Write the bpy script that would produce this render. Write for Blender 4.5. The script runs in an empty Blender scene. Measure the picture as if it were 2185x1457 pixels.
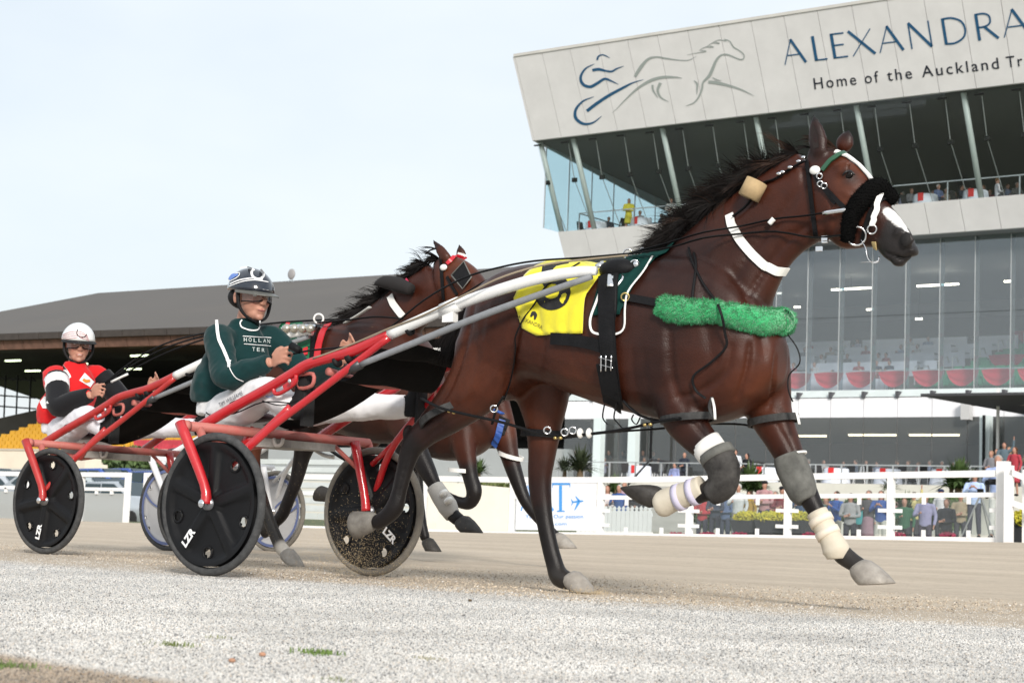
import bpy, bmesh, math, random
import numpy as np
from mathutils import Vector, Matrix
from mathutils.bvhtree import BVHTree
random.seed(7); np.random.seed(7)
SC = bpy.context.scene
COL = SC.collection
# ------------------------------------------------------------------ camera
# world axes: X runs along the track (direction of travel), Y away from the inner verge, Z up
FPX = 3800.0; CX, CY = 1092.5, 728.5
pitch = math.atan(.1043); roll = math.radians(2.2)
def to_track(v):   # level view frame -> track frame
    return Vector((v[0]*.807 - v[1]*.5906, v[0]*.5906 + v[1]*.807, v[2]))
_F = to_track((0, math.cos(pitch), math.sin(pitch)))
_R0 = to_track((1, 0, 0)); _U0 = to_track((0, -math.sin(pitch), math.cos(pitch)))
_R = _R0*math.cos(roll) + _U0*math.sin(roll); _U = _U0*math.cos(roll) - _R0*math.sin(roll)
CAMLOC = Vector((0, 0, .30))
cd = bpy.data.cameras.new('camera'); cam = bpy.data.objects.new('camera', cd); COL.objects.link(cam)
cam.matrix_world = Matrix(((_R.x, _U.x, -_F.x, 0), (_R.y, _U.y, -_F.y, 0), (_R.z, _U.z, -_F.z, .30), (0, 0, 0, 1)))
cd.sensor_width = 36; cd.lens = FPX/2185*36; cd.clip_start = .1; cd.clip_end = 3000
cd.dof.use_dof = True; cd.dof.focus_distance = 8.6; cd.dof.aperture_fstop = 9
SC.camera = cam
# ------------------------------------------------------------------ light
SUN_EL, SUN_AZ = 25, 316      # degrees; azimuth measured as direction the light comes from (from +X towards +Y)
w = bpy.data.worlds.new("World"); SC.world = w; w.use_nodes = True
nt = w.node_tree; nt.nodes.clear()
out = nt.nodes.new('ShaderNodeOutputWorld'); bg = nt.nodes.new('ShaderNodeBackground')
sky = nt.nodes.new('ShaderNodeTexSky'); sky.sky_type = 'NISHITA'; sky.sun_disc = False
sky.sun_elevation = math.radians(SUN_EL); sky.sun_rotation = math.radians(90-SUN_AZ)
sky.air_density = 1.2; sky.dust_density = 2.5; sky.ozone_density = 1.5
tc = nt.nodes.new('ShaderNodeTexCoord'); mp = nt.nodes.new('ShaderNodeMapping'); mp.inputs['Scale'].default_value = (1, 1, 2.2)
no = nt.nodes.new('ShaderNodeTexNoise'); no.inputs['Scale'].default_value = 1.6; no.inputs['Detail'].default_value = 5; no.inputs['Roughness'].default_value = .55
rp = nt.nodes.new('ShaderNodeMapRange'); rp.inputs['From Min'].default_value = .35; rp.inputs['From Max'].default_value = .68
rp.inputs['To Min'].default_value = .62; rp.inputs['To Max'].default_value = .97
mx = nt.nodes.new('ShaderNodeMix'); mx.data_type = 'RGBA'
mx.inputs['B'].default_value = (7.5, 8.0, 8.4, 1)       # thin bright overcast veil, same physical scale as the sky
nt.links.new(tc.outputs['Generated'], mp.inputs[0]); nt.links.new(mp.outputs[0], no.inputs['Vector'])
nt.links.new(no.outputs[0], rp.inputs['Value']); nt.links.new(rp.outputs[0], mx.inputs['Factor'])
nt.links.new(sky.outputs[0], mx.inputs['A']); nt.links.new(mx.outputs['Result'], bg.inputs['Color'])
bg.inputs['Strength'].default_value = .10
nt.links.new(bg.outputs[0], out.inputs[0])
sd = bpy.data.lights.new('sun', 'SUN'); sd.energy = 2.7; sd.angle = math.radians(12); sd.color = (1, .95, .88)
so = bpy.data.objects.new('sun', sd); COL.objects.link(so)
_a = math.radians(SUN_AZ); _e = math.radians(SUN_EL)
_sd = Vector((math.cos(_a)*math.cos(_e), math.sin(_a)*math.cos(_e), math.sin(_e)))
so.rotation_euler = _sd.to_track_quat('Z', 'Y').to_euler()
SC.view_settings.view_transform = 'Standard'; SC.view_settings.look = 'None'; SC.view_settings.gamma = 1
SC.view_settings.exposure = 0.38; SC.view_settings.use_curve_mapping = False
SC.render.engine = 'CYCLES'
SC.cycles.max_bounces = 8; SC.cycles.transparent_max_bounces = 16
# ------------------------------------------------------------------ pixel -> place
def ray(px, py): return _F*FPX + _R*(px-CX) - _U*(py-CY)
def at_y(px, py, Y): D = ray(px, py); return CAMLOC + D*((Y-CAMLOC.y)/D.y)
def at_x(px, py, X): D = ray(px, py); return CAMLOC + D*((X-CAMLOC.x)/D.x)
def at_z(px, py, Z): D = ray(px, py); return CAMLOC + D*((Z-CAMLOC.z)/D.z)
def V(*a): return Vector(a)
# ------------------------------------------------------------------ materials
_mats = {}
def mat(name, col, rough=.6, metal=0, noise=0, nscale=8, bump=0, bscale=30, spec=.5, emit=0, sheen=0, coat=0, attr=None, col2=None, trans=0, aniso_uv=None):
    if name in _mats: return _mats[name]
    m = bpy.data.materials.new(name); m.use_nodes = True; t = m.node_tree; b = t.nodes['Principled BSDF']
    b.inputs['Base Color'].default_value = (*col, 1); b.inputs['Roughness'].default_value = rough
    b.inputs['Metallic'].default_value = metal; b.inputs['Specular IOR Level'].default_value = spec
    if sheen: b.inputs['Sheen Weight'].default_value = sheen
    if coat: b.inputs['Coat Weight'].default_value = coat; b.inputs['Coat Roughness'].default_value = .08
    if emit: b.inputs['Emission Color'].default_value = (*col, 1); b.inputs['Emission Strength'].default_value = emit
    src = None
    tcn = t.nodes.new('ShaderNodeTexCoord')
    if attr:
        a = t.nodes.new('ShaderNodeVertexColor'); a.layer_name = attr; src = a.outputs[0]
    if noise:
        n = t.nodes.new('ShaderNodeTexNoise'); n.inputs['Scale'].default_value = nscale; n.inputs['Detail'].default_value = 6; n.inputs['Roughness'].default_value = .6
        t.links.new(tcn.outputs['Object'], n.inputs['Vector'])
        if col2:
            r = t.nodes.new('ShaderNodeMapRange'); r.inputs['From Min'].default_value = .5-.25/max(noise, .01)*.5; r.inputs['From Max'].default_value = .5+.25/max(noise, .01)*.5
            t.links.new(n.outputs[0], r.inputs['Value'])
            mxx = t.nodes.new('ShaderNodeMix'); mxx.data_type = 'RGBA'; mxx.inputs['A'].default_value = (*col, 1); mxx.inputs['B'].default_value = (*col2, 1)
            t.links.new(r.outputs[0], mxx.inputs['Factor']); src = mxx.outputs['Result']
        else:
            r = t.nodes.new('ShaderNodeMapRange'); r.inputs['From Min'].default_value = .25; r.inputs['From Max'].default_value = .75
            r.inputs['To Min'].default_value = 1-noise; r.inputs['To Max'].default_value = 1+noise*.8
            t.links.new(n.outputs[0], r.inputs['Value'])
            mm = t.nodes.new('ShaderNodeVectorMath'); mm.operation = 'SCALE'
            if src: t.links.new(src, mm.inputs[0])
            else: mm.inputs[0].default_value = col
            t.links.new(r.outputs[0], mm.inputs['Scale']); src = mm.outputs[0]
        rr = t.nodes.new('ShaderNodeMapRange'); rr.inputs['To Min'].default_value = max(0, rough-.12); rr.inputs['To Max'].default_value = min(1, rough+.12)
        t.links.new(n.outputs[0], rr.inputs['Value']); t.links.new(rr.outputs[0], b.inputs['Roughness'])
    if src is not None: t.links.new(src, b.inputs['Base Color'])
    if bump:
        n2 = t.nodes.new('ShaderNodeTexNoise'); n2.inputs['Scale'].default_value = bscale; n2.inputs['Detail'].default_value = 4
        t.links.new(tcn.outputs['Object'], n2.inputs['Vector'])
        bp = t.nodes.new('ShaderNodeBump'); bp.inputs['Strength'].default_value = bump; bp.inputs['Distance'].default_value = .01
        t.links.new(n2.outputs[0], bp.inputs['Height']); t.links.new(bp.outputs[0], b.inputs['Normal'])
    _mats[name] = m; return m
def glass_mat(name, tint=(.8, .87, .88), refl=.16, haze=.10, gloss_rough=.02):
    if name in _mats: return _mats[name]
    m = bpy.data.materials.new(name); m.use_nodes = True; t = m.node_tree; t.nodes.clear()
    o = t.nodes.new('ShaderNodeOutputMaterial'); tr = t.nodes.new('ShaderNodeBsdfTransparent'); tr.inputs[0].default_value = (*tint, 1)
    gl = t.nodes.new('ShaderNodeBsdfGlossy'); gl.inputs['Roughness'].default_value = gloss_rough; gl.inputs[0].default_value = (.9, .95, 1, 1)
    lw = t.nodes.new('ShaderNodeLayerWeight'); lw.inputs[0].default_value = .5; fr = t.nodes.new('ShaderNodeMath'); fr.operation = 'POWER'; fr.inputs[1].default_value = 5; t.links.new(lw.outputs['Facing'], fr.inputs[0])
    ad = t.nodes.new('ShaderNodeMath'); ad.operation = 'ADD'; ad.inputs[1].default_value = refl; ad.use_clamp = True
    t.links.new(fr.outputs[0], ad.inputs[0])
    s = t.nodes.new('ShaderNodeMixShader'); t.links.new(ad.outputs[0], s.inputs[0]); t.links.new(tr.outputs[0], s.inputs[1]); t.links.new(gl.outputs[0], s.inputs[2])
    df = t.nodes.new('ShaderNodeBsdfDiffuse'); df.inputs[0].default_value = (.55, .57, .56, 1)
    s2 = t.nodes.new('ShaderNodeMixShader'); s2.inputs[0].default_value = haze  # pale diffuse haze mixed evenly into the pane
    t.links.new(s.outputs[0], s2.inputs[1]); t.links.new(df.outputs[0], s2.inputs[2]); t.links.new(s2.outputs[0], o.inputs[0])
    _mats[name] = m; return m
# ------------------------------------------------------------------ mesh builder
class MB:
    def __init__(s): s.v = []; s.f = []
    def add(s, vs, fs):
        k = len(s.v); s.v += [tuple(p) for p in vs]; s.f += [tuple(i+k for i in q) for q in fs]; return s
    def box(s, a, b):
        x0, y0, z0 = (min(a[i], b[i]) for i in range(3)); x1, y1, z1 = (max(a[i], b[i]) for i in range(3))
        return s.add([(x0,y0,z0),(x1,y0,z0),(x1,y1,z0),(x0,y1,z0),(x0,y0,z1),(x1,y0,z1),(x1,y1,z1),(x0,y1,z1)],
                     [(0,3,2,1),(4,5,6,7),(0,1,5,4),(1,2,6,5),(2,3,7,6),(3,0,4,7)])
    def hexa(s, p):   # 8 points: 4 bottom ring, 4 top ring
        return s.add(p, [(0,3,2,1),(4,5,6,7),(0,1,5,4),(1,2,6,5),(2,3,7,6),(3,0,4,7)])
    def bar(s, a, b, w, h=None, up=(0,0,1)):
        a = Vector(a); b = Vector(b); h = h or w; T = (b-a).normalized(); u = Vector(up)
        S = T.cross(u)
        if S.length < 1e-4: S = T.cross(Vector((0,1,0)))
        S.normalize(); N = S.cross(T).normalized(); S *= w/2; N *= h/2
        return s.hexa([a-S-N, a+S-N, b+S-N, b-S-N, a-S+N, a+S+N, b+S+N, b-S+N])
    def rings(s, rings, close=True, cap=True):
        n = len(rings[0]); k = len(s.v)
        for r in rings: s.v += [tuple(p) for p in r]
        for i in range(len(rings)-1):
            for j in range(n if close else n-1):
                a = k+i*n+j; b = k+i*n+(j+1) % n; s.f.append((a, b, b+n, a+n))
        if cap and close:
            s.f.append(tuple(k+j for j in range(n))[::-1]); s.f.append(tuple(k+(len(rings)-1)*n+j for j in range(n)))
        return s
    def tube(s, pts, r, n=8, smooth=0, flat=None, up=None, cap=True):
        pts = [Vector(p) for p in pts]
        if not hasattr(r, '__len__'): r = [r]*len(pts)
        if smooth: pts, r = spline(pts, r, smooth)
        R = []; prev = None
        for i, p in enumerate(pts):
            T = (pts[min(i+1, len(pts)-1)]-pts[max(i-1, 0)]).normalized()
            if up is not None: A = T.cross(Vector(up))
            elif prev is None:
                A = T.cross(Vector((0,0,1)));
                if A.length < .1: A = T.cross(Vector((0,1,0)))
            else: A = prev - T*prev.dot(T)
            A.normalize(); prev = A; B = T.cross(A)
            fl = flat if flat else 1
            R.append([p + A*(math.cos(2*math.pi*j/n)*r[i]) + B*(math.sin(2*math.pi*j/n)*r[i]*fl) for j in range(n)])
        return s.rings(R, True, cap)
    def ell(s, c, rx, ry, rz, M=None, nu=12, nv=8):
        c = Vector(c); rs = []
        for i in range(nv+1):
            th = math.pi*(i/nv); th = min(max(th, .03), math.pi-.03)
            ring = []
            for j in range(nu):
                ph = 2*math.pi*j/nu; q = Vector((rx*math.sin(th)*math.cos(ph), ry*math.sin(th)*math.sin(ph), -rz*math.cos(th)))
                if M: q = M @ q
                ring.append(c+q)
            rs.append(ring)
        return s.rings(rs)
    def quad(s, a, b, c, d): return s.add([a, b, c, d], [(0, 1, 2, 3)])
    def mesh(s, name, smooth=False):
        me = bpy.data.meshes.new(name); me.from_pydata(s.v, [], s.f); me.update()
        bm = bmesh.new(); bm.from_mesh(me); bmesh.ops.recalc_face_normals(bm, faces=bm.faces); bm.to_mesh(me); bm.free()
        if smooth: me.polygons.foreach_set('use_smooth', [True]*len(me.polygons))
        return me
def spline(pts, r, k):
    P = [Vector(p) for p in pts]; o = []; ro = []
    for i in range(len(P)-1):
        p0 = P[max(i-1, 0)]; p1 = P[i]; p2 = P[i+1]; p3 = P[min(i+2, len(P)-1)]
        for j in range(k):
            t = j/k
            o.append(.5*((2*p1)+(p2-p0)*t+(2*p0-5*p1+4*p2-p3)*t*t+(3*p1-p0-3*p2+p3)*t**3))
            ro.append(r[i]*(1-t)+r[i+1]*t)
    o.append(P[-1]); ro.append(r[-1]); return o, ro
def thing(name, label, cat, loc=(0,0,0), group=None):
    o = bpy.data.objects.new(name, None); COL.objects.link(o); o.location = loc; o.empty_display_size = .2
    o['label'] = label; o['category'] = cat
    if group: o['group'] = group
    o['_l'] = list(loc); return o
def put(name, me, m, parent=None, label=None, kind=None, top=None, cat=None, group=None, rel=False, mats=None):
    """links a mesh (world coordinates, unless rel) as one object; parent keeps world placement"""
    if isinstance(me, MB): me = me.mesh(name)
    if mats:
        for q in mats: me.materials.append(q)
    elif m is not None and not me.materials: me.materials.append(m)
    o = bpy.data.objects.new(name, me); COL.objects.link(o)
    if parent is not None:
        o.parent = parent
        if not rel:
            L = parent.location.copy() if parent.parent is None else Vector((0, 0, 0))
            o.matrix_parent_inverse = Matrix.Translation(-L)
    if label: o['label'] = label
    if cat: o['category'] = cat
    if group: o['group'] = group
    if kind: o['kind'] = kind
    return o
def smooth_me(me): me.polygons.foreach_set('use_smooth', [True]*len(me.polygons)); return me
def copy_tree(root, loc, rz=0, label=None, matmap=None):
    r = root.copy(); COL.objects.link(r); r.location = loc; r.rotation_euler = (0, 0, rz)
    if label: r['label'] = label
    def rec(o, p):
        for ch in kids.get(o.name, ()):
            c = ch.copy(); COL.objects.link(c); c.parent = p
            if matmap and ch.name.split('.')[0] in matmap:
                for k2, sl in enumerate(c.material_slots): sl.link = 'OBJECT'; sl.material = matmap[ch.name.split('.')[0]]
            rec(ch, c)
    kids = {}
    for ch in root.children_recursive: kids.setdefault(ch.parent.name, []).append(ch)
    rec(root, r); return r
TS = bpy.data.scenes.new('work')      # scratch scene for evaluating meshes, removed at the end
def ts_dg():
    with bpy.context.temp_override(scene=TS, view_layer=TS.view_layers[0]):
        d = bpy.context.evaluated_depsgraph_get(); d.update(); return d
def remesh(mb, voxel, iters=6, name='m', factor=.5):
    me = mb.mesh(name); o = bpy.data.objects.new('tmp', me); TS.collection.objects.link(o)
    a = o.modifiers.new('r', 'REMESH'); a.mode = 'VOXEL'; a.voxel_size = voxel
    if iters:
        b = o.modifiers.new('s', 'SMOOTH'); b.factor = factor; b.iterations = iters
    dg = ts_dg()
    r = bpy.data.meshes.new_from_object(o.evaluated_get(dg)); r.name = name
    bpy.data.objects.remove(o); bpy.data.meshes.remove(me)
    return smooth_me(r)
def text_mesh(s, size, extrude=0, bold=0, shear=0, space=1.0, align='LEFT'):
    c = bpy.data.curves.new('t', 'FONT'); c.body = s; c.size = size; c.extrude = extrude; c.offset = bold; c.shear = shear; c.space_character = space
    c.align_x = align; c.resolution_u = 3
    o = bpy.data.objects.new('t', c); TS.collection.objects.link(o)
    dg = ts_dg()
    me = bpy.data.meshes.new_from_object(o.evaluated_get(dg)); bpy.data.objects.remove(o); bpy.data.curves.remove(c); return me
def xform(me, O, X, Y):
    """mesh xy -> plane at O with axes X, Y (may be unnormalised)"""
    X = Vector(X); Y = Vector(Y); Z = X.cross(Y).normalized()
    M = Matrix(((X.x, Y.x, Z.x, O[0]), (X.y, Y.y, Z.y, O[1]), (X.z, Y.z, Z.z, O[2]), (0, 0, 0, 1))); me.transform(M); return me
def stroke(mb, pts, ws, to3, sm=6):
    """flat brush stroke in 2D (pts) with half widths ws, mapped by to3(u,v)"""
    P, W = spline([Vector((p[0], p[1], 0)) for p in pts], ws, sm) if sm else ([Vector((p[0], p[1], 0)) for p in pts], ws)
    L = []; R_ = []
    for i, p in enumerate(P):
        T = (P[min(i+1, len(P)-1)]-P[max(i-1, 0)]).normalized(); N = Vector((-T.y, T.x, 0))
        L.append(p+N*W[i]); R_.append(p-N*W[i])
    vs = [to3(q.x, q.y) for q in L]+[to3(q.x, q.y) for q in R_]; n = len(P)
    mb.add(vs, [(i, i+1, n+i+1, n+i) for i in range(n-1)])
# ================================================================== GROUND
def lerp(x, xs, ys): return float(np.interp(x, xs, ys))
def zf(X): return lerp(X, [-60, -41.6, -35.6, -22, -12.2, -4, 6], [.0, .02, .04, .17, .36, .48, .52])
def sstep(t): t = min(max(t, 0), 1); return t*t*(3-2*t)
def gz(X, Y):
    z = sstep((Y-9)/22)*zf(X)
    if Y > 31.4:
        t = sstep((Y-33)/12); z = z*(1-t)+.32*t
    return z
def ground_mat():
    m = bpy.data.materials.new('racetrack_surface'); m.use_nodes = True; t = m.node_tree; b = t.nodes['Principled BSDF']; N = t.nodes.new; L = t.links.new
    b.inputs['Roughness'].default_value = .95; b.inputs['Specular IOR Level'].default_value = .15
    g = N('ShaderNodeNewGeometry'); sp = N('ShaderNodeSeparateXYZ'); L(g.outputs['Position'], sp.inputs[0])
    def noise(scale, sx=1, sy=1, det=5, rough=.6):
        mp = N('ShaderNodeMapping'); mp.inputs['Scale'].default_value = (sx, sy, 1); L(g.outputs['Position'], mp.inputs[0])
        n = N('ShaderNodeTexNoise'); n.inputs['Scale'].default_value = scale; n.inputs['Detail'].default_value = det; n.inputs['Roughness'].default_value = rough
        L(mp.outputs[0], n.inputs['Vector']); return n.outputs[0]
    def ramp(src, a, b2, c1, c2):
        r = N('ShaderNodeMapRange'); r.inputs['From Min'].default_value = a; r.inputs['From Max'].default_value = b2
        L(src, r.inputs['Value']); r.inputs['To Min'].default_value = c1; r.inputs['To Max'].default_value = c2; return r.outputs[0]
    def mixc(f, A, B):
        x = N('ShaderNodeMix'); x.data_type = 'RGBA'
        if isinstance(f, float): x.inputs['Factor'].default_value = f
        else: L(f, x.inputs['Factor'])
        for nm, q in (('A', A), ('B', B)):
            if isinstance(q, tuple): x.inputs[nm].default_value = (*q, 1)
            else: L(q, x.inputs[nm])
        return x.outputs['Result']
    def math_(op, a, b2):
        x = N('ShaderNodeMath'); x.operation = op
        for i, q in enumerate((a, b2)):
            if isinstance(q, (int, float)): x.inputs[i].default_value = q
            else: L(q, x.inputs[i])
        return x.outputs[0]
    sand = mixc(ramp(noise(1.1, .3, 1.3), .35, .65, 0, 1), (.51, .425, .33), (.61, .52, .415))
    sand = mixc(ramp(noise(9, 1, 1, 8, .8), .54, .66, 0, .62), sand, (.27, .215, .165))
    sand = mixc(ramp(noise(24, 1, 1, 5, .75), .56, .66, 0, .5), sand, (.64, .56, .45))
    sand = mixc(ramp(noise(.5, .35, 1, 4, .6), .45, .75, 0, .35), sand, (.33, .27, .21))
    sand = mixc(ramp(noise(70, .5, 1, 4, .7), .55, .7, 0, .5), sand, (.22, .17, .13))
    sand = mixc(ramp(noise(85, .6, 1, 3, .6), .58, .66, 0, .6), sand, (.70, .62, .5))
    vo = N('ShaderNodeTexVoronoi'); vo.inputs['Scale'].default_value = 130; L(g.outputs['Position'], vo.inputs['Vector'])
    sepc = N('ShaderNodeSeparateColor'); L(vo.outputs['Color'], sepc.inputs[0])
    grav = mixc(ramp(sepc.outputs[0], 0, 1, 0, 1), (.46, .45, .43), (.67, .655, .63))
    grav = mixc(ramp(noise(45, 1, 1, 6, .75), .57, .70, 0, .6), grav, (.26, .255, .25))
    grav = mixc(ramp(noise(2.2, 1, 1, 3), .45, .7, 0, .35), grav, (.40, .39, .39))
    # boundary between the pale gravel verge and the sandy lane
    edge = math_('ADD', sp.outputs[1], math_('MULTIPLY', math_('SUBTRACT', noise(.8, .5, 2, 6, .7), .5), 1.3))
    edge = math_('ADD', edge, math_('MULTIPLY', math_('SUBTRACT', noise(30, 1, 1, 3), .5), .5))
    c = mixc(ramp(edge, 6.15, 6.75, 0, 1), grav, sand)
    # brown soil at the near left
    A = at_z(0, 1392, 0); B = at_z(360, 1460, 0); d = (B-A).xy.normalized(); nn = Vector((-d.y, d.x)); 
    if nn.dot((A-at_z(200, 1500, 0)).xy) > 0: nn = -nn
    dd = math_('ADD', math_('ADD', math_('MULTIPLY', sp.outputs[0], nn.x), math_('MULTIPLY', sp.outputs[1], nn.y)), -(A.x*nn.x+A.y*nn.y))
    dd = math_('ADD', dd, math_('MULTIPLY', math_('SUBTRACT', noise(8, 1, 1, 5), .5), .25))
    soil = mixc(ramp(noise(60), .4, .6, 0, 1), (.20, .165, .13), (.42, .37, .32))
    c = mixc(ramp(dd, -.02, .05, 0, .9), c, soil)
    L(c, b.inputs['Base Color'])
    bp = N('ShaderNodeBump'); bp.inputs['Strength'].default_value = .7; bp.inputs['Distance'].default_value = .02
    L(math_('ADD', noise(55, .7, 1, 5, .7), math_('MULTIPLY', noise(5, .2, 1.5, 3), 1.6)), bp.inputs['Height']); L(bp.outputs[0], b.inputs['Normal'])
    return m
GM = ground_mat()
def sheet(name, xs, ys, m, dz=0):
    mb = MB()
    for y in ys:
        for x in xs: mb.v.append((x, y, gz(x, y)+dz))
    n = len(xs)
    for j in range(len(ys)-1):
        for i in range(n-1): a = j*n+i; mb.f.append((a, a+1, a+1+n, a+n))
    return put(name, mb.mesh(name, True), m, kind='structure')
XS = [-600, -300, -150, -100]+list(np.arange(-80, 21, 2.))+[40, 80, 200, 500]
sheet('gravel_verge', XS, [-200, -50, -10, 0, 3, 6.2], GM)
sheet('racetrack', XS, [6.2]+list(np.arange(7, 32, 1.))+[31.4], GM)
lawn_m = mat('lawn', (.07, .10, .035), .95, noise=.5, nscale=3, bump=.5, bscale=20, col2=(.13, .14, .07))
sheet('lawn', XS, [31.4]+list(np.arange(32, 60, 2.))+[67.5, 100, 200, 500, 1500], lawn_m)
# pebbles on the verge
def pebbles(kind='gravel'):
    gv = kind == 'gravel'; smin, smax = ((.0012, .001, .0009), (.0036, .003, .0022)) if gv else ((.002, .002, .0012), (.008, .007, .0035))
    mb = MB(); P = []
    cols = 26; rows = 16
    for j in range(rows+1):
        t = j/rows
        for i in range(cols+1):
            u = -80+i/cols*(2185+160)
            ylow = 1500; yhigh = np.interp(u, [-80, 0, 600, 1240, 2265], [1150, 1160, 1222, 1272, 1300])
            if not gv: ylow = yhigh+12; yhigh = np.interp(u, [-80, 2265], [1128, 1196])
            p = at_z(u, ylow+(yhigh-ylow)*(t**.8), .0); p.z = .001; mb.v.append(tuple(p)); P.append(p)
    n = cols+1
    for j in range(rows):
        for i in range(cols): a = j*n+i; mb.f.append((a, a+1, a+1+n, a+n))
    me = mb.mesh('pebbles'); at = me.attributes.new('dens', 'FLOAT', 'POINT')
    for k, v in enumerate(me.vertices):
        d = (v.co-CAMLOC).length; e = 1-sstep((v.co.y-5.9)/1.1)
        at.data[k].value = min(23000, 23000*(3.6/d)**1.9)*(.12+.88*e) if gv else min(800, 800*(8/d)**2)
    m = bpy.data.materials.new('pebble' if gv else 'clod'); m.use_nodes = True; t = m.node_tree; b = t.nodes['Principled BSDF']; b.inputs['Roughness'].default_value = .9
    oi = t.nodes.new('ShaderNodeObjectInfo'); cr = t.nodes.new('ShaderNodeValToRGB'); e = cr.color_ramp.elements
    e[0].position = 0; e[0].color = (.12, .11, .10, 1); e[1].position = 1; e[1].color = (.76, .75, .73, 1)
    for p_, c_ in (((.05, (.15, .15, .15)), (.14, (.30, .295, .29)), (.30, (.49, .478, .455)), (.6, (.60, .583, .555)), (.82, (.69, .67, .64)), (.9, (.50, .43, .36))) if gv else ((.05, (.24,.19,.15)), (.2, (.40,.33,.25)), (.6, (.50,.42,.32)), (.85, (.60,.52,.42)), (.93, (.30,.24,.18)))):
        q = e.new(p_); q.color = (*c_, 1)
    t.links.new(oi.outputs['Random'], cr.inputs[0])
    gp = t.nodes.new('ShaderNodeNewGeometry'); ns = t.nodes.new('ShaderNodeTexNoise'); ns.inputs['Scale'].default_value = 1.7; ns.inputs['Detail'].default_value = 5; t.links.new(gp.outputs['Position'], ns.inputs['Vector'])
    mr = t.nodes.new('ShaderNodeMapRange'); mr.inputs['From Min'].default_value = .35; mr.inputs['From Max'].default_value = .68; mr.inputs['To Min'].default_value = 1.12; mr.inputs['To Max'].default_value = .80; t.links.new(ns.outputs[0], mr.inputs['Value'])
    vm = t.nodes.new('ShaderNodeVectorMath'); vm.operation = 'SCALE'; t.links.new(cr.outputs[0], vm.inputs[0]); t.links.new(mr.outputs[0], vm.inputs['Scale'])
    A = at_z(0, 1392, 0); B = at_z(360, 1460, 0); dxy = (B-A).xy.normalized(); nn = Vector((-dxy.y, dxy.x))
    if nn.dot((A-at_z(200, 1500, 0)).xy) > 0: nn = -nn
    dt = t.nodes.new('ShaderNodeVectorMath'); dt.operation = 'DOT_PRODUCT'; dt.inputs[1].default_value = (nn.x, nn.y, 0); t.links.new(gp.outputs['Position'], dt.inputs[0])
    m1 = t.nodes.new('ShaderNodeMath'); m1.operation = 'MULTIPLY_ADD'; m1.inputs[1].default_value = .35; t.links.new(ns.outputs[0], m1.inputs[0]); t.links.new(dt.outputs['Value'], m1.inputs[2])
    m2 = t.nodes.new('ShaderNodeMapRange'); k0 = A.x*nn.x+A.y*nn.y+.175; m2.inputs['From Min'].default_value = k0-.03; m2.inputs['From Max'].default_value = k0+.05; m2.inputs['To Max'].default_value = .85; t.links.new(m1.outputs[0], m2.inputs['Value'])
    mz = t.nodes.new('ShaderNodeMix'); mz.data_type = 'RGBA'; mz.blend_type = 'MULTIPLY'; mz.inputs['B'].default_value = (.62, .50, .38, 1); t.links.new(vm.outputs[0], mz.inputs['A']); t.links.new(m2.outputs[0], mz.inputs['Factor'])
    t.links.new(mz.outputs['Result'], b.inputs['Base Color'])
    o = put('pebbles' if gv else 'track_grit', me, m, kind='stuff', label='loose white and grey gravel stones covering the verge in the foreground' if gv else 'loose sandy clods and grit lying on the tan racetrack', cat='gravel' if gv else 'grit')
    ng = bpy.data.node_groups.new('pebble_scatter', 'GeometryNodeTree')
    ng.interface.new_socket('Geometry', in_out='INPUT', socket_type='NodeSocketGeometry'); ng.interface.new_socket('Geometry', in_out='OUTPUT', socket_type='NodeSocketGeometry')
    N = ng.nodes.new; L = ng.links.new
    gi = N('NodeGroupInput'); go = N('NodeGroupOutput'); di = N('GeometryNodeDistributePointsOnFaces'); na = N('GeometryNodeInputNamedAttribute')
    na.data_type = 'FLOAT'; na.inputs[0].default_value = 'dens'
    L(gi.outputs[0], di.inputs['Mesh']); L(na.outputs[0], di.inputs['Density'])
    ico = N('GeometryNodeMeshIcoSphere'); ico.inputs['Radius'].default_value = 1; ico.inputs['Subdivisions'].default_value = 1
    sm = N('GeometryNodeSetMaterial'); sm.inputs['Material'].default_value = m; L(ico.outputs[0], sm.inputs[0])
    ip = N('GeometryNodeInstanceOnPoints'); L(di.outputs[0], ip.inputs['Points']); L(sm.outputs[0], ip.inputs['Instance'])
    rr = N('FunctionNodeRandomValue'); rr.data_type = 'FLOAT_VECTOR'; rr.inputs[1].default_value = (6.28, 6.28, 6.28); L(rr.outputs[0], ip.inputs['Rotation'])
    rs = N('FunctionNodeRandomValue'); rs.data_type = 'FLOAT_VECTOR'; rs.inputs[0].default_value = smin; rs.inputs[1].default_value = smax; rs.inputs['Seed'].default_value = 4
    L(rs.outputs[0], ip.inputs['Scale']); L(ip.outputs[0], go.inputs[0])
    md = o.modifiers.new('scatter', 'NODES'); md.node_group = ng
pebbles(); pebbles('sand')
def tuft(px, py, n, size, col, label, wide=1.0):
    mb = MB(); c = at_z(px, py, 0)
    for i in range(n):
        x = c.x+random.gauss(0, size*1.1*wide); y = c.y+random.gauss(0, size*.7); a = random.uniform(0, 6.28); h = random.uniform(.4, 1)*size*.5; l = random.uniform(.2, .8)*size*.5
        d = Vector((math.cos(a), math.sin(a), 0)); s = Vector((-d.y, d.x, 0))*size*.05; p = Vector((x, y, 0))
        mb.add([p-s, p+s, p+d*l*.5+V(0,0,h*.8)+s*.8, p+d*l*.5+V(0,0,h*.8)-s*.8, p+d*l+V(0,0,h)], [(0,1,2,3), (3,2,4)])
    put('grass_tuft', mb, mat('tuft_%d' % px, col, .8, noise=.4, nscale=60), label=label, cat='grass', kind='stuff')
tuft(680, 1396, 150, .030, (.14, .22, .05), 'largest green grass tuft growing in the white foreground gravel')
tuft(365, 1378, 70, .03, (.16, .20, .06), 'small green weed in the gravel left of the largest tuft')
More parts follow.
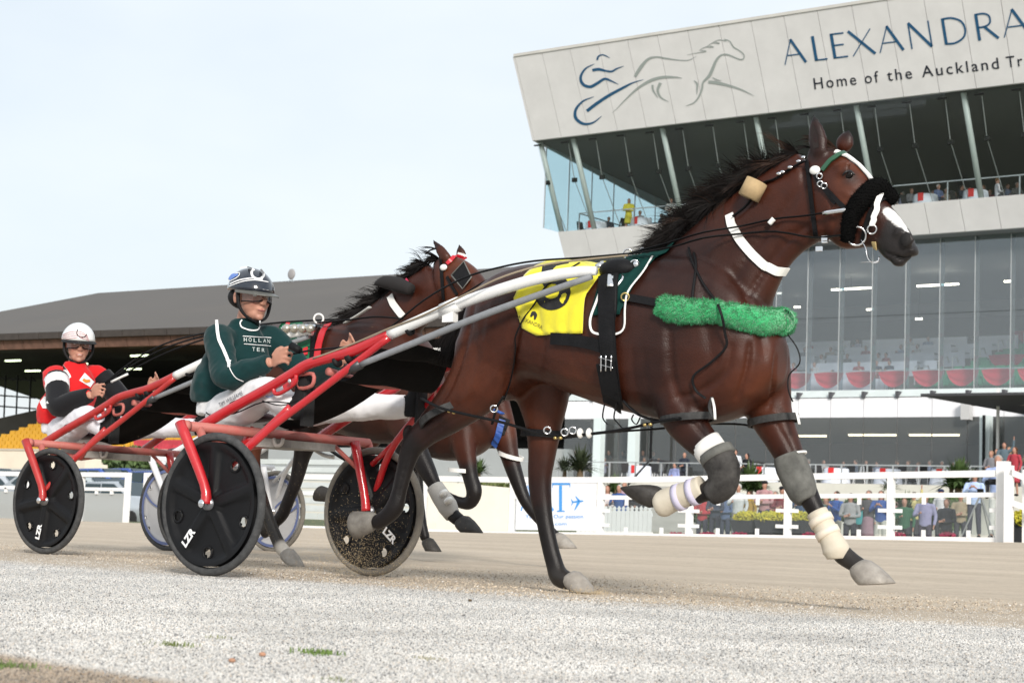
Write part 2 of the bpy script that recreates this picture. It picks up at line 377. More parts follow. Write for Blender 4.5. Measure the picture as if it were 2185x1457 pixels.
tuft(465, 1362, 40, .02, (.25, .26, .12), 'tiny yellowish weed in gravel below the near wheel')
tuft(18, 1424, 110, .03, (.13, .20, .05), 'green grass tuft on brown soil at the left edge')
tuft(912, 1407, 50, .018, (.3, .27, .12), 'dry yellow weed in the gravel right of the green tuft')
tuft(715, 1453, 50, .02, (.2, .22, .1), 'small weed at the bottom edge of the gravel')
for q, (px, py) in enumerate([(560, 1395), (495, 1408), (1003, 1280)]):
    mb = MB(); c = at_z(px, py, .006); mb.ell(c, .009, .007, .005, nu=8, nv=5)
    put('stone', mb.mesh('stone', True), mat('rust_stone%d' % q, [(.45, .24, .15), (.40, .22, .14), (.10, .07, .04)][q], .9), label=['orange brown stone beside the green tuft in the gravel', 'small rusty stone left of the orange brown stone', 'dark clod lying on gravel below the far wheel'][q], cat='stone')
# ================================================================== TRACK FENCE
white = mat('white_paint', (.80, .80, .80), .35, noise=.06, nscale=3)
FY = 31.3
fpx = [-240, -100, 0, 275, 700, 1092, 1280, 1470, 1680, 1900, 2140, 2400, 2900]
fb_ = [1092, 1101, 1105, 1115, 1131, 1142, 1145, 1148, 1151, 1154, 1157, 1161, 1169]
ft_ = [1003, 1004, 1006, 1008, 1012, 1018, 1018, 1016, 1011, 1007, 1003, 998, 990]
def fpt(px, frac, dY=0):
    b = at_y(px, lerp(px, fpx, fb_), FY); t = at_y(px, lerp(px, fpx, ft_), FY)
    p = b+(t-b)*frac; p.x = b.x; p.y += dY; return p
clear = glass_mat('fence_glass', (.90, .92, .92), .02, .035)
frost = glass_mat('frosted_panel', (.6, .62, .65), .1, .55, .3)
def fence(name, label, posts, kind_of):
    c = fpt(posts[0], 0); root = thing(name, label, 'fence', c, 'white track side fences')
    for i, px in enumerate(posts):
        p = fpt(px, 0); q = fpt(px, 1); big = px in (2140,)
        mb = MB(); w_ = .20 if big else .12
        mb.box((p.x-w_/2, FY-w_/2, p.z-.1), (p.x+w_/2, FY+w_/2, q.z+(.16 if big else 0)))
        put('post', mb, white, root)
    for i in range(len(posts)-1):
        a, b = posts[i], posts[i+1]; k = kind_of(i)
        for nm, fr, w_, h_ in (('top_rail', .955, .13, .12), ('middle_rail', .66, .06, .085), ('base_rail', .035, .10, .09)):
            if k == 'left' and nm == 'base_rail': continue
            A = fpt(a, fr); B = fpt(b, fr); d = (B-A).normalized()
            mb = MB(); mb.bar(A+d*.065, B-d*.065, w_, h_); put(nm, mb, white, root)
        if k != 'left':
            lo, hi = .10, .60
            A, B = fpt(a, lo, .02), fpt(b, lo, .02); A2, B2 = fpt(a, hi, .02), fpt(b, hi, .02); d = (B-A).normalized()*.1
            if k == 'glass':
                mb = MB(); mb.hexa([A+d, B-d, B-d+V(0,.012,0), A+d+V(0,.012,0), A2+d, B2-d, B2-d+V(0,.012,0), A2+d+V(0,.012,0)]); put('glass_panel', mb, clear, root)
            for s_, e_ in ((.0, 1), (1, -1)) if k == 'glass' else ():
                for fr in (.2, .44):
                    P = fpt(a if s_ == 0 else b, fr); mb = MB(); mb.box((P.x+e_*.06, FY-.05, P.z-.035), (P.x+e_*.24, FY-.02, P.z+.035)); put('bracket', mb, white, root)
            for tt in (.3, .7) if k == 'glass' else ():
                px = a+(b-a)*tt
                for fr in (.11, .60):
                    P = fpt(px, fr); mb = MB(); mb.box((P.x-.035, FY-.06, P.z-.09), (P.x+.035, FY-.02, P.z+.07)); put('clip', mb, white, root)
        else:
            A, B = fpt(a, .0, .02), fpt(b, .0, .02); A2, B2 = fpt(a, .58, .02), fpt(b, .58, .02)
            mb = MB(); mb.hexa([A, B, B+V(0,.02,0), A+V(0,.02,0), A2, B2, B2+V(0,.02,0), A2+V(0,.02,0)]); put('frosted_panel', mb, frost, root)
            for tt in (.33, .66):
                P = fpt(a+(b-a)*tt, .62); mb = MB(); mb.box((P.x-.04, FY-.03, P.z-.08), (P.x+.04, FY+.03, P.z+.05)); put('stub', mb, white, root)
    return root
rp_ = [560, 730, 905, 1092, 1280, 1470, 1680, 1900, 2140]
FR = fence('track_fence', 'long white rail fence with clear glass panels along the far side of the sandy track', rp_, lambda i: 'hoard' if i < 4 else 'glass')
fence('track_fence', 'white two rail fence with frosted lower panels left of the gate gap beside parked cars', [-240, -90, 60, 170, 268], lambda i: 'left')
fence('track_fence', 'white rail fence to the right of the tall gate post at the right edge', [2190, 2400, 2700], lambda i: 'glass')
fence('track_fence', 'short white fence length between the gate gap and the banner hoarding, behind the near sulky', [308, 430, 556], lambda i: 'left')
# diagonal gate rails
g_ = thing('swing_gate', 'white gate with a diagonal brace hinged on the tall post at the right edge', 'gate', fpt(2170, 0))
for a, b, w_ in (((2165, 1.05), (2165, .0), .15), ((2168, .96), (2330, .55), .1), ((2168, .55), (2330, .18), .1)):
    mb = MB(); mb.bar(fpt(a[0], a[1], -.3), fpt(b[0], b[1], -.3), w_, .1, up=(0,1,0)); put('rail' if w_ < .12 else 'post', mb, white, g_)
# hoardings
def hoard(pa, pb, lo, hi, m, label, tilt=0):
    mb = MB(); A, B = fpt(pa, lo, -.05), fpt(pb, lo, -.05); A2, B2 = fpt(pa, hi+tilt, -.05), fpt(pb, hi, -.05)
    e = V(0, .02, 0); mb.hexa([A, B, B+e, A+e, A2, B2, B2+e, A2+e]); return put('banner', mb, m, label=label, cat='banner')
ban = mat('banner_vinyl', (.78, .80, .84), .5, noise=.05, nscale=1.5)
bn = hoard(1102, 1272, .10, .93, ban, 'white banner with blue lettering and a blue aeroplane on the track fence')
hoard(912, 1086, .06, .82, mat('cream_panel', (.76, .72, .64), .6, noise=.08, nscale=2), 'cream panel on the fence, standing in for the ramp wall behind the galloping legs', .1)  # fence panel standing in for the cream ramp wall further back
for k in range(9):      # pale open steps seen through the rails behind the sulkies
    a_ = at_y(545, 1112-k*16, 44+k*1.0); b_ = at_y(905, 1120-k*16, 44+k*1.0)
    put('terrace_step', MB().box((a_.x, 44+k*1.0, a_.z-.10), (b_.x, 44.5+k*1.0, a_.z+.10)), mat('pale_step', (.60, .63, .62), .8, noise=.1, nscale=2), label='pale concrete terrace step behind the sulkies, %s from the ground' % ['first','second','third','fourth','fifth','sixth','seventh','eighth','ninth'][k], cat='step', group='terrace steps behind the sulkies')
blue = mat('banner_blue', (.06, .30, .72), .5)
def onY(Y): return lambda u, v: at_y(u, v, Y)
def px_text(s, p0, p1, up, to3, name, m, parent, bold=0, shear=0, space=1.0, label=None):
    """lettering: baseline from pixel p0 to p1, cap height vector up (pixels), laid on a surface by to3"""
    me = text_mesh(s, 1, bold=bold, shear=shear, space=space)
    xs = [v.co.x for v in me.vertices]; a, b = min(xs), max(xs); ch = .70
    for v in me.vertices:
        t = (v.co.x-a)/(b-a); h = v.co.y/ch
        v.co = to3(p0[0]+(p1[0]-p0[0])*t+up[0]*h, p0[1]+(p1[1]-p0[1])*t+up[1]*h)
    return put(name, me, m, parent, label=label)
T3 = onY(FY-.062)
mb = MB()
stroke(mb, [(1196, 1035), (1196, 1089)], [3.2, 3.2], T3, 0); stroke(mb, [(1178, 1032), (1216, 1032)], [2, 2], T3, 0)
stroke(mb, [(1179, 1032), (1179, 1040)], [1, .4], T3, 0); stroke(mb, [(1216, 1032), (1216, 1040)], [1, .4], T3, 0); stroke(mb, [(1188, 1090), (1205, 1090)], [1.3, 1.3], T3, 0)
stroke(mb, [(1158, 1033), (1170, 1036), (1172, 1050), (1156, 1060)], [2, 3, 3, 1.5], T3); stroke(mb, [(1154, 1033), (1154, 1089)], [3, 3], T3, 0); stroke(mb, [(1158, 1060), (1180, 1089)], [2.5, 3], T3, 0)
stroke(mb, [(1140, 1089), (1126, 1035), (1112, 1089)], [3, 1.5, 1.4], T3, 0)
put('lettering', mb, blue, bn)
mb = MB()
stroke(mb, [(1245, 1068), (1236, 1069), (1220, 1071)], [.8, 2.2, 1.2], T3); stroke(mb, [(1236, 1069), (1228, 1058)], [2.6, .8], T3, 0); stroke(mb, [(1235, 1070), (1226, 1088)], [3.2, .8], T3, 0); stroke(mb, [(1222, 1070), (1218, 1064)], [1.4, .6], T3, 0); stroke(mb, [(1222, 1072), (1219, 1078)], [1.2, .6], T3, 0)
put('aeroplane_mark', mb, blue, bn)
px_text('Your time. Our passion.', (1121, 1105), (1247, 1105), (0, -8), T3, 'lettering', blue, bn)
px_text('flrt.com', (1163, 1120), (1209, 1120), (0, -7), T3, 'lettering', blue, bn)
# ================================================================== PICKET FENCE
pk = thing('picket_fence', 'low white picket fence with pointed pickets standing behind the glass fence', 'fence', at_y(1340, 1145, 36))
mb = MB()
for i in range(17):
    px = 1236+i*9.4; p = at_y(px, 1150, 36); q = at_y(px, 1079, 36); p.x = q.x
    mb = MB(); w_ = .055; zt = q.z
    mb.add([(q.x-w_, 36, p.z), (q.x+w_, 36, p.z), (q.x+w_, 36, zt-.13), (q.x+w_*.4, 36, zt-.1), (q.x+w_*.9, 36, zt-.06), (q.x, 36, zt), (q.x-w_*.9, 36, zt-.06), (q.x-w_*.4, 36, zt-.1), (q.x-w_, 36, zt-.13)], [tuple(range(9))])
    n0 = len(mb.v); mb.v += [(x, y+.025, z) for x, y, z in mb.v[:9]]; mb.f.append(tuple(range(17, 8, -1))); mb.f += [(j, (j+1) % 9, (j+1) % 9+9, j+9) for j in range(9)]
    put('picket', mb, white, pk)
for yy in (1096, 1137):
    mb = MB(); mb.bar(at_y(1232, yy-1, 36.06), at_y(1392, yy+2, 36.06), .05, .09); put('rail', mb, white, pk)
# ================================================================== PLANTS
def spiky(px, py, Y, h, n, label, col=(.05, .09, .03), pot=False, group='spiky leaved plants along the terrace'):
    h = h*.72; c = at_y(px, py, Y); root = thing('spiky_plant', label, 'plant', c, group); mb = MB()
    for i in range(n):
        a = random.uniform(0, 6.28); el = random.uniform(.15, 1.45); l = h*random.uniform(.6, 1); d = Vector((math.cos(a)*math.cos(el), math.sin(a)*math.cos(el), math.sin(el)))
        s = d.cross(V(0,0,1)).normalized()*h*.045; b = c+V(0,0,h*.1*random.random()); k = b+d*l*.55; t = b+d*l+V(0,0,-l*.28*math.cos(el))
        mb.add([b-s*.5, b+s*.5, k+s, k-s, t], [(0,1,2,3), (3,2,4)])
    put('leaves', mb, mat('yucca%d' % int(col[0]*100), col, .5, noise=.5, nscale=4), root)
    mb = MB(); mb.tube([c-V(0,0,.5), c+V(0,0,h*.2)], [h*.12, h*.08], 8); put('stem', mb, mat('yucca_stem', (.14, .10, .06), .9, noise=.3), root)
for a in [(1238, 1008, 66, 2.0, 150, 'dark spiky plant on the terrace edge left of the white column', (.045, .06, .03)), (1205, 1006, 66, 1.3, 90, 'smaller drooping spiky plant at the terrace edge beside the horse leg', (.045, .07, .03)),
          (1000, 1030, 60, 1.6, 140, 'spiky green plant seen between the horses front legs', (.06, .10, .03)), (1022, 1012, 60, 1.2, 80, 'small spiky plant behind the bent black knee', (.06, .10, .03)),
          (1312, 1055, 58, 1.3, 120, 'bright green spiky plant above the picket fence', (.06, .13, .03)), (1600, 1050, 56, 1.7, 160, 'spiky green plant right of the horses folded foreleg', (.06, .13, .03)),
          (1618, 1052, 56, 1.3, 90, 'lower spiky plant touching the plant right of the folded foreleg', (.06, .13, .03)), (1898, 1048, 60, 1.0, 90, 'small spiky plant behind the fence post left of the capped spectator', (.06, .12, .03)),
          (2045, 1046, 60, 1.9, 200, 'large spiky green plant beside the man in the white shirt', (.06, .13, .03)), (2030, 1046, 60, 1.2, 90, 'low spiky plant left of the largest spiky plant', (.06, .13, .03)), (1930, 1100, 50, 1.2, 110, 'spiky plant behind the plaid shirt spectator', (.05, .10, .03))]:
    spiky(*a[:6], col=a[6])
def bush(pxs, pys, Y, depth, m, n, label, leaf=.07, name='shrub', cat='shrub', pot=None):
    """pxs: left,right; pys: top,bottom pixels"""
    A = at_y(pxs[0], pys[1], Y); B = at_y(pxs[1], pys[0], Y); root = thing(name, label, cat, ((A.x+B.x)/2, Y, A.z)); mb = MB()
    cx, cz = (A.x+B.x)/2, (A.z+B.z)/2; rx, rz = (B.x-A.x)/2, (B.z-A.z)/2
    for i in range(n):
        d = Vector((random.gauss(0,1), random.gauss(0,1), random.gauss(0,1))).normalized()*random.uniform(.5, 1.05)
        p = V(cx+d.x*rx*1.05, Y+d.y*depth/2, cz+d.z*rz); u = Vector((random.gauss(0,1), random.gauss(0,1), random.gauss(0,1))).normalized()*leaf; v = u.orthogonal().normalized()*leaf*.5
        mb.add([p-u, p+v, p+u, p-v], [(0,1,2,3)])
    put('foliage' if 'flower' not in name else 'blooms', mb, m, root)
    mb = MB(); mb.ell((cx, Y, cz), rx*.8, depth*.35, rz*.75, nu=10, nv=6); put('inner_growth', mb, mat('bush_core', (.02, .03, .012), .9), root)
    if pot:
        P = at_y(pxs[0], pot, Y); mb = MB(); mb.hexa([(A.x+.15, Y-.3, P.z), (B.x-.15, Y-.3, P.z), (B.x-.15, Y+.3, P.z), (A.x+.15, Y+.3, P.z), (A.x, Y-.4, A.z+.1), (B.x, Y-.4, A.z+.1), (B.x, Y+.4, A.z+.1), (A.x, Y+.4, A.z+.1)]); put('planter', mb, mat('planter', (.03, .03, .035), .7), root)
yel = mat('yellow_flowers', (.62, .50, .03), .8, noise=.5, nscale=9, col2=(.30, .32, .03))
grn = mat('bush_green', (.045, .085, .025), .7, noise=.6, nscale=5, col2=(.09, .14, .04)); olv = mat('bush_olive', (.10, .12, .03), .7, noise=.5, nscale=5)
for i, (a, b) in enumerate([(1572, 1622), (1624, 1668), (1684, 1738)]):
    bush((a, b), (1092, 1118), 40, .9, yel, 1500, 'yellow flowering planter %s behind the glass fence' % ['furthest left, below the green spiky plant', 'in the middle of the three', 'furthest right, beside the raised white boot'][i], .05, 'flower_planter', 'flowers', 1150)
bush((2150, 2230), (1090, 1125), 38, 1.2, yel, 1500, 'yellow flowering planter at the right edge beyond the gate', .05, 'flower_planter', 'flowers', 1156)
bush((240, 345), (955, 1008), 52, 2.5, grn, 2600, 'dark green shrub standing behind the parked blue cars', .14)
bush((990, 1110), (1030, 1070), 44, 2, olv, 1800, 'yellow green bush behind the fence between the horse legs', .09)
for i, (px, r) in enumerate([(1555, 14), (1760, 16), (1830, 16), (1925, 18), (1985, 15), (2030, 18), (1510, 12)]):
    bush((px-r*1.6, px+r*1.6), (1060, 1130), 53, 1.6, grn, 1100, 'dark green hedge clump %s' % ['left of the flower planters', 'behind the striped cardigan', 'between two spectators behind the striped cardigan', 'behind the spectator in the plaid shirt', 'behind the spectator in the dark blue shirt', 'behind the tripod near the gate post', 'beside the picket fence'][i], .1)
redf = mat('red_flowers', (.35, .02, .07), .8, noise=.5, nscale=9)
for i, px in enumerate([1445, 1510, 1580, 1730, 1915, 2022]):
    bush((px-13, px+13), (1136, 1149), 33.2+i*.05, .5, redf, 260, 'low crimson flower clump behind the fence base, %s' % ['below the folded hoof', 'left of the yellow planters', 'under the left yellow planter', 'under the right yellow planter', 'at the feet of the plaid shirt spectator', 'left of the tripod'][i], .04, 'flower_clump', 'flowers')
# ================================================================== GRANDSTAND
XL = -50.75; XR = -11.6; MOD = 1.63
panel_w = mat('facade_panel', (.74, .735, .74), .5, noise=.07, nscale=.9, bump=.05, bscale=4)
panel_s = mat('facade_dirty', (.50, .49, .46), .6, noise=.12, nscale=.8)
dark_m = mat('dark_joint', (.05, .05, .05), .9)
gs = thing('grandstand', 'large white and glass grandstand with a leaning upper storey beyond the track', 'building', (XL, 74, 0))
G = lambda nm, mb, m, **k: put(nm, mb, m, gs, **k)
def slab(x0, x1, prof, g=.012):
    """panel running in X with a YZ profile (4 points)"""
    return MB().hexa([(x0+g, *prof[0]), (x1-g, *prof[0]), (x1-g, *prof[3]), (x0+g, *prof[3]), (x0+g, *prof[1]), (x1-g, *prof[1]), (x1-g, *prof[2]), (x0+g, *prof[2])])
nmod = int((XR-XL)/MOD)+1
FA = V(0, 70.57, 19.43); FB = V(0, 68.66, 23.21)     # fascia bottom and top edges
MA = V(0, 73.6, 13.91); MBt = V(0, 72.89, 15.20)     # middle band
for i in range(nmod):
    x0 = XL+i*MOD; x1 = x0+MOD
    G('fascia_panel', slab(x0, x1, [(FA.y, FA.z), (FB.y, FB.z), (FB.y+.2, FB.z), (FA.y+.2, FA.z)]), panel_w)
    G('band_panel', slab(x0, x1, [(MA.y, MA.z), (MBt.y, MBt.z), (MBt.y+.2, MBt.z), (MA.y+.2, MA.z)]), panel_w)
    G('lower_band_panel', slab(x0, x1, [(74.1, 5.84), (74.1, 6.72), (74.3, 6.72), (74.3, 5.84)]), mat('white_panel', (.80, .80, .83), .5, noise=.05, nscale=.7))
    G('sill_panel', slab(x0, x1, [(74.1, 6.76), (74.6, 7.12), (74.8, 7.1), (74.3, 6.76)]), mat('sill', (.62, .68, .68), .4, noise=.1, nscale=1))
# backing behind the joints, cap, soffits
G('fascia_backing', slab(XL+.05, XR+MOD, [(FA.y+.21, FA.z+.02), (FB.y+.21, FB.z-.02), (FB.y+.9, FB.z-.02), (FA.y+.9, FA.z+.02)], 0), mat('joint_grey', (.22, .22, .22), .8))
G('parapet_cap', MB().box((XL-.05, FB.y-.05, FB.z+.003), (XR+MOD, FB.y+.7, FB.z+.14)), panel_s)
G('band_backing', slab(XL+.05, XR+MOD, [(MA.y+.21, MA.z+.02), (MBt.y+.21, MBt.z-.02), (MBt.y+.6, MBt.z-.02), (MA.y+.6, MA.z+.02)], 0), mat('joint_grey', (0,0,0)))
G('lower_backing', MB().box((XL+.05, 74.32, 5.86), (XR+MOD, 74.75, 6.74)), mat('joint_grey', (0,0,0)))
# end walls of bands
G('fascia_end', MB().hexa([(XL-.12, FA.y, FA.z), (XL-.01, FA.y, FA.z), (XL-.01, 98, 16.4), (XL-.12, 98, 16.4), (XL-.12, FB.y, FB.z), (XL-.01, FB.y, FB.z), (XL-.01, 98, 20.5), (XL-.12, 98, 20.5)]), panel_w)
G('band_end', MB().box((XL-.12, MA.y+.3, MA.z), (XL-.01, 98, MBt.z-.1)), panel_w)
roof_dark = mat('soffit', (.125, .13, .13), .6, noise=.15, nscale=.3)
c0 = at_x(1425, 432, XL)
ys, zs = FA.y+.25, FA.z; sl = (c0.z-zs)/(c0.y-ys)
yb = 98.; zb = zs+sl*(yb-ys)
if zb < 16.2: yb = ys+(16.2-zs)/sl; zb = 16.2
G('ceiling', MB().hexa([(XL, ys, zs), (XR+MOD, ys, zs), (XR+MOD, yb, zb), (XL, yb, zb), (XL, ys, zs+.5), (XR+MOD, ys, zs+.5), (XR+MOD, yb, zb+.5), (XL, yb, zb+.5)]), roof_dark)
G('roof', MB().hexa([(XL, FB.y+.7, FB.z-.3), (XR+MOD, FB.y+.7, FB.z-.3), (XR+MOD, 98, 20.3), (XL, 98, 20.3), (XL, FB.y+.7, FB.z), (XR+MOD, FB.y+.7, FB.z), (XR+MOD, 98, 20.6), (XL, 98, 20.6)]), mat('roof_sheet', (.4, .4, .4), .6))
G('upper_floor', MB().box((XL, MBt.y+.2, 14.95), (XR+MOD, 97, 15.12)), mat('floor_grey', (.25, .25, .25), .7))
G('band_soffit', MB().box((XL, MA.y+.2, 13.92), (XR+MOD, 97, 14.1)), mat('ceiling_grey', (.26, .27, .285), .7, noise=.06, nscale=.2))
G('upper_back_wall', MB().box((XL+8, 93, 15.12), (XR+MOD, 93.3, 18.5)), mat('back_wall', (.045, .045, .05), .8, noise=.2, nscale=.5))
# upper storey: glass, fins, columns, rail
ug = glass_mat('upper_glass', (.92, .945, .945), .02, .015); sg = glass_mat('side_glass', (.80, .92, .95), .03, .02)
colm = mat('column_paint', (.55, .60, .58), .4, noise=.05, nscale=2)
GA = V(0, 72.95, 15.2); GB = V(0, 70.72, 19.43)
for i in range(nmod):
    x0 = XL+i*MOD; x1 = x0+MOD
    G('upper_window', slab(x0, x1, [(GA.y, GA.z), (GB.y, GB.z), (GB.y+.02, GB.z), (GA.y+.02, GA.z)], .012), ug)
def ucol(px_t, py_t):
    t = at_y(px_t, py_t, 71.0); X = t.x
    G('column', MB().tube([(X, 71.05, 19.43), (X, 73.25, 15.12)], .13, 10).mesh('column', True), colm)
for px, py in ((1152, 303), (1222, 297), (1412, 274), (1612, 250), (1826, 228), (2055, 203), (2300, 178)): ucol(px, py)
steel = mat('steel', (.55, .57, .58), .35, .6)
blackm = mat('black_fitting', (.010, .010, .011), .6, spec=.2)
for i in range(0, nmod+1):      # spider fittings and thin fins
    x = XL+i*MOD
    q = GA+(GB-GA)*.55
    G('glass_fitting', MB().box((x-.12, q.y+.05, q.z-.1), (x+.12, q.y+.2, q.z+.1)), blackm)
    G('glass_fitting', MB().box((x-.2, GB.y+.1, GB.z-.22), (x+.2, GB.y+.2, GB.z-.16)), blackm)
    G('glass_fin', MB().bar((x, q.y+.12, q.z), (x, GB.y+.5, GB.z-.2), .03, .03), steel)
    G('glass_fin', MB().bar((x, q.y+.12, q.z), (x+.25, GA.y+.4, GA.z), .025, .025), steel)
for k in range(11):             # glazed end wall: panes in depth
    y0 = 71.6+k*2.1
    zt = zs+sl*(y0-ys); zt2 = zs+sl*(y0+2.06-ys)
    if zt2 < 15.6: break
    ya0 = max(y0, GB.y+.3)
    G('end_window', MB().hexa([(XL-.02, ya0, 15.2), (XL, ya0, 15.2), (XL, ya0+2.06, 15.2), (XL-.02, ya0+2.06, 15.2), (XL-.02, ya0, zt), (XL, ya0, zt), (XL, ya0+2.06, zt2), (XL-.02, ya0+2.06, zt2)]), sg)
    G('end_mullion', MB().bar((XL+.03, ya0, 15.2), (XL+.03, ya0, zt), .05, .05), steel)
G('end_rail', MB().bar((XL+.8, 73.6, 16.2), (XL+.8, 84, 16.2), .05, .05), steel)
G('guard_rail', MB().bar((XL+.8, 73.6, 16.2), (XR+MOD, 73.6, 16.2), .05, .05), steel)
for i in range(0, nmod, 2):
    x = XL+.8+i*MOD; G('guard_post', MB().bar((x, 73.6, 15.15), (x, 73.6, 16.2), .05, .05), steel)
for px, py in ((1322, 322), (1790, 275), (1875, 265), (1990, 250)):       # hanging screens
    p = at_y(px, py, 77); G('hanging_screen', MB().box((p.x-1.1, 77, p.z-.62), (p.x+1.1, 77.15, p.z+.55)), mat('screen_off', (.012, .014, .018), .15))
    G('screen_rod', MB().bar((p.x, 77.07, p.z+.5), (p.x, 77.07, p.z+1.4), .06, .06), blackm)
for px, py in ((1362, 420), (1712, 400), (1960, 350)):
    p = at_y(px, py, 85); G('inner_column', MB().tube([(p.x, 85, 15.1), (p.x, 85, 17.6)], .16, 10).mesh('c', True), colm)
# lower storey glass
lg = glass_mat('lower_glass', (.94, .96, .97), .09, .05)
fin = glass_mat('fin_glass', (.35, .48, .55), .2, .15)
for i in range(nmod):
    x0 = XL+i*MOD; x1 = x0+MOD
    for za, zb_ in ((7.12, 10.5), (10.52, 13.9)):
        G('lower_window', MB().box((x0+.012, 74.8, za), (x1-.012, 74.82, zb_)), lg)
    G('mullion', MB().box((x1-.012, 74.78, 7.1), (x1+.012, 74.84, 13.9)), mat('silver', (.6, .62, .63), .3, .4))
    G('glass_fin', MB().box((x1-.01, 74.86, 7.1), (x1+.01, 75.3, 13.9)), fin)
    G('bracket', MB().box((x1-.07, 74.0, 6.7), (x1+.07, 74.75, 7.0)), mat('bracket_dark', (.07, .07, .08), .6))
# first floor interior: tiers, walls, lamps
carpet = mat('carpet', (.15, .14, .13), .9, noise=.2, nscale=2)
G('end_wall_inner', MB().box((XL, 76.5, 2.4), (XL+.25, 96, 13.9)), mat('inner_wall', (.22, .22, .22), .8))
G('inner_back_wall', MB().box((XL, 95, 2.4), (XR+MOD, 95.3, 13.9)), mat('inner_back', (.20, .195, .19), .9, noise=.15, nscale=.4))
G('floor_slab', MB().box((XL, 74.8, 6.0), (XR+MOD, 96, 6.8)), carpet)
X_split = at_y(1955, 815, 78).x
TIER = [(76.2+k*2.1, 7.05+k*.62) for k in range(7)]
for k, (y, z) in enumerate(TIER):
    G('tier', MB().box((XL, y, 6.8), (XR+MOD, y+2.1 if k < 6 else 95, z)), carpet)
tub = mat('tube_light', (1, .93, .75), emit=6)
cl2 = mat('dark_bulkhead', (.07, .068, .07), .8)
G('bulkhead', MB().box((XL+.3, 92, 11.0), (X_split+6, 92.4, 12.6)), cl2)
for px, py in ((1815, 616), (2000, 608), (1855, 560), (1855, 660), (1960, 680), (2150, 600), (1700, 655)):
    p = at_y(px, py, 84) if py < 640 else at_y(px, py, 90)
    w_ = 1.1 if py < 620 and px < 2100 else .18
    r_ = thing('tube_lamp', 'lit lamp inside the middle storey, %s' % {1815:'long strip left of centre', 2000:'long strip right of the nose', 1855:'long strip under the horse muzzle' , 1960:'small distant one on the dark bulkhead', 2150:'small one near the right edge', 1700:'small distant one beside the green fleece'}[px] + (' low down' if py == 660 else ''), 'ceiling lamp', p)
    put('tube', MB().box((p.x-w_, p.y, p.z-.04), (p.x+w_, p.y+.1, p.z+.04)), tub, r_)
    put('hanger', MB().bar((p.x, p.y+.05, p.z+.04), (p.x, p.y+.05, 13.92), .02, .02), blackm, r_)
# ground floor: glass, columns, lights
gg = glass_mat('ground_glass', (.94, .95, .95), .05, .05)
for i in range(nmod):
    x0 = XL+i*MOD; x1 = x0+MOD
    G('ground_window', MB().box((x0+.012, 73.2+.9, 2.5), (x1-.012, 74.12, 5.83)), gg)
    G('ground_mullion', MB().box((x1-.012, 74.08, 2.5), (x1+.012, 74.14, 5.83)), mat('mullion_dark', (.12, .12, .12), .5))
tealcol = mat('column_pale', (.66, .74, .74), .4, noise=.05, nscale=1)
for px in (1278, 1352, 2104):
    p = at_y(px, 950, 73.5); G('column', MB().box((p.x-.22, 73.3, 2.2), (p.x+.22, 73.7, 5.83)), tealcol)
for px in (1390, 2100):
    p = at_y(px, 950, 73.2); G('door_post', MB().box((p.x-.05, 73.1, 2.2), (p.x+.05, 73.2, 5.83)), blackm)
G('terrace_slab', MB().box((XL-60, 68, -.5), (XR+MOD+20, 96, 2.65)), mat('terrace_paving', (.45, .44, .41), .85, noise=.12, nscale=1.2))
G('terrace_wall', MB().box((XL-60, 67.7, .0), (XR+MOD+20, 67.98, 2.62)), mat('terrace_cream', (.66, .64, .58), .7, noise=.1, nscale=.7))
G('ground_ceiling', MB().box((XL, 74.8, 5.87), (XR+MOD, 95, 5.99)), mat('gf_ceiling', (.30, .29, .28), .8))
tub2 = mat('strip_light', (1, .88, .62), emit=2.2)
for px, nm in ((1713, 'left one of three'), (1860, 'middle one of three'), (1992, 'right one of three')):
    p = at_y(px, 930 if px < 1800 else 928, 84); r_ = thing('strip_lamp', 'warm ceiling strip lamp of the ground floor, %s' % nm, 'ceiling lamp', p, 'strip lamps of the ground floor')
    put('tube', MB().box((p.x-1.3, 84, p.z-.04), (p.x+1.3, 84.15, p.z+.04)), tub2, r_); put('housing', MB().box((p.x-1.35, 83.95, p.z+.045), (p.x+1.35, 84.2, p.z+.12)), white, r_)
# canopy right
p = at_y(2200, 855, 70); G('canopy', MB().hexa([(p.x-3, 66, p.z-.1), (p.x+8, 66, p.z-.1), (p.x+8, 73.9, p.z-.1), (p.x-1.2, 73.9, p.z-.35), (p.x-3, 66, p.z), (p.x+8, 66, p.z), (p.x+8, 73.9, p.z+.2), (p.x-1.2, 73.9, p.z+.2)]), mat('canopy', (.05, .05, .055), .6))
q = at_y(2128, 930, 70); G('canopy_post', MB().box((q.x-.05, 70, 2.4), (q.x+.05, 70.1, 6.7)), white)
q = at_y(2135, 862, 70); G('canopy_beam', MB().box((q.x-1.2, 69.9, q.z-.06), (q.x+1.2, 70.1, q.z+.06)), mat('beam_cream', (.6, .55, .45), .6))
p = at_y(2060, 875, 73.6); G('wall_speaker', MB().box((p.x-.22, 73.6, p.z-.4), (p.x+.18, 73.99, p.z+.4)), mat('speaker_grey', (.5, .5, .5), .5))
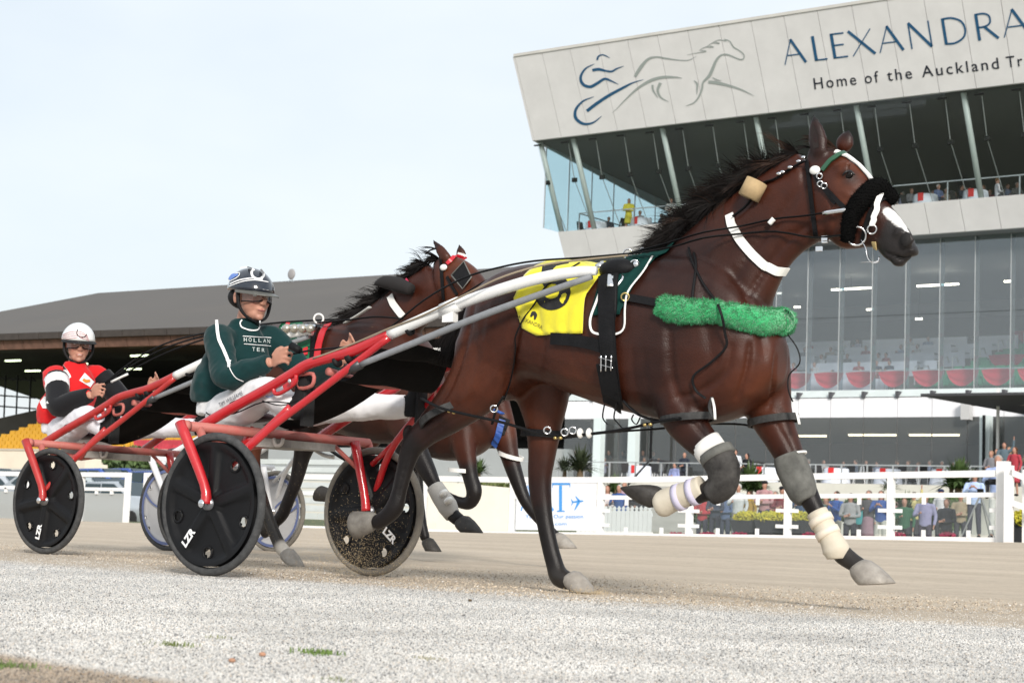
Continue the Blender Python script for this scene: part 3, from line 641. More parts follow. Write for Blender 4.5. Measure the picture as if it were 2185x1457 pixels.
# stepped concrete below the terrace, black stair rails
for k in range(6):
    G('step', MB().box((-42, 64.2+k*.6, 0), (-37.5, 64.8+k*.6, .45+k*.38)), mat('steps', (.42, .41, .38), .85, noise=.1, nscale=2))
blk = mat('rail_black', (.015, .015, .017), .4)
G('stair_rail', MB().tube([at_y(1340, 1034, 66), at_y(1388, 980, 68), at_y(1440, 987, 70)], .05, 6), blk)
G('stair_rail', MB().tube([at_y(1575, 1035, 66), at_y(1605, 985, 68), at_y(1652, 990, 70)], .05, 6), blk)
G('stair_rail', MB().tube([at_y(2085, 1020, 66), at_y(2118, 975, 68), at_y(2160, 960, 70)], .05, 6), blk)
for px in range(1190, 2190, 55):
    p = at_y(px, 1000, 69); G('terrace_rail_post', MB().box((p.x-.03, 69, 2.4), (p.x+.03, 69.06, 3.45)), steel)
G('terrace_rail', MB().bar((XL, 69.03, 3.46), (XR, 69.03, 3.46), .05, .05), steel)
# ---- red swags
red = mat('swag_red', (.55, .035, .06), .7, noise=.2, nscale=3, sheen=.3); redd = mat('swag_dark', (.30, .02, .04), .8)
def swag(xc, y, ztop, w_, drop, label, m=None):
    mb = MB(); n = 10; rows = 6
    for j in range(rows+1):
        for i in range(n+1):
            u = i/n*2-1; sag = (1-u*u)**.7*drop
            zz = ztop-(.04*(u*u))-sag*j/rows-(.10*(1-abs(u)))*0
            mb.v.append((xc+u*w_/2, y-.06*math.sin(j*2.2+.7)*(1-u*u), zz))
    for j in range(rows):
        for i in range(n): a = j*(n+1)+i; mb.f.append((a, a+1, a+n+2, a+n+1))
    put('swag', mb.mesh('swag', True), m or red, label=label, cat='bunting', group='red cloth swags on the first floor rail')
ords = ['first', 'second', 'third', 'fourth', 'fifth', 'sixth', 'seventh', 'eighth', 'ninth', 'tenth', 'eleventh', 'twelfth', 'thirteenth', 'fourteenth', 'fifteenth', 'sixteenth', 'seventeenth', 'eighteenth', 'nineteenth', 'twentieth', 'twenty first', 'twenty second', 'twenty third', 'twenty fourth']
for i in range(1, nmod-2):
    swag(XL+(i+.5)*MOD, 75.5, 8.05, MOD*.94, .75, 'red cloth swag on the middle storey front rail, %s from the left' % ords[i-1])
G('front_rail', MB().bar((XL, 75.6, 8.08), (XR+MOD, 75.6, 8.08), .05, .05), steel)
for k, (y, ww) in enumerate(((81, 8.7+1.0), (87, 10.8+.6))):
    for j in range(7):
        x = X_split+3.2-k*1.0+j*2.0
        swag(x, y, TIER[min(6, int((y-76.2)/2.1))][1]+1.0, 1.8, .7, 'red swag on the %s row above the green seats, %s from left' % (['lower', 'upper'][k], ords[j]), redd)
# green seats (beyond counting at this size, joined)
gr = mat('green_seat', (.025, .26, .13), .5)
mb = MB()
for k in range(0, 5):
    y, z = TIER[k]
    for sub in range(2):
        for j in range(26):
            x = X_split+.6+k*.4+j*.52; yy = y+sub*1.0+.2
            mb.hexa([(x, yy+.35, z+sub*.2), (x+.44, yy+.35, z+sub*.2), (x+.44, yy+.45, z+sub*.2), (x, yy+.45, z+sub*.2), (x+.02, yy+.5, z+.75+sub*.25), (x+.42, yy+.5, z+.75+sub*.25), (x+.42, yy+.58, z+.75+sub*.25), (x+.02, yy+.58, z+.75+sub*.25)])
            mb.box((x, yy, z+.35+sub*.2), (x+.44, yy+.4, z+.42+sub*.2))
put('green_seats', mb, gr, kind='stuff', label='rows of green stadium seats behind glass in the middle storey', cat='seats')
# ---- long white tables on the tiers and their clutter
clothw = mat('tablecloth', (.72, .76, .85), .8, noise=.05, nscale=2)
for k in range(6):
    y, z = TIER[k]; xe = X_split-1.2+k*.55
    L_ = [(XL+1, XL+9.5), (XL+10.2, XL+16), (XL+16.4, xe)]
    for j, (a, b) in enumerate(L_):
        mb = MB(); mb.box((a, y+.25, z+.72), (b, y+.95, z+.76)); mb.hexa([(a-.03, y+.2, z), (b+.03, y+.2, z), (b, y+.25, z), (a, y+.25, z), (a, y+.24, z+.76), (b, y+.24, z+.76), (b, y+.27, z+.76), (a, y+.27, z+.76)])
        put('long_table', mb, clothw, label='long white clothed table, %s tier of the middle storey, %s section' % (ords[k], ['left', 'middle', 'right'][j]), cat='table', group='white clothed tables on the tiers')
    for q_ in range(2):
        G('stair_handrail', MB().tube([(xe+.35+q_*.45, y+.2, z), (xe+.35+q_*.45, y+.2, z+.85), (xe+.35+q_*.45, y+.7, z+.95), (xe+.35+q_*.45, y+.9, z+.7)], .03, 5), steel)
# ---- round tables and chairs (terrace, upper floor)
rednap = mat('red_napkin', (.65, .03, .03), .7)
def round_table(x, y, z, label, group):
    t = thing('round_table', label, 'table', (x, y, z), group); n = 20; mb = MB(); rs = []
    for (r, h, wv) in ((.02, .75, 0), (.5, .75, 0), (.53, .73, 0), (.56, .4, .03), (.6, .02, .06)):
        rs.append([(x+math.cos(j/n*6.283)*(r+wv*math.sin(j*2.5)), y+math.sin(j/n*6.283)*(r+wv*math.sin(j*2.5)), z+h) for j in range(n)])
    mb.rings(rs, cap=False); put('tablecloth', mb.mesh('t', True), clothw, t)
    put('runner', MB().box((x-.13, y-.56, z+.4), (x+.13, y-.545, z+.765)), rednap, t); put('runner_top', MB().box((x-.13, y-.54, z+.757), (x+.13, y+.5, z+.765)), rednap, t)
def chair_proto():
    t = thing('banquet_chair', 'x', 'chair', (0,0,0), 'metal framed chairs at the round tables')
    cm = mat('chair_black', (.02, .02, .022), .6)
    put('seat', MB().box((-.22, -.2, .43), (.22, .22, .48)), cm, t, rel=True)
    put('backrest', MB().hexa([(-.21, .2, .5), (.21, .2, .5), (.21, .24, .5), (-.21, .24, .5), (-.2, .3, .92), (.2, .3, .92), (.2, .33, .92), (-.2, .33, .92)]), cm, t, rel=True)
    for sx in (-1, 1):
        for yy, y2 in ((-.2, -.26), (.2, .3)):
            put('leg', MB().tube([(sx*.2, yy, .46), (sx*.23, y2, 0)], .014, 5), white, t, rel=True)
    return t
CH = chair_proto(); ch_used = []
def chair(x, y, z, rz, label):
    if not ch_used: CH.location = (x, y, z); CH.rotation_euler = (0, 0, rz); CH['label'] = label; ch_used.append(1); return
    copy_tree(CH, (x, y, z), rz, label)
tb = [(1290, 73.0, 'round table with white cloth and red runner in the left bay of the upper storey', 15.12), (1400, 75.3, '', 0)]
for px, py, nm in ((1272, 480, 'leftmost, beside the end window'), (1368, 470, 'beside the woman in the yellow dress'), (1455, 462, 'behind the flying mane'), (1975, 418, 'right of the horse muzzle'), (2082, 408, 'near the right edge')):
    p = at_y(px, py, 74.6); round_table(p.x, 74.6, 15.12, 'white clothed round table in the upper storey, %s' % nm, 'round tables of the upper storey')
    for a, nn in ((.5, 'right'), (2.9, 'left')):
        chair(p.x+math.cos(a)*.95, 74.6+math.sin(a)*.95, 15.12, a-math.pi/2, 'black chair %s of the upper storey table %s' % (nn, nm))
for px, nm in ((1365, 'left of the black stair rail'), (1552, 'beside the seated man in the lilac shirt'), (1632, 'between the raised knee and the straight foreleg'), (1785, 'right of the straight foreleg'), (1895, 'above the fence post of the capped spectator'), (2015, 'left of the large spiky plant')):
    p = at_y(px, 1010, 71.3); round_table(p.x, 71.3, 2.65, 'white clothed round table on the terrace, %s' % nm, 'round tables of the terrace')
    for a, nn in ((.3, 'right'), (2.7, 'left'), (1.5, 'far')):
        chair(p.x+math.cos(a)*1.0, 71.3+math.sin(a)*.95, 2.65, a-math.pi/2, 'black chair %s of the terrace table %s' % (nn, nm))
# ---- logo and lettering on the fascia
PN = (FB-FA).cross(V(1,0,0)).normalized(); PO = FA+PN*(-.02 if PN.y > 0 else .02)
def onF(u, v): D = ray(u, v); return CAMLOC + D*((PO-CAMLOC).dot(PN)/D.dot(PN))
navy = mat('logo_navy', (.012, .09, .20), .5); sage = mat('logo_sage', (.33, .37, .36), .5); inkm = mat('logo_ink', (.015, .02, .035), .5)
Z = lambda pts: [(1080+x/3.902, 60+y/3.902) for x, y in pts]
def S(mb, pts, ws): stroke(mb, Z(pts), [w_/3.902/2 for w_ in ws], onF, 8)
mb = MB()
S(mb, [(758,268),(768,238),(800,224),(835,235),(864,252)], [16,14,9,9,2])
S(mb, [(735,300),(660,340),(620,410),(640,470),(700,490),(760,460),(820,425),(870,440),(935,470)], [2,14,22,24,24,24,20,14,2])
S(mb, [(718,353),(770,345),(830,358),(880,362),(920,340),(980,318)], [22,24,16,16,12,2])
S(mb, [(733,572),(640,610),(580,680),(580,750),(640,797),(720,790),(797,733)], [2,14,22,26,22,14,2])
S(mb, [(672,692),(760,625),(860,560),(980,495),(1060,455),(1145,430)], [26,26,24,20,10,2])
put('driver_logo', mb, navy, gs)
mb = MB()
S(mb, [(1073,405),(1120,330),(1180,262),(1250,242),(1340,255),(1440,268),(1520,268),(1585,235)], [24,30,20,12,12,6,6,2])
S(mb, [(1505,225),(1590,208),(1665,195),(1610,185)], [2,5,8,3]); S(mb, [(1610,185),(1660,160),(1725,160),(1690,148)], [3,6,9,3])
S(mb, [(1665,160),(1720,125),(1775,130),(1740,115)], [3,6,9,3]); S(mb, [(1720,120),(1775,100),(1830,108),(1815,95)], [3,6,8,3])
S(mb, [(1815,95),(1860,110),(1895,160),(1945,190),(1980,225),(1975,258),(1945,262),(1890,240),(1840,222),(1790,228),(1750,270),(1715,350),(1690,400),(1640,455),(1630,510),(1600,580),(1560,625),(1495,650)], [5,7,9,8,8,9,9,10,12,14,20,26,26,14,16,14,10,2])
S(mb, [(905,690),(1000,590),(1100,500),(1200,440),(1300,412),(1400,410),(1465,418)], [3,10,18,24,24,14,2])
S(mb, [(905,680),(895,697),(880,710)], [2,3,1]); S(mb, [(1218,475),(1225,520),(1265,583)], [18,14,2]); S(mb, [(1285,458),(1262,520),(1290,580),(1355,615)], [26,20,12,2])
S(mb, [(1562,437),(1590,465),(1590,510),(1588,558)], [2,16,12,2]); S(mb, [(1684,450),(1760,458),(1860,482),(1960,515),(2065,566)], [24,26,18,12,2]); S(mb, [(1716,412),(1750,430),(1795,440)], [4,10,2])
put('horse_logo', mb, sage, gs)
# ALEXANDRA: thick and thin strokes, x in 0..1 of the letter box, y in 0..1 of the cap height
LET = {'A': [([(0,0),(.46,1)], .035), ([(.44,1),(1,0)], .09), ([(.2,.36),(.76,.36)], .04)], 'L': [([(.18,1),(.18,0)], .1), ([(.12,.03),(1,.03)], .05)],
       'E': [([(.18,1),(.18,0)], .1), ([(.12,.03),(1,.03)], .05), ([(.2,.52),(.85,.52)], .05), ([(.12,.97),(.95,.97)], .05)], 'X': [([(0,1),(1,0)], .09), ([(.95,1),(.05,0)], .035)],
       'N': [([(.1,0),(.1,1)], .045), ([(.1,1),(.92,0)], .09), ([(.92,0),(.92,1)], .045)], 'D': [([(.14,0),(.14,1)], .09), ([(.14,.97),(.5,.97),(.85,.8),(.96,.5),(.85,.2),(.5,.03),(.14,.03)], .06)],
       'R': [([(.14,0),(.14,1)], .09), ([(.14,.97),(.5,.97),(.72,.86),(.72,.62),(.5,.5),(.14,.48)], .055), ([(.42,.5),(1,0)], .085)]}
XP = [('A',1675,1720),('L',1737,1766),('E',1776,1810),('X',1818,1868),('A',1878,1928),('N',1941,1993),('D',2012,2066),('R',2084,2131),('A',2143,2198)]
for ch, xa, xb in XP:
    mb = MB(); base = lambda x: 139-.1245*(x-1675)
    for pts, wd in LET[ch]:
        cap = 52+(xa-1675)*.0125
        q = [(xa+(xb-xa)*x-9*y, base(xa+(xb-xa)*x)-cap*y) for x, y in pts]
        wpx = wd*cap; stroke(mb, q, [wpx*.62]*len(q), onF, 6 if len(q) > 2 else 0)
    put('letter', mb, navy, gs)
for wd_, xa, xb in (('Home',1738,1828),('of',1846,1876),('the',1894,1947),('Auckland',1968,2132),('Tr',2149,2183)): px_text(wd_, (xa, 191-.112*(xa-1738)), (xb, 191-.112*(xb-1738)), (-3, -24), onF, 'lettering', inkm, gs, bold=.004, space=1.25)
# ================================================================== LEFT STAND
ls = thing('old_stand', 'low older grandstand with a broad grey brown roof and dark lit underside at left', 'building', (-90, 80, 0))
Lp = lambda nm, mb, m, **k: put(nm, mb, m, ls, **k)
roofm = mat('roof_brown', (.105, .095, .085), .8, noise=.12, nscale=.15, bump=.1, bscale=2)
eL, eR = at_y(0, 712, 75), at_y(590, 692, 75); dirE = (eR-eL)/(eR.x-eL.x)
E0 = eL+dirE*(-48); E1 = eR+dirE*(24)
R0 = at_y(210, 625, 100); R1 = at_y(1040, 573, 100); dR = (R1-R0)/(R1.x-R0.x); R1 = R0+dR*(E1.x-2-R0.x)
# left hip foot chosen on the picture line of the hip
best = min(((abs((lambda q: q[1]-(625+40/210*(210-q[0])))(((lambda P: (CX+FPX*P.dot(_R)/P.dot(_F), CY-FPX*P.dot(_U)/P.dot(_F)))(eL+dirE*k-CAMLOC)))), k) for k in np.arange(-45, -2, .5)))
E0 = eL+dirE*best[1]
Lp('roof', MB().add([E0, E1, R1, R0, E0+V(-45, 55, 0), E1+V(0, 55, 0)], [(0,1,2,3), (0,3,4), (3,2,5,4)]), roofm)
UR = at_y(40, 803, 101).z-E0.z
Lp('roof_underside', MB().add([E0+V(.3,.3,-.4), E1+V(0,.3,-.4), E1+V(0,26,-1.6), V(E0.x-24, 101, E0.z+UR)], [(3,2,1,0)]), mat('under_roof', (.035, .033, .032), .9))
n_ = int((E1.x-E0.x)/2.0)
gut = mat('gutter_brown', (.055, .045, .04), .8, noise=.3, nscale=2); rus = mat('rust_soffit', (.16, .085, .06), .9, noise=.4, nscale=2)
for i in range(n_):
    a = E0+dirE*(i*2.0+.02); b = E0+dirE*(i*2.0+1.96)
    Lp('gutter_panel', MB().hexa([a+V(0,0,-.42), b+V(0,0,-.42), b+V(0,.3,-.42), a+V(0,.3,-.42), a+V(0,-.05,-.02), b+V(0,-.05,-.02), b+V(0,.3,-.02), a+V(0,.3,-.02)]), gut)
    Lp('soffit_board', MB().hexa([a+V(0,.5,-1.0), b+V(0,.5,-1.0), b+V(0,.7,-1.0), a+V(0,.7,-1.0), a+V(0,.3,-.45), b+V(0,.3,-.45), b+V(0,.5,-.45), a+V(0,.5,-.45)]), rus)
xw = at_y(72, 830, 97).x
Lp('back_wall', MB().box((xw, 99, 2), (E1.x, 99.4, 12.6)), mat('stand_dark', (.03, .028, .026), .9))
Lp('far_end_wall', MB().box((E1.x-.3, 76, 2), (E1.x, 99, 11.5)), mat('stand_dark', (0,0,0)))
conc = mat('raked_concrete', (.14, .125, .11), .9, noise=.15, nscale=.6)
Lp('raked_wall', MB().hexa([at_y(-60, 1000, 96), at_y(240, 1000, 96), at_y(240, 1000, 98), at_y(-60, 1000, 98), at_y(-60, 905, 96), at_y(240, 838, 96), at_y(240, 838, 98), at_y(-60, 905, 98)]), conc)
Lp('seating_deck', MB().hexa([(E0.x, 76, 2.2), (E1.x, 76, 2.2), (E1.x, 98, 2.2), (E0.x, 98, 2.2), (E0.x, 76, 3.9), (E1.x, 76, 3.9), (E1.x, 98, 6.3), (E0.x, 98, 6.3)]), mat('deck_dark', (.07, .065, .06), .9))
frm = mat('frame_black', (.02, .02, .02), .6)
for px in (-20, 12, 38, 66): Lp('window_mullion', MB().bar(at_y(px, 800, 97), at_y(px-4, 900, 97), .10, .10), frm)
for ya in (808, 845, 868): Lp('window_transom', MB().bar(at_y(-60, ya-6, 97.1), at_y(76, ya+4, 97.1), .12, .12), frm)
for px in range(-20, 76, 16): Lp('truss', MB().bar(at_y(px, 812, 97.2), at_y(px+8, 805, 97.2), .06, .06), frm); Lp('truss', MB().bar(at_y(px+8, 805, 97.2), at_y(px+16, 812, 97.2), .06, .06), frm)
tubg = mat('tube_green', (.85, 1, .62), emit=2.5)
for i, (px, py) in enumerate([(58,735),(212,730),(380,725),(470,755),(298,752),(28,763),(170,770),(388,790),(70,785),(284,781),(330,755)]):
    if i == 10: continue
    U0_ = E0+V(.3,.3,-.4); Un = (E1+V(0,.3,-.4)-U0_).cross(E1+V(0,26,-1.6)-U0_).normalized(); D_ = ray(px, py+2); p = CAMLOC+D_*((U0_-CAMLOC).dot(Un)/D_.dot(Un))-V(0,0,.1); w_ = .8
    r_ = thing('fluorescent_lamp', 'greenish lit tube lamp under the old roof, %s' % ['front row, left of the white helmet','right above the white helmet','rightmost of the front row','left of the green jacket, second row','middle of the second row','far left in the second row','just left of the red silks shoulder','above the white shaft in the lowest row','lowest one at far left','between the two drivers in the third row'][i], 'lamp', p, 'tube lamps of the old stand')
    put('tube', MB().box((p.x-w_, p.y-.1, p.z-.1), (p.x+w_, p.y+.1, p.z)), tubg, r_); put('fitting', MB().box((p.x-w_-.05, p.y-.12, p.z+.003), (p.x+w_+.05, p.y+.12, p.z+.07)), frm, r_)
# yellow seats
ys_m = mat('yellow_seat', (.62, .33, .02), .5, noise=.1, nscale=2); mb = MB()
for k in range(9):
    for j in range(32):
        x = -101+j*.62; y = 75.2+k*.75; z = 3.75+k*.28
        mb.hexa([(x, y+.4, z), (x+.55, y+.4, z), (x+.55, y+.48, z), (x, y+.48, z), (x+.02, y+.5, z+.5), (x+.53, y+.5, z+.5), (x+.53, y+.56, z+.5), (x+.02, y+.56, z+.5)]); mb.box((x, y, z+.1), (x+.55, y+.42, z+.16))
put('yellow_seats', mb, ys_m, kind='stuff', label='rows of yellow plastic seats in the old stand at the far left', cat='seats')
# cream walls below
for i, (pa, ta, ba, m_) in enumerate([((-80, 90), 960, 1012, (.70, .62, .50)), ((92, 180), 965, 1012, (.66, .60, .50)), ((182, 262), 972, 1012, (.72, .66, .54)), ((264, 460), 962, 1012, (.74, .68, .56))]):
    A = at_y(pa[0], ta, 73-i*.1); B = at_y(pa[1], ba, 73-i*.1)
    Lp('cream_wall', MB().box((A.x, A.y, B.z-1.5), (B.x, A.y+.4, A.z)), mat('cream%d' % i, m_, .8, noise=.12, nscale=.5))
    Lp('wall_cap', MB().box((A.x, A.y-.06, A.z+.003), (B.x, A.y+.46, A.z+.12)), mat('cream_cap', (.5, .44, .36), .8))
for i_, ch_ in enumerate('EPSOM'): px_text(ch_, (258+i_*11.3, 986+i_*.4), (266+i_*11.3, 986.3+i_*.4), (0, -11), onY(72.6), 'letter', inkm, ls)
for i, px in enumerate((312, 342, 372)):
    p = at_y(px, 938, 74); swag(p.x, 74, p.z, 2.3, 1.2, 'red cloth swag on the old stand wall, %s of the three' % ['left', 'middle', 'right'][i], red)
for k in range(5): Lp('concrete_step', MB().box((at_y(222, 1000, 70).x+k*.0, 70+k*.4, 1.8), (at_y(250, 1000, 70).x, 70.4+k*.4, 2.5+k*.33)), mat('steps', (0,0,0)))
# middle part between the two stands, behind the sulkies
A = at_y(560, 960, 74); B = at_y(1200, 1000, 74)
Lp('link_wall', MB().box((A.x, 74.5, 0), (B.x, 75, A.z+.2)), mat('link_wall', (.34, .36, .36), .8, noise=.1, nscale=.5))
Lp('link_front', MB().box((A.x-14, 68, 0), (A.x, 68.3, 2.6)), mat('terrace_cream', (0,0,0)))
# roof dish
p = at_y(622, 585, 99); d_ = thing('satellite_dish', 'small grey dish on the ridge of the old stand roof', 'dish', p-V(0,0,.9))
mb = MB(); mb.ell(p, .38, .12, .42, nu=16, nv=10); put('dish', mb.mesh('d', True), mat('dish_grey', (.3, .29, .29), .5), d_)
mb = MB(); mb.bar(p-V(0,-.1,0), p-V(0,-.1,1.1), .06, .06); mb.bar(p-V(0,0,.3), p-V(.6,0,1.0), .04, .04); mb.bar(p-V(0,0,.3), p-V(-.6,0,1.0), .04, .04); put('mast', mb, steel, d_)
# ================================================================== CARS
def car(px, py_roof, Y, col, label, sc=1.0, rz=0):
    p = at_y(px, py_roof, Y); z0 = p.z-1.45*sc; root = thing('parked_car', label, 'car', (p.x, Y, z0), 'cars parked behind the fence')
    cp = mat('car_%d_%d_%d' % tuple(int(c*99) for c in col), col, .25, .3, coat=1); gl = mat('car_glass', (.03, .05, .06), .05)
    ti = mat('tyre_far', (.02, .02, .02), .9); X = p.x
    prof = [(-2.2, .55), (-2.15, .85), (-1.9, .95), (-1.45, 1.0), (-.75, 1.42), (.5, 1.45), (1.15, 1.05), (2.0, .88), (2.2, .6), (2.15, .3), (-2.15, .3)]
    rs = []
    for s_, wsc in ((-1, .88), (-.93, 1), (.93, 1), (1, .88)):
        rs.append([(X+x*sc, Y+s_*.86*sc*(1 if z < 1.05 else .86), z0+(z if z < .9 else .9+(z-.9)*(1 if abs(s_) < 1 else .97))*sc) for x, z in prof])
    put('body', MB().rings(rs).mesh('b', True), cp, root)
    for s_ in (-1, 1):
        y = Y+s_*.80*sc; yt = Y+s_*.775*sc
        for a, b, c, d in (((-1.2, 1.03), (-.1, 1.03), (-.1, 1.36), (-.68, 1.36)), ((0, 1.03), (1.0, 1.05), (.48, 1.37), (0, 1.37))):
            pts = [(X+q[0]*sc, (y if q[1] < 1.2 else yt)+s_*.015, z0+q[1]*sc) for q in (a, b, c, d)]
            put('side_window', MB().add(pts+[(q[0], q[1]-s_*.04, q[2]) for q in pts], [(0,1,2,3), (7,6,5,4), (0,1,5,4), (1,2,6,5), (2,3,7,6), (3,0,4,7)]), gl, root)
        for wx in (-1.35, 1.35):
            mb = MB(); mb.tube([(X+wx*sc, Y+s_*.7*sc, z0+.31*sc), (X+wx*sc, Y+s_*.9*sc, z0+.31*sc)], .31*sc, 14); wq = put('wheel', mb, ti, root)
    put('windscreen', MB().hexa([(X+1.16*sc, Y-.66*sc, z0+1.06*sc), (X+1.16*sc, Y+.66*sc, z0+1.06*sc), (X+1.12*sc, Y+.66*sc, z0+1.02*sc), (X+1.12*sc, Y-.66*sc, z0+1.02*sc), (X+.56*sc, Y-.62*sc, z0+1.45*sc), (X+.56*sc, Y+.62*sc, z0+1.45*sc), (X+.5*sc, Y+.62*sc, z0+1.42*sc), (X+.5*sc, Y-.62*sc, z0+1.42*sc)]), gl, root)
for a in [(25, 1016, 37, (.55, .58, .62), 'white car at the far left behind the two rail fence', 1.15), (-30, 998, 45, (.02, .05, .14), 'dark blue car at the left edge in the back row', 1.1),
          (125, 1012, 37, (.45, .48, .50), 'silver car hidden mostly by the rear sulky wheel', 1.15), (205, 1020, 36.5, (.5, .55, .56), 'pale silver car right of the rear sulky wheel', 1.1), (262, 1028, 36, (.42, .46, .5), 'silver car with blue tinted windows near the gate gap', 1.0),
          (300, 1030, 37.5, (.5, .5, .52), 'light grey car beside the gate gap', 1.0), (225, 1000, 44, (.02, .09, .42), 'bright blue car in the back row, left one of two', 1.0), (285, 1000, 45, (.015, .06, .35), 'bright blue car in the back row under the shrub', 1.0), (345, 1005, 44, (.03, .08, .3), 'blue car in the back row behind the grey wheel', 1.0), (85, 1003, 45, (.04, .05, .08), 'black car in the back row behind the rear sulky wheel', 1.0)]:
    car(*a)
# ================================================================== HORSES
def ring_lim(c, T, rp, rl, n=16, ex=1.0, lat=V(0,1,0)):
    P = T.cross(lat).normalized(); L = P.cross(T).normalized()
    return [c + P*(math.cos(2*math.pi*j/n)*rp) + L*(math.sin(2*math.pi*j/n)*rl) for j in range(n)]
def chain(mb, pts, k=4, cols=None, store=None):
    """pts: (Vector, rp, rl, colour). smooth tapered limb with rounded ends"""
    P, A = spline([p[0] for p in pts], [p[1] for p in pts], k); _, B = spline([p[0] for p in pts], [p[2] for p in pts], k)
    n = len(P); rs = []
    for i in range(n):
        T = (P[min(i+1, n-1)]-P[max(i-1, 0)]).normalized()
        if i == 0: rs.append(ring_lim(P[0]-T*A[0]*.5, T, A[0]*.45, B[0]*.45))
        rs.append(ring_lim(P[i], T, A[i], B[i]))
        if i == n-1: rs.append(ring_lim(P[i]+T*A[i]*.5, T, A[i]*.45, B[i]*.45))
        if store is not None: store.append((P[i], pts[min(int(i/k+.5), len(pts)-1)][3]))
    mb.rings(rs)
def sect(mb, st, k=4, store=None, n=22, pw=.85):
    """trunk/neck/head loft; st: (top Vector, bottom Vector, half width, colour)"""
    T_, W = spline([s[0] for s in st], [s[2] for s in st], k); B_, _ = spline([s[1] for s in st], [s[2] for s in st], k)
    rs = []
    N = len(T_)
    for i in range(N):
        c = (T_[i]+B_[i])/2; u = (T_[i]-B_[i])/2; r = []
        for j in range(n):
            a = 2*math.pi*j/n; ca, sa = math.cos(a), math.sin(a)
            r.append(c + u*(abs(ca)**pw*(1 if ca > 0 else -1)) + V(0,1,0)*W[i]*(abs(sa)**pw*(1 if sa > 0 else -1)))
        if i in (0, N-1):
            r0 = [c+(q-c)*.5 for q in r]; ax = ((T_[1]+B_[1])/2-(T_[0]+B_[0])/2) if i == 0 else ((T_[-1]+B_[-1])/2-(T_[-2]+B_[-2])/2)
            off = ax.normalized()*W[i]*.45*(-1 if i == 0 else 1); r0 = [q+off for q in r0]
            rs += [r0, r] if i == 0 else [r, r0]
        else: rs.append(r)
        if store is not None:
            cc = st[min(int(i/k+.5), len(st)-1)][3]
            for f_ in (.85, .4, 0, -.4, -.85): store.append((c+u*f_+V(0,W[i]*.6,0), cc)); store.append((c+u*f_-V(0,W[i]*.6,0), cc))
    mb.rings(rs)
COATS = {}
def paint(me, store, table, extra=()):
    """coat colours: nearest body station decides, softly; extra = (point, radius, colour)"""
    P = np.array([p[0][:] for p in store]); Cc = np.array([table[p[1]] for p in store])
    n = len(me.vertices); co = np.empty(n*3); me.vertices.foreach_get('co', co); co = co.reshape(-1, 3); out = np.empty((n, 4)); out[:, 3] = 1
    for a in range(0, n, 4000):
        d = ((co[a:a+4000, None, :]-P[None])**2).sum(-1)+1e-5; w_ = d**-3; w_ /= w_.sum(1, keepdims=True); out[a:a+4000, :3] = w_@Cc
    for p, r, c, soft in extra:
        d = np.sqrt(((co-np.array(p[:]))**2).sum(1)); k = np.clip((r-d)/(r*soft), 0, 1)[:, None]; out[:, :3] = out[:, :3]*(1-k)+np.array(c)*k
    at = me.color_attributes.new('coat', 'FLOAT_COLOR', 'POINT'); at.data.foreach_set('color', out.ravel())
def coat_mat(name, rough=.42):
    m = mat(name, (.1,.03,.01), rough, attr='coat', noise=.30, nscale=10, bump=.20, bscale=170, spec=.30); return m
BAY = {'b': (.049, .0120, .0055), 'r': (.086, .0225, .0088), 'd': (.019, .0065, .005), 'k': (.008, .006, .006), 'g': (.025, .022, .02), 'm': (.018, .015, .0145), 'w': (.7, .66, .6), 'n': (.032, .009, .005)}
def hoof(parent, base, toe, heel_dir, rc=.045, rg=.062, col='hoof', label=None, dirty=True):
    """base: coronet centre, toe: ground centre; heel_dir: unit vector pointing to the toe along the sole"""
    ax = (toe-base).normalized(); t = heel_dir.normalized(); s = ax.cross(t).normalized(); t0 = (t-ax*t.dot(ax)).normalized()
    rs = []
    for f_, r in ((-.25, rc*.75), (0, rc), (.35, rc+(rg-rc)*.4), (.7, rc+(rg-rc)*.75), (.97, rg), (1.0, rg*.93)):
        c = base+(toe-base)*f_; ring = []; t2 = (t0*(1-max(f_,0))+t*max(f_,0)).normalized()
        for j in range(18):
            a = 2*math.pi*j/18; x = math.cos(a); ring.append(c+t2*(x*r*(1.12 if x > 0 else .95)+(.02*f_))+s*math.sin(a)*r*.95)
        rs.append(ring)
    m = mat('hoof_'+col, {'hoof': (.24, .225, .20), 'dark': (.05, .045, .04), 'light': (.38, .35, .31)}[col], .6, noise=.45, nscale=22, bump=.3, bscale=90, col2={'hoof': (.10, .09, .08), 'dark': (.018, .015, .013), 'light': (.20, .18, .16)}[col])
    return put('hoof', MB().rings(rs).mesh('hoof', True), m, parent, label=label)
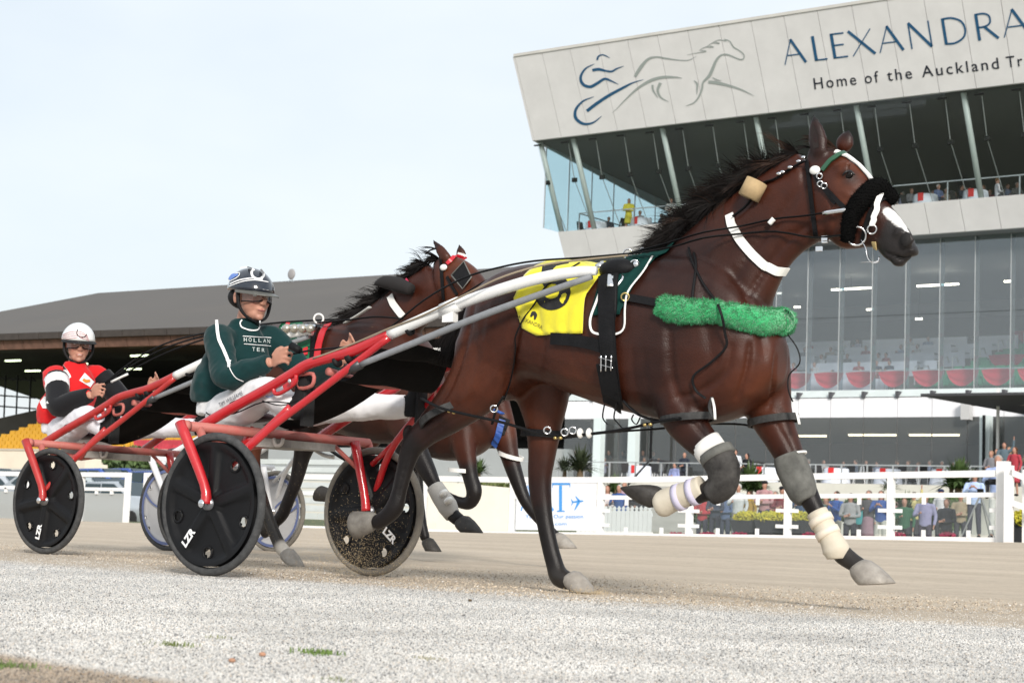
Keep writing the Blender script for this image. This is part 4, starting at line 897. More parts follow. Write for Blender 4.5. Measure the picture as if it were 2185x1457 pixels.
def relief(me, S_, lines):
    """muscle grooves (negative) and veins (positive): (pixel polyline, width m, height m)"""
    lines = [(a, b, c*1.35) for a, b, c in lines]; n = len(me.vertices); co = np.empty(n*3); me.vertices.foreach_get('co', co); co = co.reshape(-1,3); nr = np.empty(n*3); me.vertex_normals.foreach_get('vector', nr) if hasattr(me, 'vertex_normals') else me.vertices.foreach_get('normal', nr); nr = nr.reshape(-1,3); dsp = np.zeros(n)
    for pts, w_, h_ in lines:
        P, _ = spline([V(x, y, 0) for x, y in pts], [0]*len(pts), 8); Q = [S_.px(p.x, p.y, 0) for p in P]; Q = np.array([q[:] for q in Q if q is not None])
        if len(Q) < 2: continue
        k = len(Q); fade = np.sin(np.linspace(.12, math.pi-.12, k))**.5
        lo = Q.min(0)-w_*3; hi = Q.max(0)+w_*3; ix = np.where(((co > lo) & (co < hi)).all(1))[0]
        if not len(ix): continue
        d2 = ((co[ix][:,None,:]-Q[None])**2).sum(-1); g = (np.exp(-d2/(w_*w_))*fade[None]).max(1); dsp[ix] += g*h_
    co += nr*dsp[:,None]; me.vertices.foreach_set('co', co.ravel()); me.update()
REL = [([(1010,655),(992,735),(965,812),(935,868)],.022,-.012), ([(1112,615),(1102,700),(1092,775),(1078,835)],.030,-.014), ([(1050,640),(1040,720),(1020,800),(985,860)],.03,.006), ([(985,885),(930,918),(897,948)],.012,-.008),
 ([(1146,640),(1155,720),(1148,790)],.035,-.012), ([(1560,575),(1598,640),(1622,705),(1632,760)],.022,-.010), ([(1432,640),(1428,730),(1436,815),(1462,868)],.024,-.013), ([(1440,850),(1490,836),(1545,795),(1560,740)],.018,-.012),
 ([(1500,600),(1510,690),(1520,770)],.028,-.008), ([(1600,735),(1592,790),(1572,850)],.014,-.014), ([(1655,760),(1650,820),(1640,870)],.012,-.010), ([(1460,880),(1490,915),(1515,945)],.010,-.006), ([(1650,890),(1675,935),(1690,965)],.010,-.006),
 ([(1590,640),(1640,565),(1690,505),(1738,472)],.018,-.011), ([(1560,605),(1620,515),(1690,425),(1722,375)],.024,-.009), ([(1500,560),(1580,470),(1660,395)],.03,.006), ([(1768,418),(1782,470),(1770,510)],.012,-.007), ([(1796,408),(1845,436),(1880,468)],.008,.006), ([(1790,350),(1800,345),(1820,352)],.010,.006),
 ([(1815,395),(1850,430),(1880,500)],.004,.0035), ([(1830,440),(1862,470),(1900,500)],.0035,.003), ([(1215,620),(1212,700),(1225,790)],.012,-.0022), ([(1240,620),(1238,700),(1252,800)],.012,-.0022), ([(1350,740),(1352,800),(1360,850)],.012,-.003), ([(1375,740),(1378,800),(1390,860)],.012,-.003),
 ([(1040,780),(1010,830),(975,870),(940,900),(900,940)],.0045,.0035), ([(1480,860),(1500,900),(1520,935)],.004,.003), ([(1640,850),(1660,900),(1680,950)],.004,.003), ([(1120,850),(1150,900),(1160,960)],.004,.003), ([(1140,1060),(1150,1110),(1160,1160),(1172,1200)],.006,-.006), ([(872,965),(860,1010),(848,1060)],.006,-.006),
 ([(1200,790),(1260,820),(1330,850)],.004,.0025), ([(1888,538),(1912,548),(1930,552),(1952,548)],.006,-.012), ([(1905,500),(1925,494),(1945,503)],.006,.005), ([(1925,530),(1940,530),(1952,525)],.006,-.005)]
class Surf:
    """finds points on a finished body"""
    def __init__(s, me): s.t = BVHTree.FromPolygons([v.co[:] for v in me.vertices], [p.vertices[:] for p in me.polygons])
    def px(s, x, y, off=.006, back=None):
        D = ray(x, y).normalized(); h = s.t.ray_cast(CAMLOC, D)
        if h[0] is None: return at_y(x, y, back) if back is not None else None
        return h[0]+h[1]*off
    def near(s, p, off=.006):
        h = s.t.find_nearest(Vector(p)); return h[0]+h[1]*off, h[1]
    def frm(s, o, d, off=.006):
        h = s.t.ray_cast(Vector(o), Vector(d).normalized())
        return (h[0]+h[1]*off, h[1]) if h[0] is not None else (None, None)
def strap(name, pts, w_, m, parent, sm=4, label=None, th=.35, up=None, n=8):
    pts = [p for p in pts if p is not None]
    mb = MB(); mb.tube(pts, w_/2, n, smooth=sm, flat=th, up=up); return put(name, mb.mesh(name, True), m, parent, label=label)
def ribbon_on(S_, name, pxs, w_, m, parent, off=.008, back=None, th=.007, label=None, dense=6):
    """flat strap laid on the body through pixels, width across the surface"""
    P = []
    for i in range(len(pxs)-1):
        for j in range(dense):
            t = j/dense; P.append((pxs[i][0]*(1-t)+pxs[i+1][0]*t, pxs[i][1]*(1-t)+pxs[i+1][1]*t))
    P.append(pxs[-1]); Q = [S_.px(x, y, off, back) for x, y in P]; Q = [q for q in Q if q is not None]
    Q2 = [(Q[max(i-1, 0)]+Q[i]*2+Q[min(i+1, len(Q)-1)])/4 for i in range(len(Q))]
    rs = []
    for i, q in enumerate(Q2):
        T = (Q2[min(i+1, len(Q2)-1)]-Q2[max(i-1, 0)]).normalized(); _, nrm = S_.near(q); Nn = (nrm-T*nrm.dot(T)).normalized(); B = T.cross(Nn)*w_/2; Nn = Nn*th/2
        rs.append([q-B-Nn, q+B-Nn, q+B+Nn, q-B+Nn])
    return put(name, MB().rings(rs), m, parent, label=label)
leather = mat('black_leather', (.008, .008, .009), .6, spec=.16, noise=.3, nscale=20, bump=.2, bscale=80)
leather_w = mat('worn_leather', (.045, .045, .045), .7, spec=.2, noise=.5, nscale=30, bump=.2, bscale=80)
white_l = mat('white_strap', (.80, .79, .76), .45, noise=.05, nscale=20)
chrome = mat('chrome', (.75, .75, .76), .18, 1.0)
brass = mat('brass', (.6, .45, .18), .3, 1.0)
hair = mat('mane_hair', (.0065, .0045, .004), .6, noise=.4, nscale=12, spec=.15); hair_b = mat('mane_hair_brown', (.04, .02, .013), .6, noise=.4, nscale=12, spec=.2)
def hair_part(name, roots, n, length, wind, m, parent, spread=.35, thick=.0016, seg=5, curl=.25, rnd=None):
    """roots: function t -> (point, up); strands blown along wind"""
    rnd = rnd or random; mb = MB(); per = 14
    for i in range(n):
        if i % per == 0:
            tc_ = rnd.random(); cw_ = wind+V(rnd.gauss(0, spread), rnd.gauss(0, spread), rnd.gauss(0, spread)); cl_ = length*rnd.uniform(.45, 1.15); c1_ = V(rnd.gauss(0,1), rnd.gauss(0,1), rnd.gauss(0,1))*curl*1.3; g = rnd.uniform(.1, .9)
        p, up = roots(min(max(tc_+rnd.gauss(0,.012), 0), 1)); L = cl_*rnd.uniform(.8, 1.08); wd = (cw_+V(rnd.gauss(0,.09), rnd.gauss(0,.09), rnd.gauss(0,.09))).normalized()
        P = [p]; d = (up*.8+wd*.6).normalized(); w1 = c1_+V(rnd.gauss(0,.12), rnd.gauss(0,.12), rnd.gauss(0,.12))
        for s_ in range(seg):
            d = (d+(wd-d)*.45+w1*.25*math.sin(s_*1.7+g*6)+V(0,0,-.06*s_)).normalized(); P.append(P[-1]+d*L/seg)
        side = d.cross(V(0,1,.3)).normalized()*thick*rnd.uniform(1, 2.6)
        k = len(mb.v)
        for q, pt in enumerate(P):
            f_ = 1-q/(seg+.5); mb.v.append(tuple(pt-side*f_)); mb.v.append(tuple(pt+side*f_))
        for q in range(seg): mb.f.append((k+2*q, k+2*q+1, k+2*q+3, k+2*q+2))
    me = bpy.data.meshes.new(name); me.from_pydata(mb.v, [], mb.f); me.update(); return put(name, me, m, parent)
# ---------------------------------------------------------------- horse 1
HY = 7.02
def P1(x, y, Y=HY): return at_y(x, y, Y)
h1 = thing('horse', 'nearest bay racehorse at full pace with green fleece breastband and yellow number cloth', 'horse', at_z(1330, 1275, 0))
mb = MB(); st = []
TR1 = [(1018,660,770,.12,'b'),(1045,612,835,.21,'b'),(1090,580,855,.265,'b'),(1150,565,815,.285,'b'),(1225,562,842,.29,'b'),(1305,568,870,.30,'b'),(1385,552,890,.30,'b'),(1450,540,905,.275,'d'),(1520,545,905,.25,'n'),(1585,590,885,.215,'b'),(1632,665,850,.15,'b')]
trunk1 = [(P1(x+ (15 if x > 1400 else 0), t), P1(x, b), w_, c) for x, t, b, w_, c in TR1]
sect(mb, trunk1, store=st)
NK1 = [(1425,545,1630,800,.18,'d'),(1480,488,1636,680,.125,'n'),(1555,425,1662,602,.092,'b'),(1635,368,1700,548,.078,'b'),(1705,325,1758,508,.074,'b')]
sect(mb, [(P1(a, b), P1(c, d), w_, k) for a, b, c, d, w_, k in NK1], store=st)
HD1 = [(1735,312,1748,490,.085,'b'),(1785,318,1790,528,.098,'b'),(1832,352,1820,532,.088,'r'),(1872,400,1845,528,.066,'b'),(1902,440,1868,530,.056,'n'),(1926,470,1885,548,.055,'m'),(1944,497,1903,560,.052,'m'),(1952,520,1920,562,.042,'m')]
sect(mb, [(P1(a, b), P1(c, d), w_, k) for a, b, c, d, w_, k in HD1], store=st, pw=.9)
def limb(pts, Y, m_=None): chain(m_ or mb, [(P1(q[0], q[1], Y), q[2], q[3], q[4]) for q in pts], store=st)
# near hind
limb([(1060,660,.16,.10,'b'),(1045,750,.20,.125,'b'),(1018,815,.17,.115,'b'),(965,872,.118,.085,'n'),(912,918,.078,.058,'d'),(880,952,.062,.048,'k'),(864,1000,.046,.036,'k'),(852,1048,.042,.034,'k'),(842,1082,.05,.042,'k'),(822,1104,.042,.038,'k'),(802,1116,.04,.038,'k')], 6.89)
mb.ell(P1(872,925,6.89), .035,.03,.05)
# far hind
limb([(1120,660,.16,.10,'d'),(1145,760,.19,.12,'d'),(1158,840,.155,.095,'r'),(1160,905,.10,.075,'b'),(1157,965,.075,.058,'n'),(1152,1015,.064,.05,'n'),(1154,1060,.058,.045,'d'),(1162,1110,.045,.037,'k'),(1172,1160,.044,.036,'k'),(1184,1205,.046,.038,'k'),(1194,1230,.052,.044,'g'),(1218,1240,.044,.04,'g')], 7.15)
# near fore
limb([(1500,640,.12,.07,'d'),(1500,740,.17,.095,'b'),(1455,835,.155,.09,'b'),(1458,885,.11,.078,'b'),(1483,925,.085,.065,'n'),(1515,960,.068,.055,'d'),(1540,995,.062,.052,'k'),(1535,1030,.055,.047,'k'),(1500,1052,.042,.036,'k'),(1455,1064,.04,.034,'k'),(1415,1066,.048,.04,'k'),(1395,1055,.04,.038,'k')], 6.88)
# far fore
limb([(1590,660,.11,.07,'b'),(1618,760,.155,.09,'b'),(1632,840,.13,.085,'r'),(1645,885,.105,.08,'r'),(1665,930,.084,.066,'b'),(1686,975,.068,.056,'n'),(1706,1020,.062,.053,'k'),(1726,1060,.05,.044,'k'),(1748,1100,.038,.034,'k'),(1772,1145,.037,.034,'k'),(1798,1182,.046,.04,'g'),(1822,1200,.04,.037,'g'),(1838,1212,.042,.04,'g')], 7.16)
for q in [(1585,800,6.94,.09,.08,.12), (1640,790,7.10,.085,.08,.13), (1500,800,6.86,.10,.04,.15), (1060,700,6.82,.15,.06,.14), (1755,480,7.02,.06,.085,.075)]:
    mb.ell(P1(q[0], q[1], q[2]), q[3], q[4], q[5]); st.append((P1(q[0], q[1], q[2]), 'b'))
# muzzle, nostril rims, lips, eye sockets, jaw
for q in [(1925,500,7.0,.035,.05,.03), (1905,548,7.02,.035,.042,.02), (1938,512,6.97,.030,.014,.032), (1950,536,7.02,.022,.04,.024), (1918,562,7.02,.030,.036,.016), (1800,365,6.935,.032,.014,.02), (1796,352,6.94,.05,.016,.014)]:
    mb.ell(P1(q[0], q[1], q[2]), q[3], q[4], q[5])
for sx, yy in ((-1, 6.96), (1, 7.09)):      # ears, part of the body
    a = P1(1750, 328, yy); b = P1(1736 if sx < 0 else 1812, 246 if sx < 0 else 278, yy-.0)
    if sx > 0: a = P1(1798, 318, yy)
    chain(mb, [(a, .036, .026, 'b'), (a+(b-a)*.35, .046, .024, 'b'), (a+(b-a)*.7, .034, .016, 'd'), (b, .006, .005, 'k')], store=st)
me1 = remesh(mb, .0105, 7, 'horse_body'); S0 = Surf(me1)
relief(me1, S0, REL)
E_ = [(P1(1100,600,6.8), .3, BAY['n'], .9), (P1(1400,560,6.8), .33, BAY['d'], .9), (P1(1340,640,6.7), .3, BAY['n'], 1), (P1(1500,640,6.8), .3, BAY['n'], 1), (P1(1600,500,6.9), .2, BAY['n'], 1), (P1(1620,820,6.95), .22, BAY['r'], 1), (P1(1240,830,6.8), .2, BAY['r'], 1), (P1(990,800,6.8), .25, BAY['r'], 1), (P1(1150,900,7.1), .2, BAY['r'], 1), (P1(1830,400,6.95), .10, BAY['r'], 1)]+[(P1(1738,288,6.93), .050, (.014,.008,.007), .6), (P1(1742,322,6.97), .10, BAY['d'], .6), (P1(1815,374,6.93), .055, (.010,.007,.007), .8), (P1(1935,520,7.0), .10, BAY['m'], .5), (P1(1500,560,6.8), .25, BAY['d'], .8), (P1(1560,560,6.9), .2, BAY['n'], .8)]
S1 = Surf(me1)
bl = S1.px(1915, 470, 0) or P1(1915, 470)
for px, py, r in ((1896,452,.026),(1905,458,.034),(1916,468,.034),(1926,480,.028),(1935,492,.020)):
    q = S1.px(px, py, 0)
    if q: E_.append((q, r, (.82, .80, .78), .25))
for px, py, r in ():
    q = S1.px(px, py, 0)
    if q: E_.append((q, r, (.75, .72, .68), .3))
paint(me1, st, BAY, E_)
put('body', me1, coat_mat('bay_coat'), h1)
# hooves
hoof(h1, P1(792,1112,6.89), P1(757,1109,6.89), V(.12,0,-1), .050, .068, 'hoof', 'dusty grey near hind hoof, raised with the sole to the rear')
hoof(h1, P1(1219,1234,7.15), P1(1236,1262,7.15), V(1,0,-.03), .050, .066, 'light', 'pale far hind hoof planted in the sand')
hoof(h1, P1(1398,1060,6.88), P1(1366,1036,6.88), V(-1,0,-.12), .052, .072, 'dark', 'dark near fore hoof folded up behind the boot')
hoof(h1, P1(1836,1213,7.16), P1(1860,1247,7.16), V(1,0,.10), .054, .078, 'light', 'pale far fore hoof reaching forward')
# eye, nostril, ear linings, forelock
eyem = mat('horse_eye', (.006, .004, .003), .14, spec=.3)
q = S1.px(1812, 373, -.004); put('eye', MB().ell(q, .023, .012, .018, nu=16, nv=10).mesh('eye', True), eyem, h1)
mb = MB(); mb.tube([S1.px(x, y, .002) for x, y in ((1798,374),(1805,367),(1815,366),(1824,374))], [.002,.005,.005,.002], 6, smooth=3); put('eyelid', mb.mesh('l', True), mat('skin_dark', (.012,.010,.010), .45), h1)
q = S1.px(1932, 512, .000) or P1(1932,512,6.97); put('nostril', MB().ell(q, .024, .012, .030, nu=14, nv=8).mesh('n', True), mat('nostril', (.004,.003,.003), .8), h1)
mb = MB(); L_ = [S1.px(x, y, .001) for x, y in ((1902,556),(1915,550),(1930,552),(1944,547))]; L_ = [p for p in L_ if p]
if len(L_) > 2: mb.tube(L_, .0035, 6, smooth=3); put('mouth_line', mb.mesh('m', True), mat('nostril', (0,0,0)), h1)
a, b = P1(1746, 318, 6.945), P1(1738, 255, 6.945)
put('ear_lining', MB().add([S1.px(1737,318,.003), S1.px(1730,290,.003), S1.px(1735,262,.003) or b, S1.px(1745,285,.003), S1.px(1748,315,.003)], [(0,1,2,3,4)]), mat('ear_dark', (.014,.008,.007), .9), h1)
# mane
CR = [P1(1420,548), P1(1450,515), P1(1500,470), P1(1560,422), P1(1620,376), P1(1680,338), P1(1725,312)]
def crest(t):
    f_ = t*(len(CR)-1); i = min(int(f_), len(CR)-2); p = CR[i]*(1-(f_-i))+CR[i+1]*(f_-i)
    q, nn = S1.near(p+V(0, -.02+random.gauss(0,.014), .02), .001); return q, V(-.5, -.1, .8).normalized()
hair_part('mane', lambda t: crest(.02+.55*t), 6500, .185, V(-1, -.15, -.12), hair, h1, spread=.36, thick=.0010)
hair_part('mane_lifted', lambda t: crest(.25+.5*t), 2200, .17, V(-.9, -.1, .38), hair, h1, spread=.5, thick=.0009, curl=.5)
hair_part('mane_upper', lambda t: crest(.5+.48*t), 2000, .09, V(-1, -.1, .05), hair, h1, spread=.4, thick=.0009)
hair_part('mane_wisps', lambda t: crest(.05+.9*t), 500, .20, V(-.9, -.05, .25), hair_b, h1, spread=.5, thick=.0007, curl=.5)
hair_part('forelock', lambda t: (P1(1752+t*35, 305+t*14, 7.0+random.uniform(-.04,.05)), V(-.3,0,1)), 260, .12, V(-1, 0, .25), hair_b, h1, spread=.4, thick=.001)
# tail, carried back below the shaft
def tailroot(t): return (P1(1003+random.uniform(-6,4), 655+random.uniform(-8,14), HY+random.gauss(0,.03)), V(-1,0,-.2).normalized())
hair_part('tail', tailroot, 1300, .30, V(-.6, .1, -.95), hair, h1, spread=.14, thick=.002, seg=7)
# ---- harness on horse 1
hr = thing('harness', 'black leather racing harness with chrome fittings worn by the nearest horse', 'harness', P1(1330, 620))
deep_green = mat('deep_green_pad', (.004, .035, .03), .8, spec=.15, noise=.2, nscale=20)
def band_ring(S_, X, tilt, a0, a1, zc, off, n=40, yc=HY):
    """points round the trunk from angle a0 to a1 (0 = top, positive towards the camera)"""
    o = []
    for i in range(n+1):
        a = math.radians(a0+(a1-a0)*i/n); c = V(X, yc, zc); d = V(0, -math.sin(a), math.cos(a))
        cc = c+V(tilt*math.cos(a), 0, 0); p, nn = S_.frm(cc+d*.8, -d, off)
        if p is not None: o.append((p, nn))
    return o
def wrap_cloth(S_, f0, f1, a0, a1, zc, off, m, parent, name, nu=24, nv=40, yc=HY, th=.006, label=None):
    """cloth round the back; f0,f1: angle -> X of rear and front edge"""
    V0 = []; 
    for i in range(nv+1):
        a_ = a0+(a1-a0)*i/nv; a = math.radians(a_); row = []
        for j in range(nu+1):
            X = f0(a_)+(f1(a_)-f0(a_))*j/nu; d = V(0, -math.sin(a), math.cos(a)); p, nn = S_.frm(V(X, yc, zc)+d*.9, -d, off+.003*math.sin(j*1.1+i*.45)+.002*math.sin(i*.8))
            row.append((p if p is not None else V(X, yc, zc)+d*.28, d))
        V0.append(row)
    mb = MB(); n = nu+1
    for row in V0: mb.v += [tuple(p) for p, _ in row]
    for row in V0: mb.v += [tuple(p-d*th) for p, d in row]
    K = n*(nv+1)
    for i in range(nv):
        for j in range(nu): a = i*n+j; mb.f += [(a, a+1, a+n+1, a+n), (K+a, K+a+n, K+a+n+1, K+a+1)]
    for i in range(nv): mb.f += [(i*n, (i+1)*n, K+(i+1)*n, K+i*n), (i*n+nu, K+i*n+nu, K+(i+1)*n+nu, (i+1)*n+nu)]
    for j in range(nu): mb.f += [(j, K+j, K+j+1, j+1), (nv*n+j, nv*n+j+1, K+nv*n+j+1, K+nv*n+j)]
    return put(name, mb.mesh(name, True), m, parent, label=label)
zc1 = P1(1300, 720).z
cloth_y = mat('number_cloth', (.74, .66, .02), .75, noise=.06, nscale=30, bump=.3, bscale=12, sheen=.3)
def Xn(px, py, Y=6.75): return at_y(px, py, Y).x
def fx0(a): return lerp(a, [-70, 0, 20, 60, 85, 100], [Xn(1128,600), Xn(1128,575), Xn(1118,600), Xn(1098,650), Xn(1118,690), Xn(1175,720)])
def fx1(a): return lerp(a, [-70, 0, 20, 60, 85, 100], [Xn(1265,560), Xn(1268,560), Xn(1292,590), Xn(1252,660), Xn(1252,700), Xn(1254,716)])
nc = thing('number_cloth', 'bright yellow saddlecloth with a black number over the nearest horses loins', 'saddlecloth', P1(1190, 650))
wrap_cloth(S1, fx0, fx1, -60, 93, zc1, .012, cloth_y, nc, 'cloth')
me_ = nc.children[0].data; SC1 = Surf(me_)
blackink = mat('black_print', (.012,.012,.014), .7)
on_c = lambda u, v: (SC1.px(u, v, .0035) or S1.px(u, v, .016) or at_y(u, v, 6.75))
mb = MB(); stroke(mb, [(1215,570),(1164,577)], [9,9], on_c, 6); stroke(mb, [(1166,570),(1160,606)], [8.5,8.5], on_c, 6)
stroke(mb, [(1158,606),(1178,596),(1198,602),(1206,622),(1198,642),(1176,650),(1158,642),(1150,624)], [8,10,11,12,12,12,11,10], on_c, 5); put('number', mb, blackink, nc)
mb = MB(); stroke(mb, [(1133,676),(1138,668),(1143,672),(1141,682)], [1.5,4,4,1.5], on_c, 4); put('horse_head_mark', mb, blackink, nc)
px_text('ALEXANDRA', (1106,680), (1158,703), (2,-8), on_c, 'lettering', mat('faded_print', (.16,.14,.03), .8), nc)
wrap_cloth(S1, lambda a: lerp(a, [-75, 0, 30, 75], [Xn(1290,560), Xn(1318,560), Xn(1290,620), Xn(1268,700)]), lambda a: lerp(a, [-75, 0, 30, 75], [Xn(1380,545), Xn(1395,545), Xn(1372,600), Xn(1330,700)]), -75, 78, zc1, .018, deep_green, hr, 'saddle_pad', label='dark green felt pad with white piping')
# piping
Sp = Surf([c for c in hr.children if c.name.startswith('saddle_pad')][0].data)
onp = lambda u, v: (Sp.px(u, v, .004) or S1.px(u, v, .024))
strap('piping', [onp(*q) for q in ((1392,548),(1370,580),(1345,625),(1338,660),(1336,700),(1318,714),(1285,714),(1268,706),(1266,680),(1275,640),(1290,595))], .012, white_l, hr, sm=4)
# saddle / girth strap
strap('girth_strap', [onp(*q) for q in ((1308,560),(1306,585),(1302,620),(1300,660),(1300,700),(1302,735),(1308,780),(1314,830),(1318,862))], .085, leather, hr, th=.18, up=V(0,1,0))
ribbon_on(S1, 'girth', [(1300,590),(1300,650),(1302,710),(1306,770),(1314,830),(1318,858)], .085, leather, hr, off=.026)
ribbon_on(S1, 'girth_flap', [(1300,770),(1308,810),(1316,855)], .10, leather, hr, off=.034)
ribbon_on(S1, 'side_strap', [(1178,722),(1215,725),(1260,732),(1296,742)], .055, leather, hr, off=.014)
put('saddle_tree', MB().ell(onp(1316,575)+V(0,.02,.0), .10, .06, .05, nu=14, nv=8).mesh('s', True), leather, hr)
for i, (px, py, w_, h_) in enumerate([(1303,582,.022,.05),(1306,595,.03,.02),(1330,570,.03,.018),(1345,566,.028,.022),(1290,572,.02,.02)]):
    q = onp(px, py); put('buckle', MB().box(q-V(w_/2,.012,h_/2), q+V(w_/2,.012,h_/2)), chrome, hr)
def ringm(c, r, rt, ax, m, parent, name='ring', sc=1):
    ax = Vector(ax).normalized(); u = ax.orthogonal().normalized(); v = ax.cross(u); mb = MB()
    mb.tube([c+(u*math.cos(t*math.pi/9)+v*math.sin(t*math.pi/9)*sc)*r for t in range(19)], rt, 6); return put(name, mb.mesh(name, True), m, parent)
VN = V(-.59*-1, -.8, 0)*-1
TOCAM = lambda p: (CAMLOC-p).normalized()
for px, py, r in ((1340,542,.022),(1372,538,.018),(1355,566,.02)):
    q = onp(px, py) or P1(px, py, 6.95); ringm(q, r, .004, TOCAM(q), chrome, hr, 'terret_ring')
strap('buckle_bar', [S1.px(1291,760,.05), S1.px(1318,768,.05)], .01, chrome, hr); strap('buckle_bar', [S1.px(1292,775,.05), S1.px(1320,782,.05)], .01, chrome, hr)
for x in (1296, 1306, 1316): strap('buckle_tongue', [S1.px(x,756,.052), S1.px(x,786,.052)], .006, chrome, hr)
strap('shaft_connector', [onp(1276,577) or P1(1276,577,6.7), onp(1300,575), onp(1330,572), onp(1352,567)], .020, chrome, hr, th=1)
for px, py, r in ((1283,577,.018),(1296,575,.015),(1318,573,.016),(1336,570,.018),(1358,566,.017)): put('chrome_joint', MB().ell(onp(px,py)+TOCAM(onp(px,py))*.012, r, r*.8, r, nu=10, nv=6).mesh('j', True), chrome, hr)
strap('chrome_plate', [onp(1305,582)+TOCAM(V(-5,6.7,1.4))*.02, onp(1303,612)+TOCAM(V(-5,6.7,1.4))*.02], .032, chrome, hr, th=.25); strap('chrome_lever', [onp(1325,578), onp(1330,592), onp(1322,606), onp(1316,612)], .012, chrome, hr)
# white neck strap
def nk(S_, pxs, w_, m, parent, name, off=.008, label=None): return ribbon_on(S_, name, pxs, w_, m, parent, off=off, label=label)
nk(S1, [(1558,458),(1562,480),(1578,510),(1602,540),(1630,566),(1656,578),(1682,578)], .04, white_l, hr, 'neck_strap', .010, 'white leather neck strap')
# green fleece breast band
fleece = mat('green_fleece', (.03, .43, .15), .95, noise=.35, nscale=40, bump=.9, bscale=150, sheen=.6)
FL = [S1.px(x, y, .022) for x, y in ((1412,653),(1445,662),(1480,668),(1515,664),(1550,672),(1590,682),(1628,690),(1655,690))]
FL = [f_ for f_ in FL if f_]; e1 = S1.frm(V(FL[-1].x+.5, 7.02, FL[-1].z-.01), V(-1,0,0), .02)[0]
if e1 is not None: FL += [(FL[-1]+e1)/2+V(.03,-.02,0), e1, e1+V(-.03,.12,0)]
fl = thing('fleece_breastband', 'fluffy bright green fleece breastband across the nearest horses chest', 'breastband', FL[0])
mb = MB(); mb.tube(FL, [.038]+[.056, .050, .047, .047]+[.055]*(len(FL)-6)+[.040], 12, smooth=5); fme = mb.mesh('fleece', True); put('core', fme, fleece, fl)
fb = MB(); ctr, _r = spline(FL, [0]*len(FL), 5); nv_ = len(fme.vertices)
for v in fme.vertices: pass
vs = [v.co.copy() for v in fme.vertices]; ns = [v.normal.copy() for v in fme.vertices]
for i in range(16000):
    pidx = random.randrange(len(fme.polygons)); po = fme.polygons[pidx]
    if len(po.vertices) != 4: continue
    a, b, c, d = [vs[k] for k in po.vertices]; s_, t_ = random.random(), random.random(); p = (a*(1-s_)+b*s_)*(1-t_)+(d*(1-s_)+c*s_)*t_
    cl_ = math.sin(p.x*95)*math.sin(p.z*120+p.x*30)*.5+.5; n_ = po.normal*(.5+.5*cl_)+V(-.55, 0, -.25)+V(random.gauss(0,.35), random.gauss(0,.35), random.gauss(0,.35)); n_.normalize(); l = random.uniform(.006,.013)+.012*cl_; sd_ = n_.cross(V(random.random(),1,random.random())).normalized()*.0016
    fb.add([p-sd_, p+sd_, p+n_*l], [(0,1,2)])
put('pile', fb, fleece, fl)
ribbon_on(S1, 'breast_strap', [(1335,636),(1370,642),(1412,650)], .035, leather, hr, off=.02)
q = S1.px(1340,638,.03); ringm(q, .018, .004, TOCAM(q), brass, hr, 'brass_clip')
# hanging straps on shoulder
strap('hopple_hanger', [S1.px(*q_, .012) for q_ in ((1472,530),(1478,560),(1500,605),(1530,645))]+[S1.px(1541,664,.085), S1.px(1546,688,.085), S1.px(1549,712,.05), S1.px(1548,740,.03), S1.px(1520,775,.03), S1.px(1484,800,.03), S1.px(1484,825,.03), S1.px(1510,845,.05)], .012, leather, hr)
strap('thin_strap', [S1.px(*q_, .008) for q_ in ((1482,540),(1486,570),(1480,620),(1478,650))], .012, leather, hr)
q0 = S1.px(1520, 845, .02) or P1(1520,845,6.8)
strap('hopple_cord', [P1(1682,715,7.0), P1(1702,745,7.0), P1(1706,775,7.0), P1(1684,800,7.0), P1(1682,830,7.0), P1(1692,858,7.05)], .012, leather, hr); strap('tied_cord', [P1(1692,858,7.05), P1(1700,880,7.05), P1(1706,905,7.05)], .022, white_l, hr)
strap('tied_cord', [q0, P1(1514,868,6.76), P1(1522,890,6.75)], .016, leather_w, hr); strap('tied_cord', [q0, P1(1524,868,6.75), P1(1526,895,6.75)], .012, white_l, hr)
# rear hanger strap over croup to hopples
strap('croup_strap', [on_c(*q_) for q_ in ((1236,562),(1200,585),(1165,612),(1140,650),(1118,680),(1105,715))]+[S1.px(*q_, .01) for q_ in ((1103,740),(1098,780),(1085,820),(1072,850),(1060,880))], .016, leather, hr)
# hopples: loops round fore and hind legs joined by a long strap
def loop(pc, Y, rp, rl, w_, m, parent, tilt=V(0,0,1), name='hopple_loop', arc=(0, 360)):
    c = P1(*pc, Y) if not isinstance(pc, Vector) else pc; t = tilt.normalized(); u = t.cross(V(0,1,0)).normalized(); v = t.cross(u); mb = MB()
    N_ = 28; rs = []
    for i in range(N_+1):
        a = math.radians(arc[0]+(arc[1]-arc[0])*i/N_); r = u*math.cos(a)*rp+v*math.sin(a)*rl; n2 = r.normalized()*.006
        rs.append([c+r-t*w_/2-n2, c+r-t*w_/2+n2, c+r+t*w_/2+n2, c+r+t*w_/2-n2])
    return put(name, MB().rings(rs, cap=False).mesh(name), m, parent)
loop((955,885), 6.89, .15, .115, .035, leather_w, hr, V(-.45,0,1)); loop((1158,925), 7.15, .11, .09, .035, leather, hr, V(.05,0,1))
loop((1468,893), 6.88, .125, .10, .032, leather_w, hr, V(-.10,0,1)); loop((1650,897), 7.16, .115, .095, .032, leather_w, hr, V(-.16,0,1))
bs = [P1(*q_) for q_ in ((900,850,6.74),(940,870,6.74),(1000,885,6.72),(1060,898,6.72),(1110,912,6.74),(1160,926,6.76),(1220,928,6.78),(1290,922,6.78),(1350,912,6.78),(1400,900,6.77),(1450,892,6.76))]
strap('hopple_strap', bs, .034, leather, hr, th=.4)
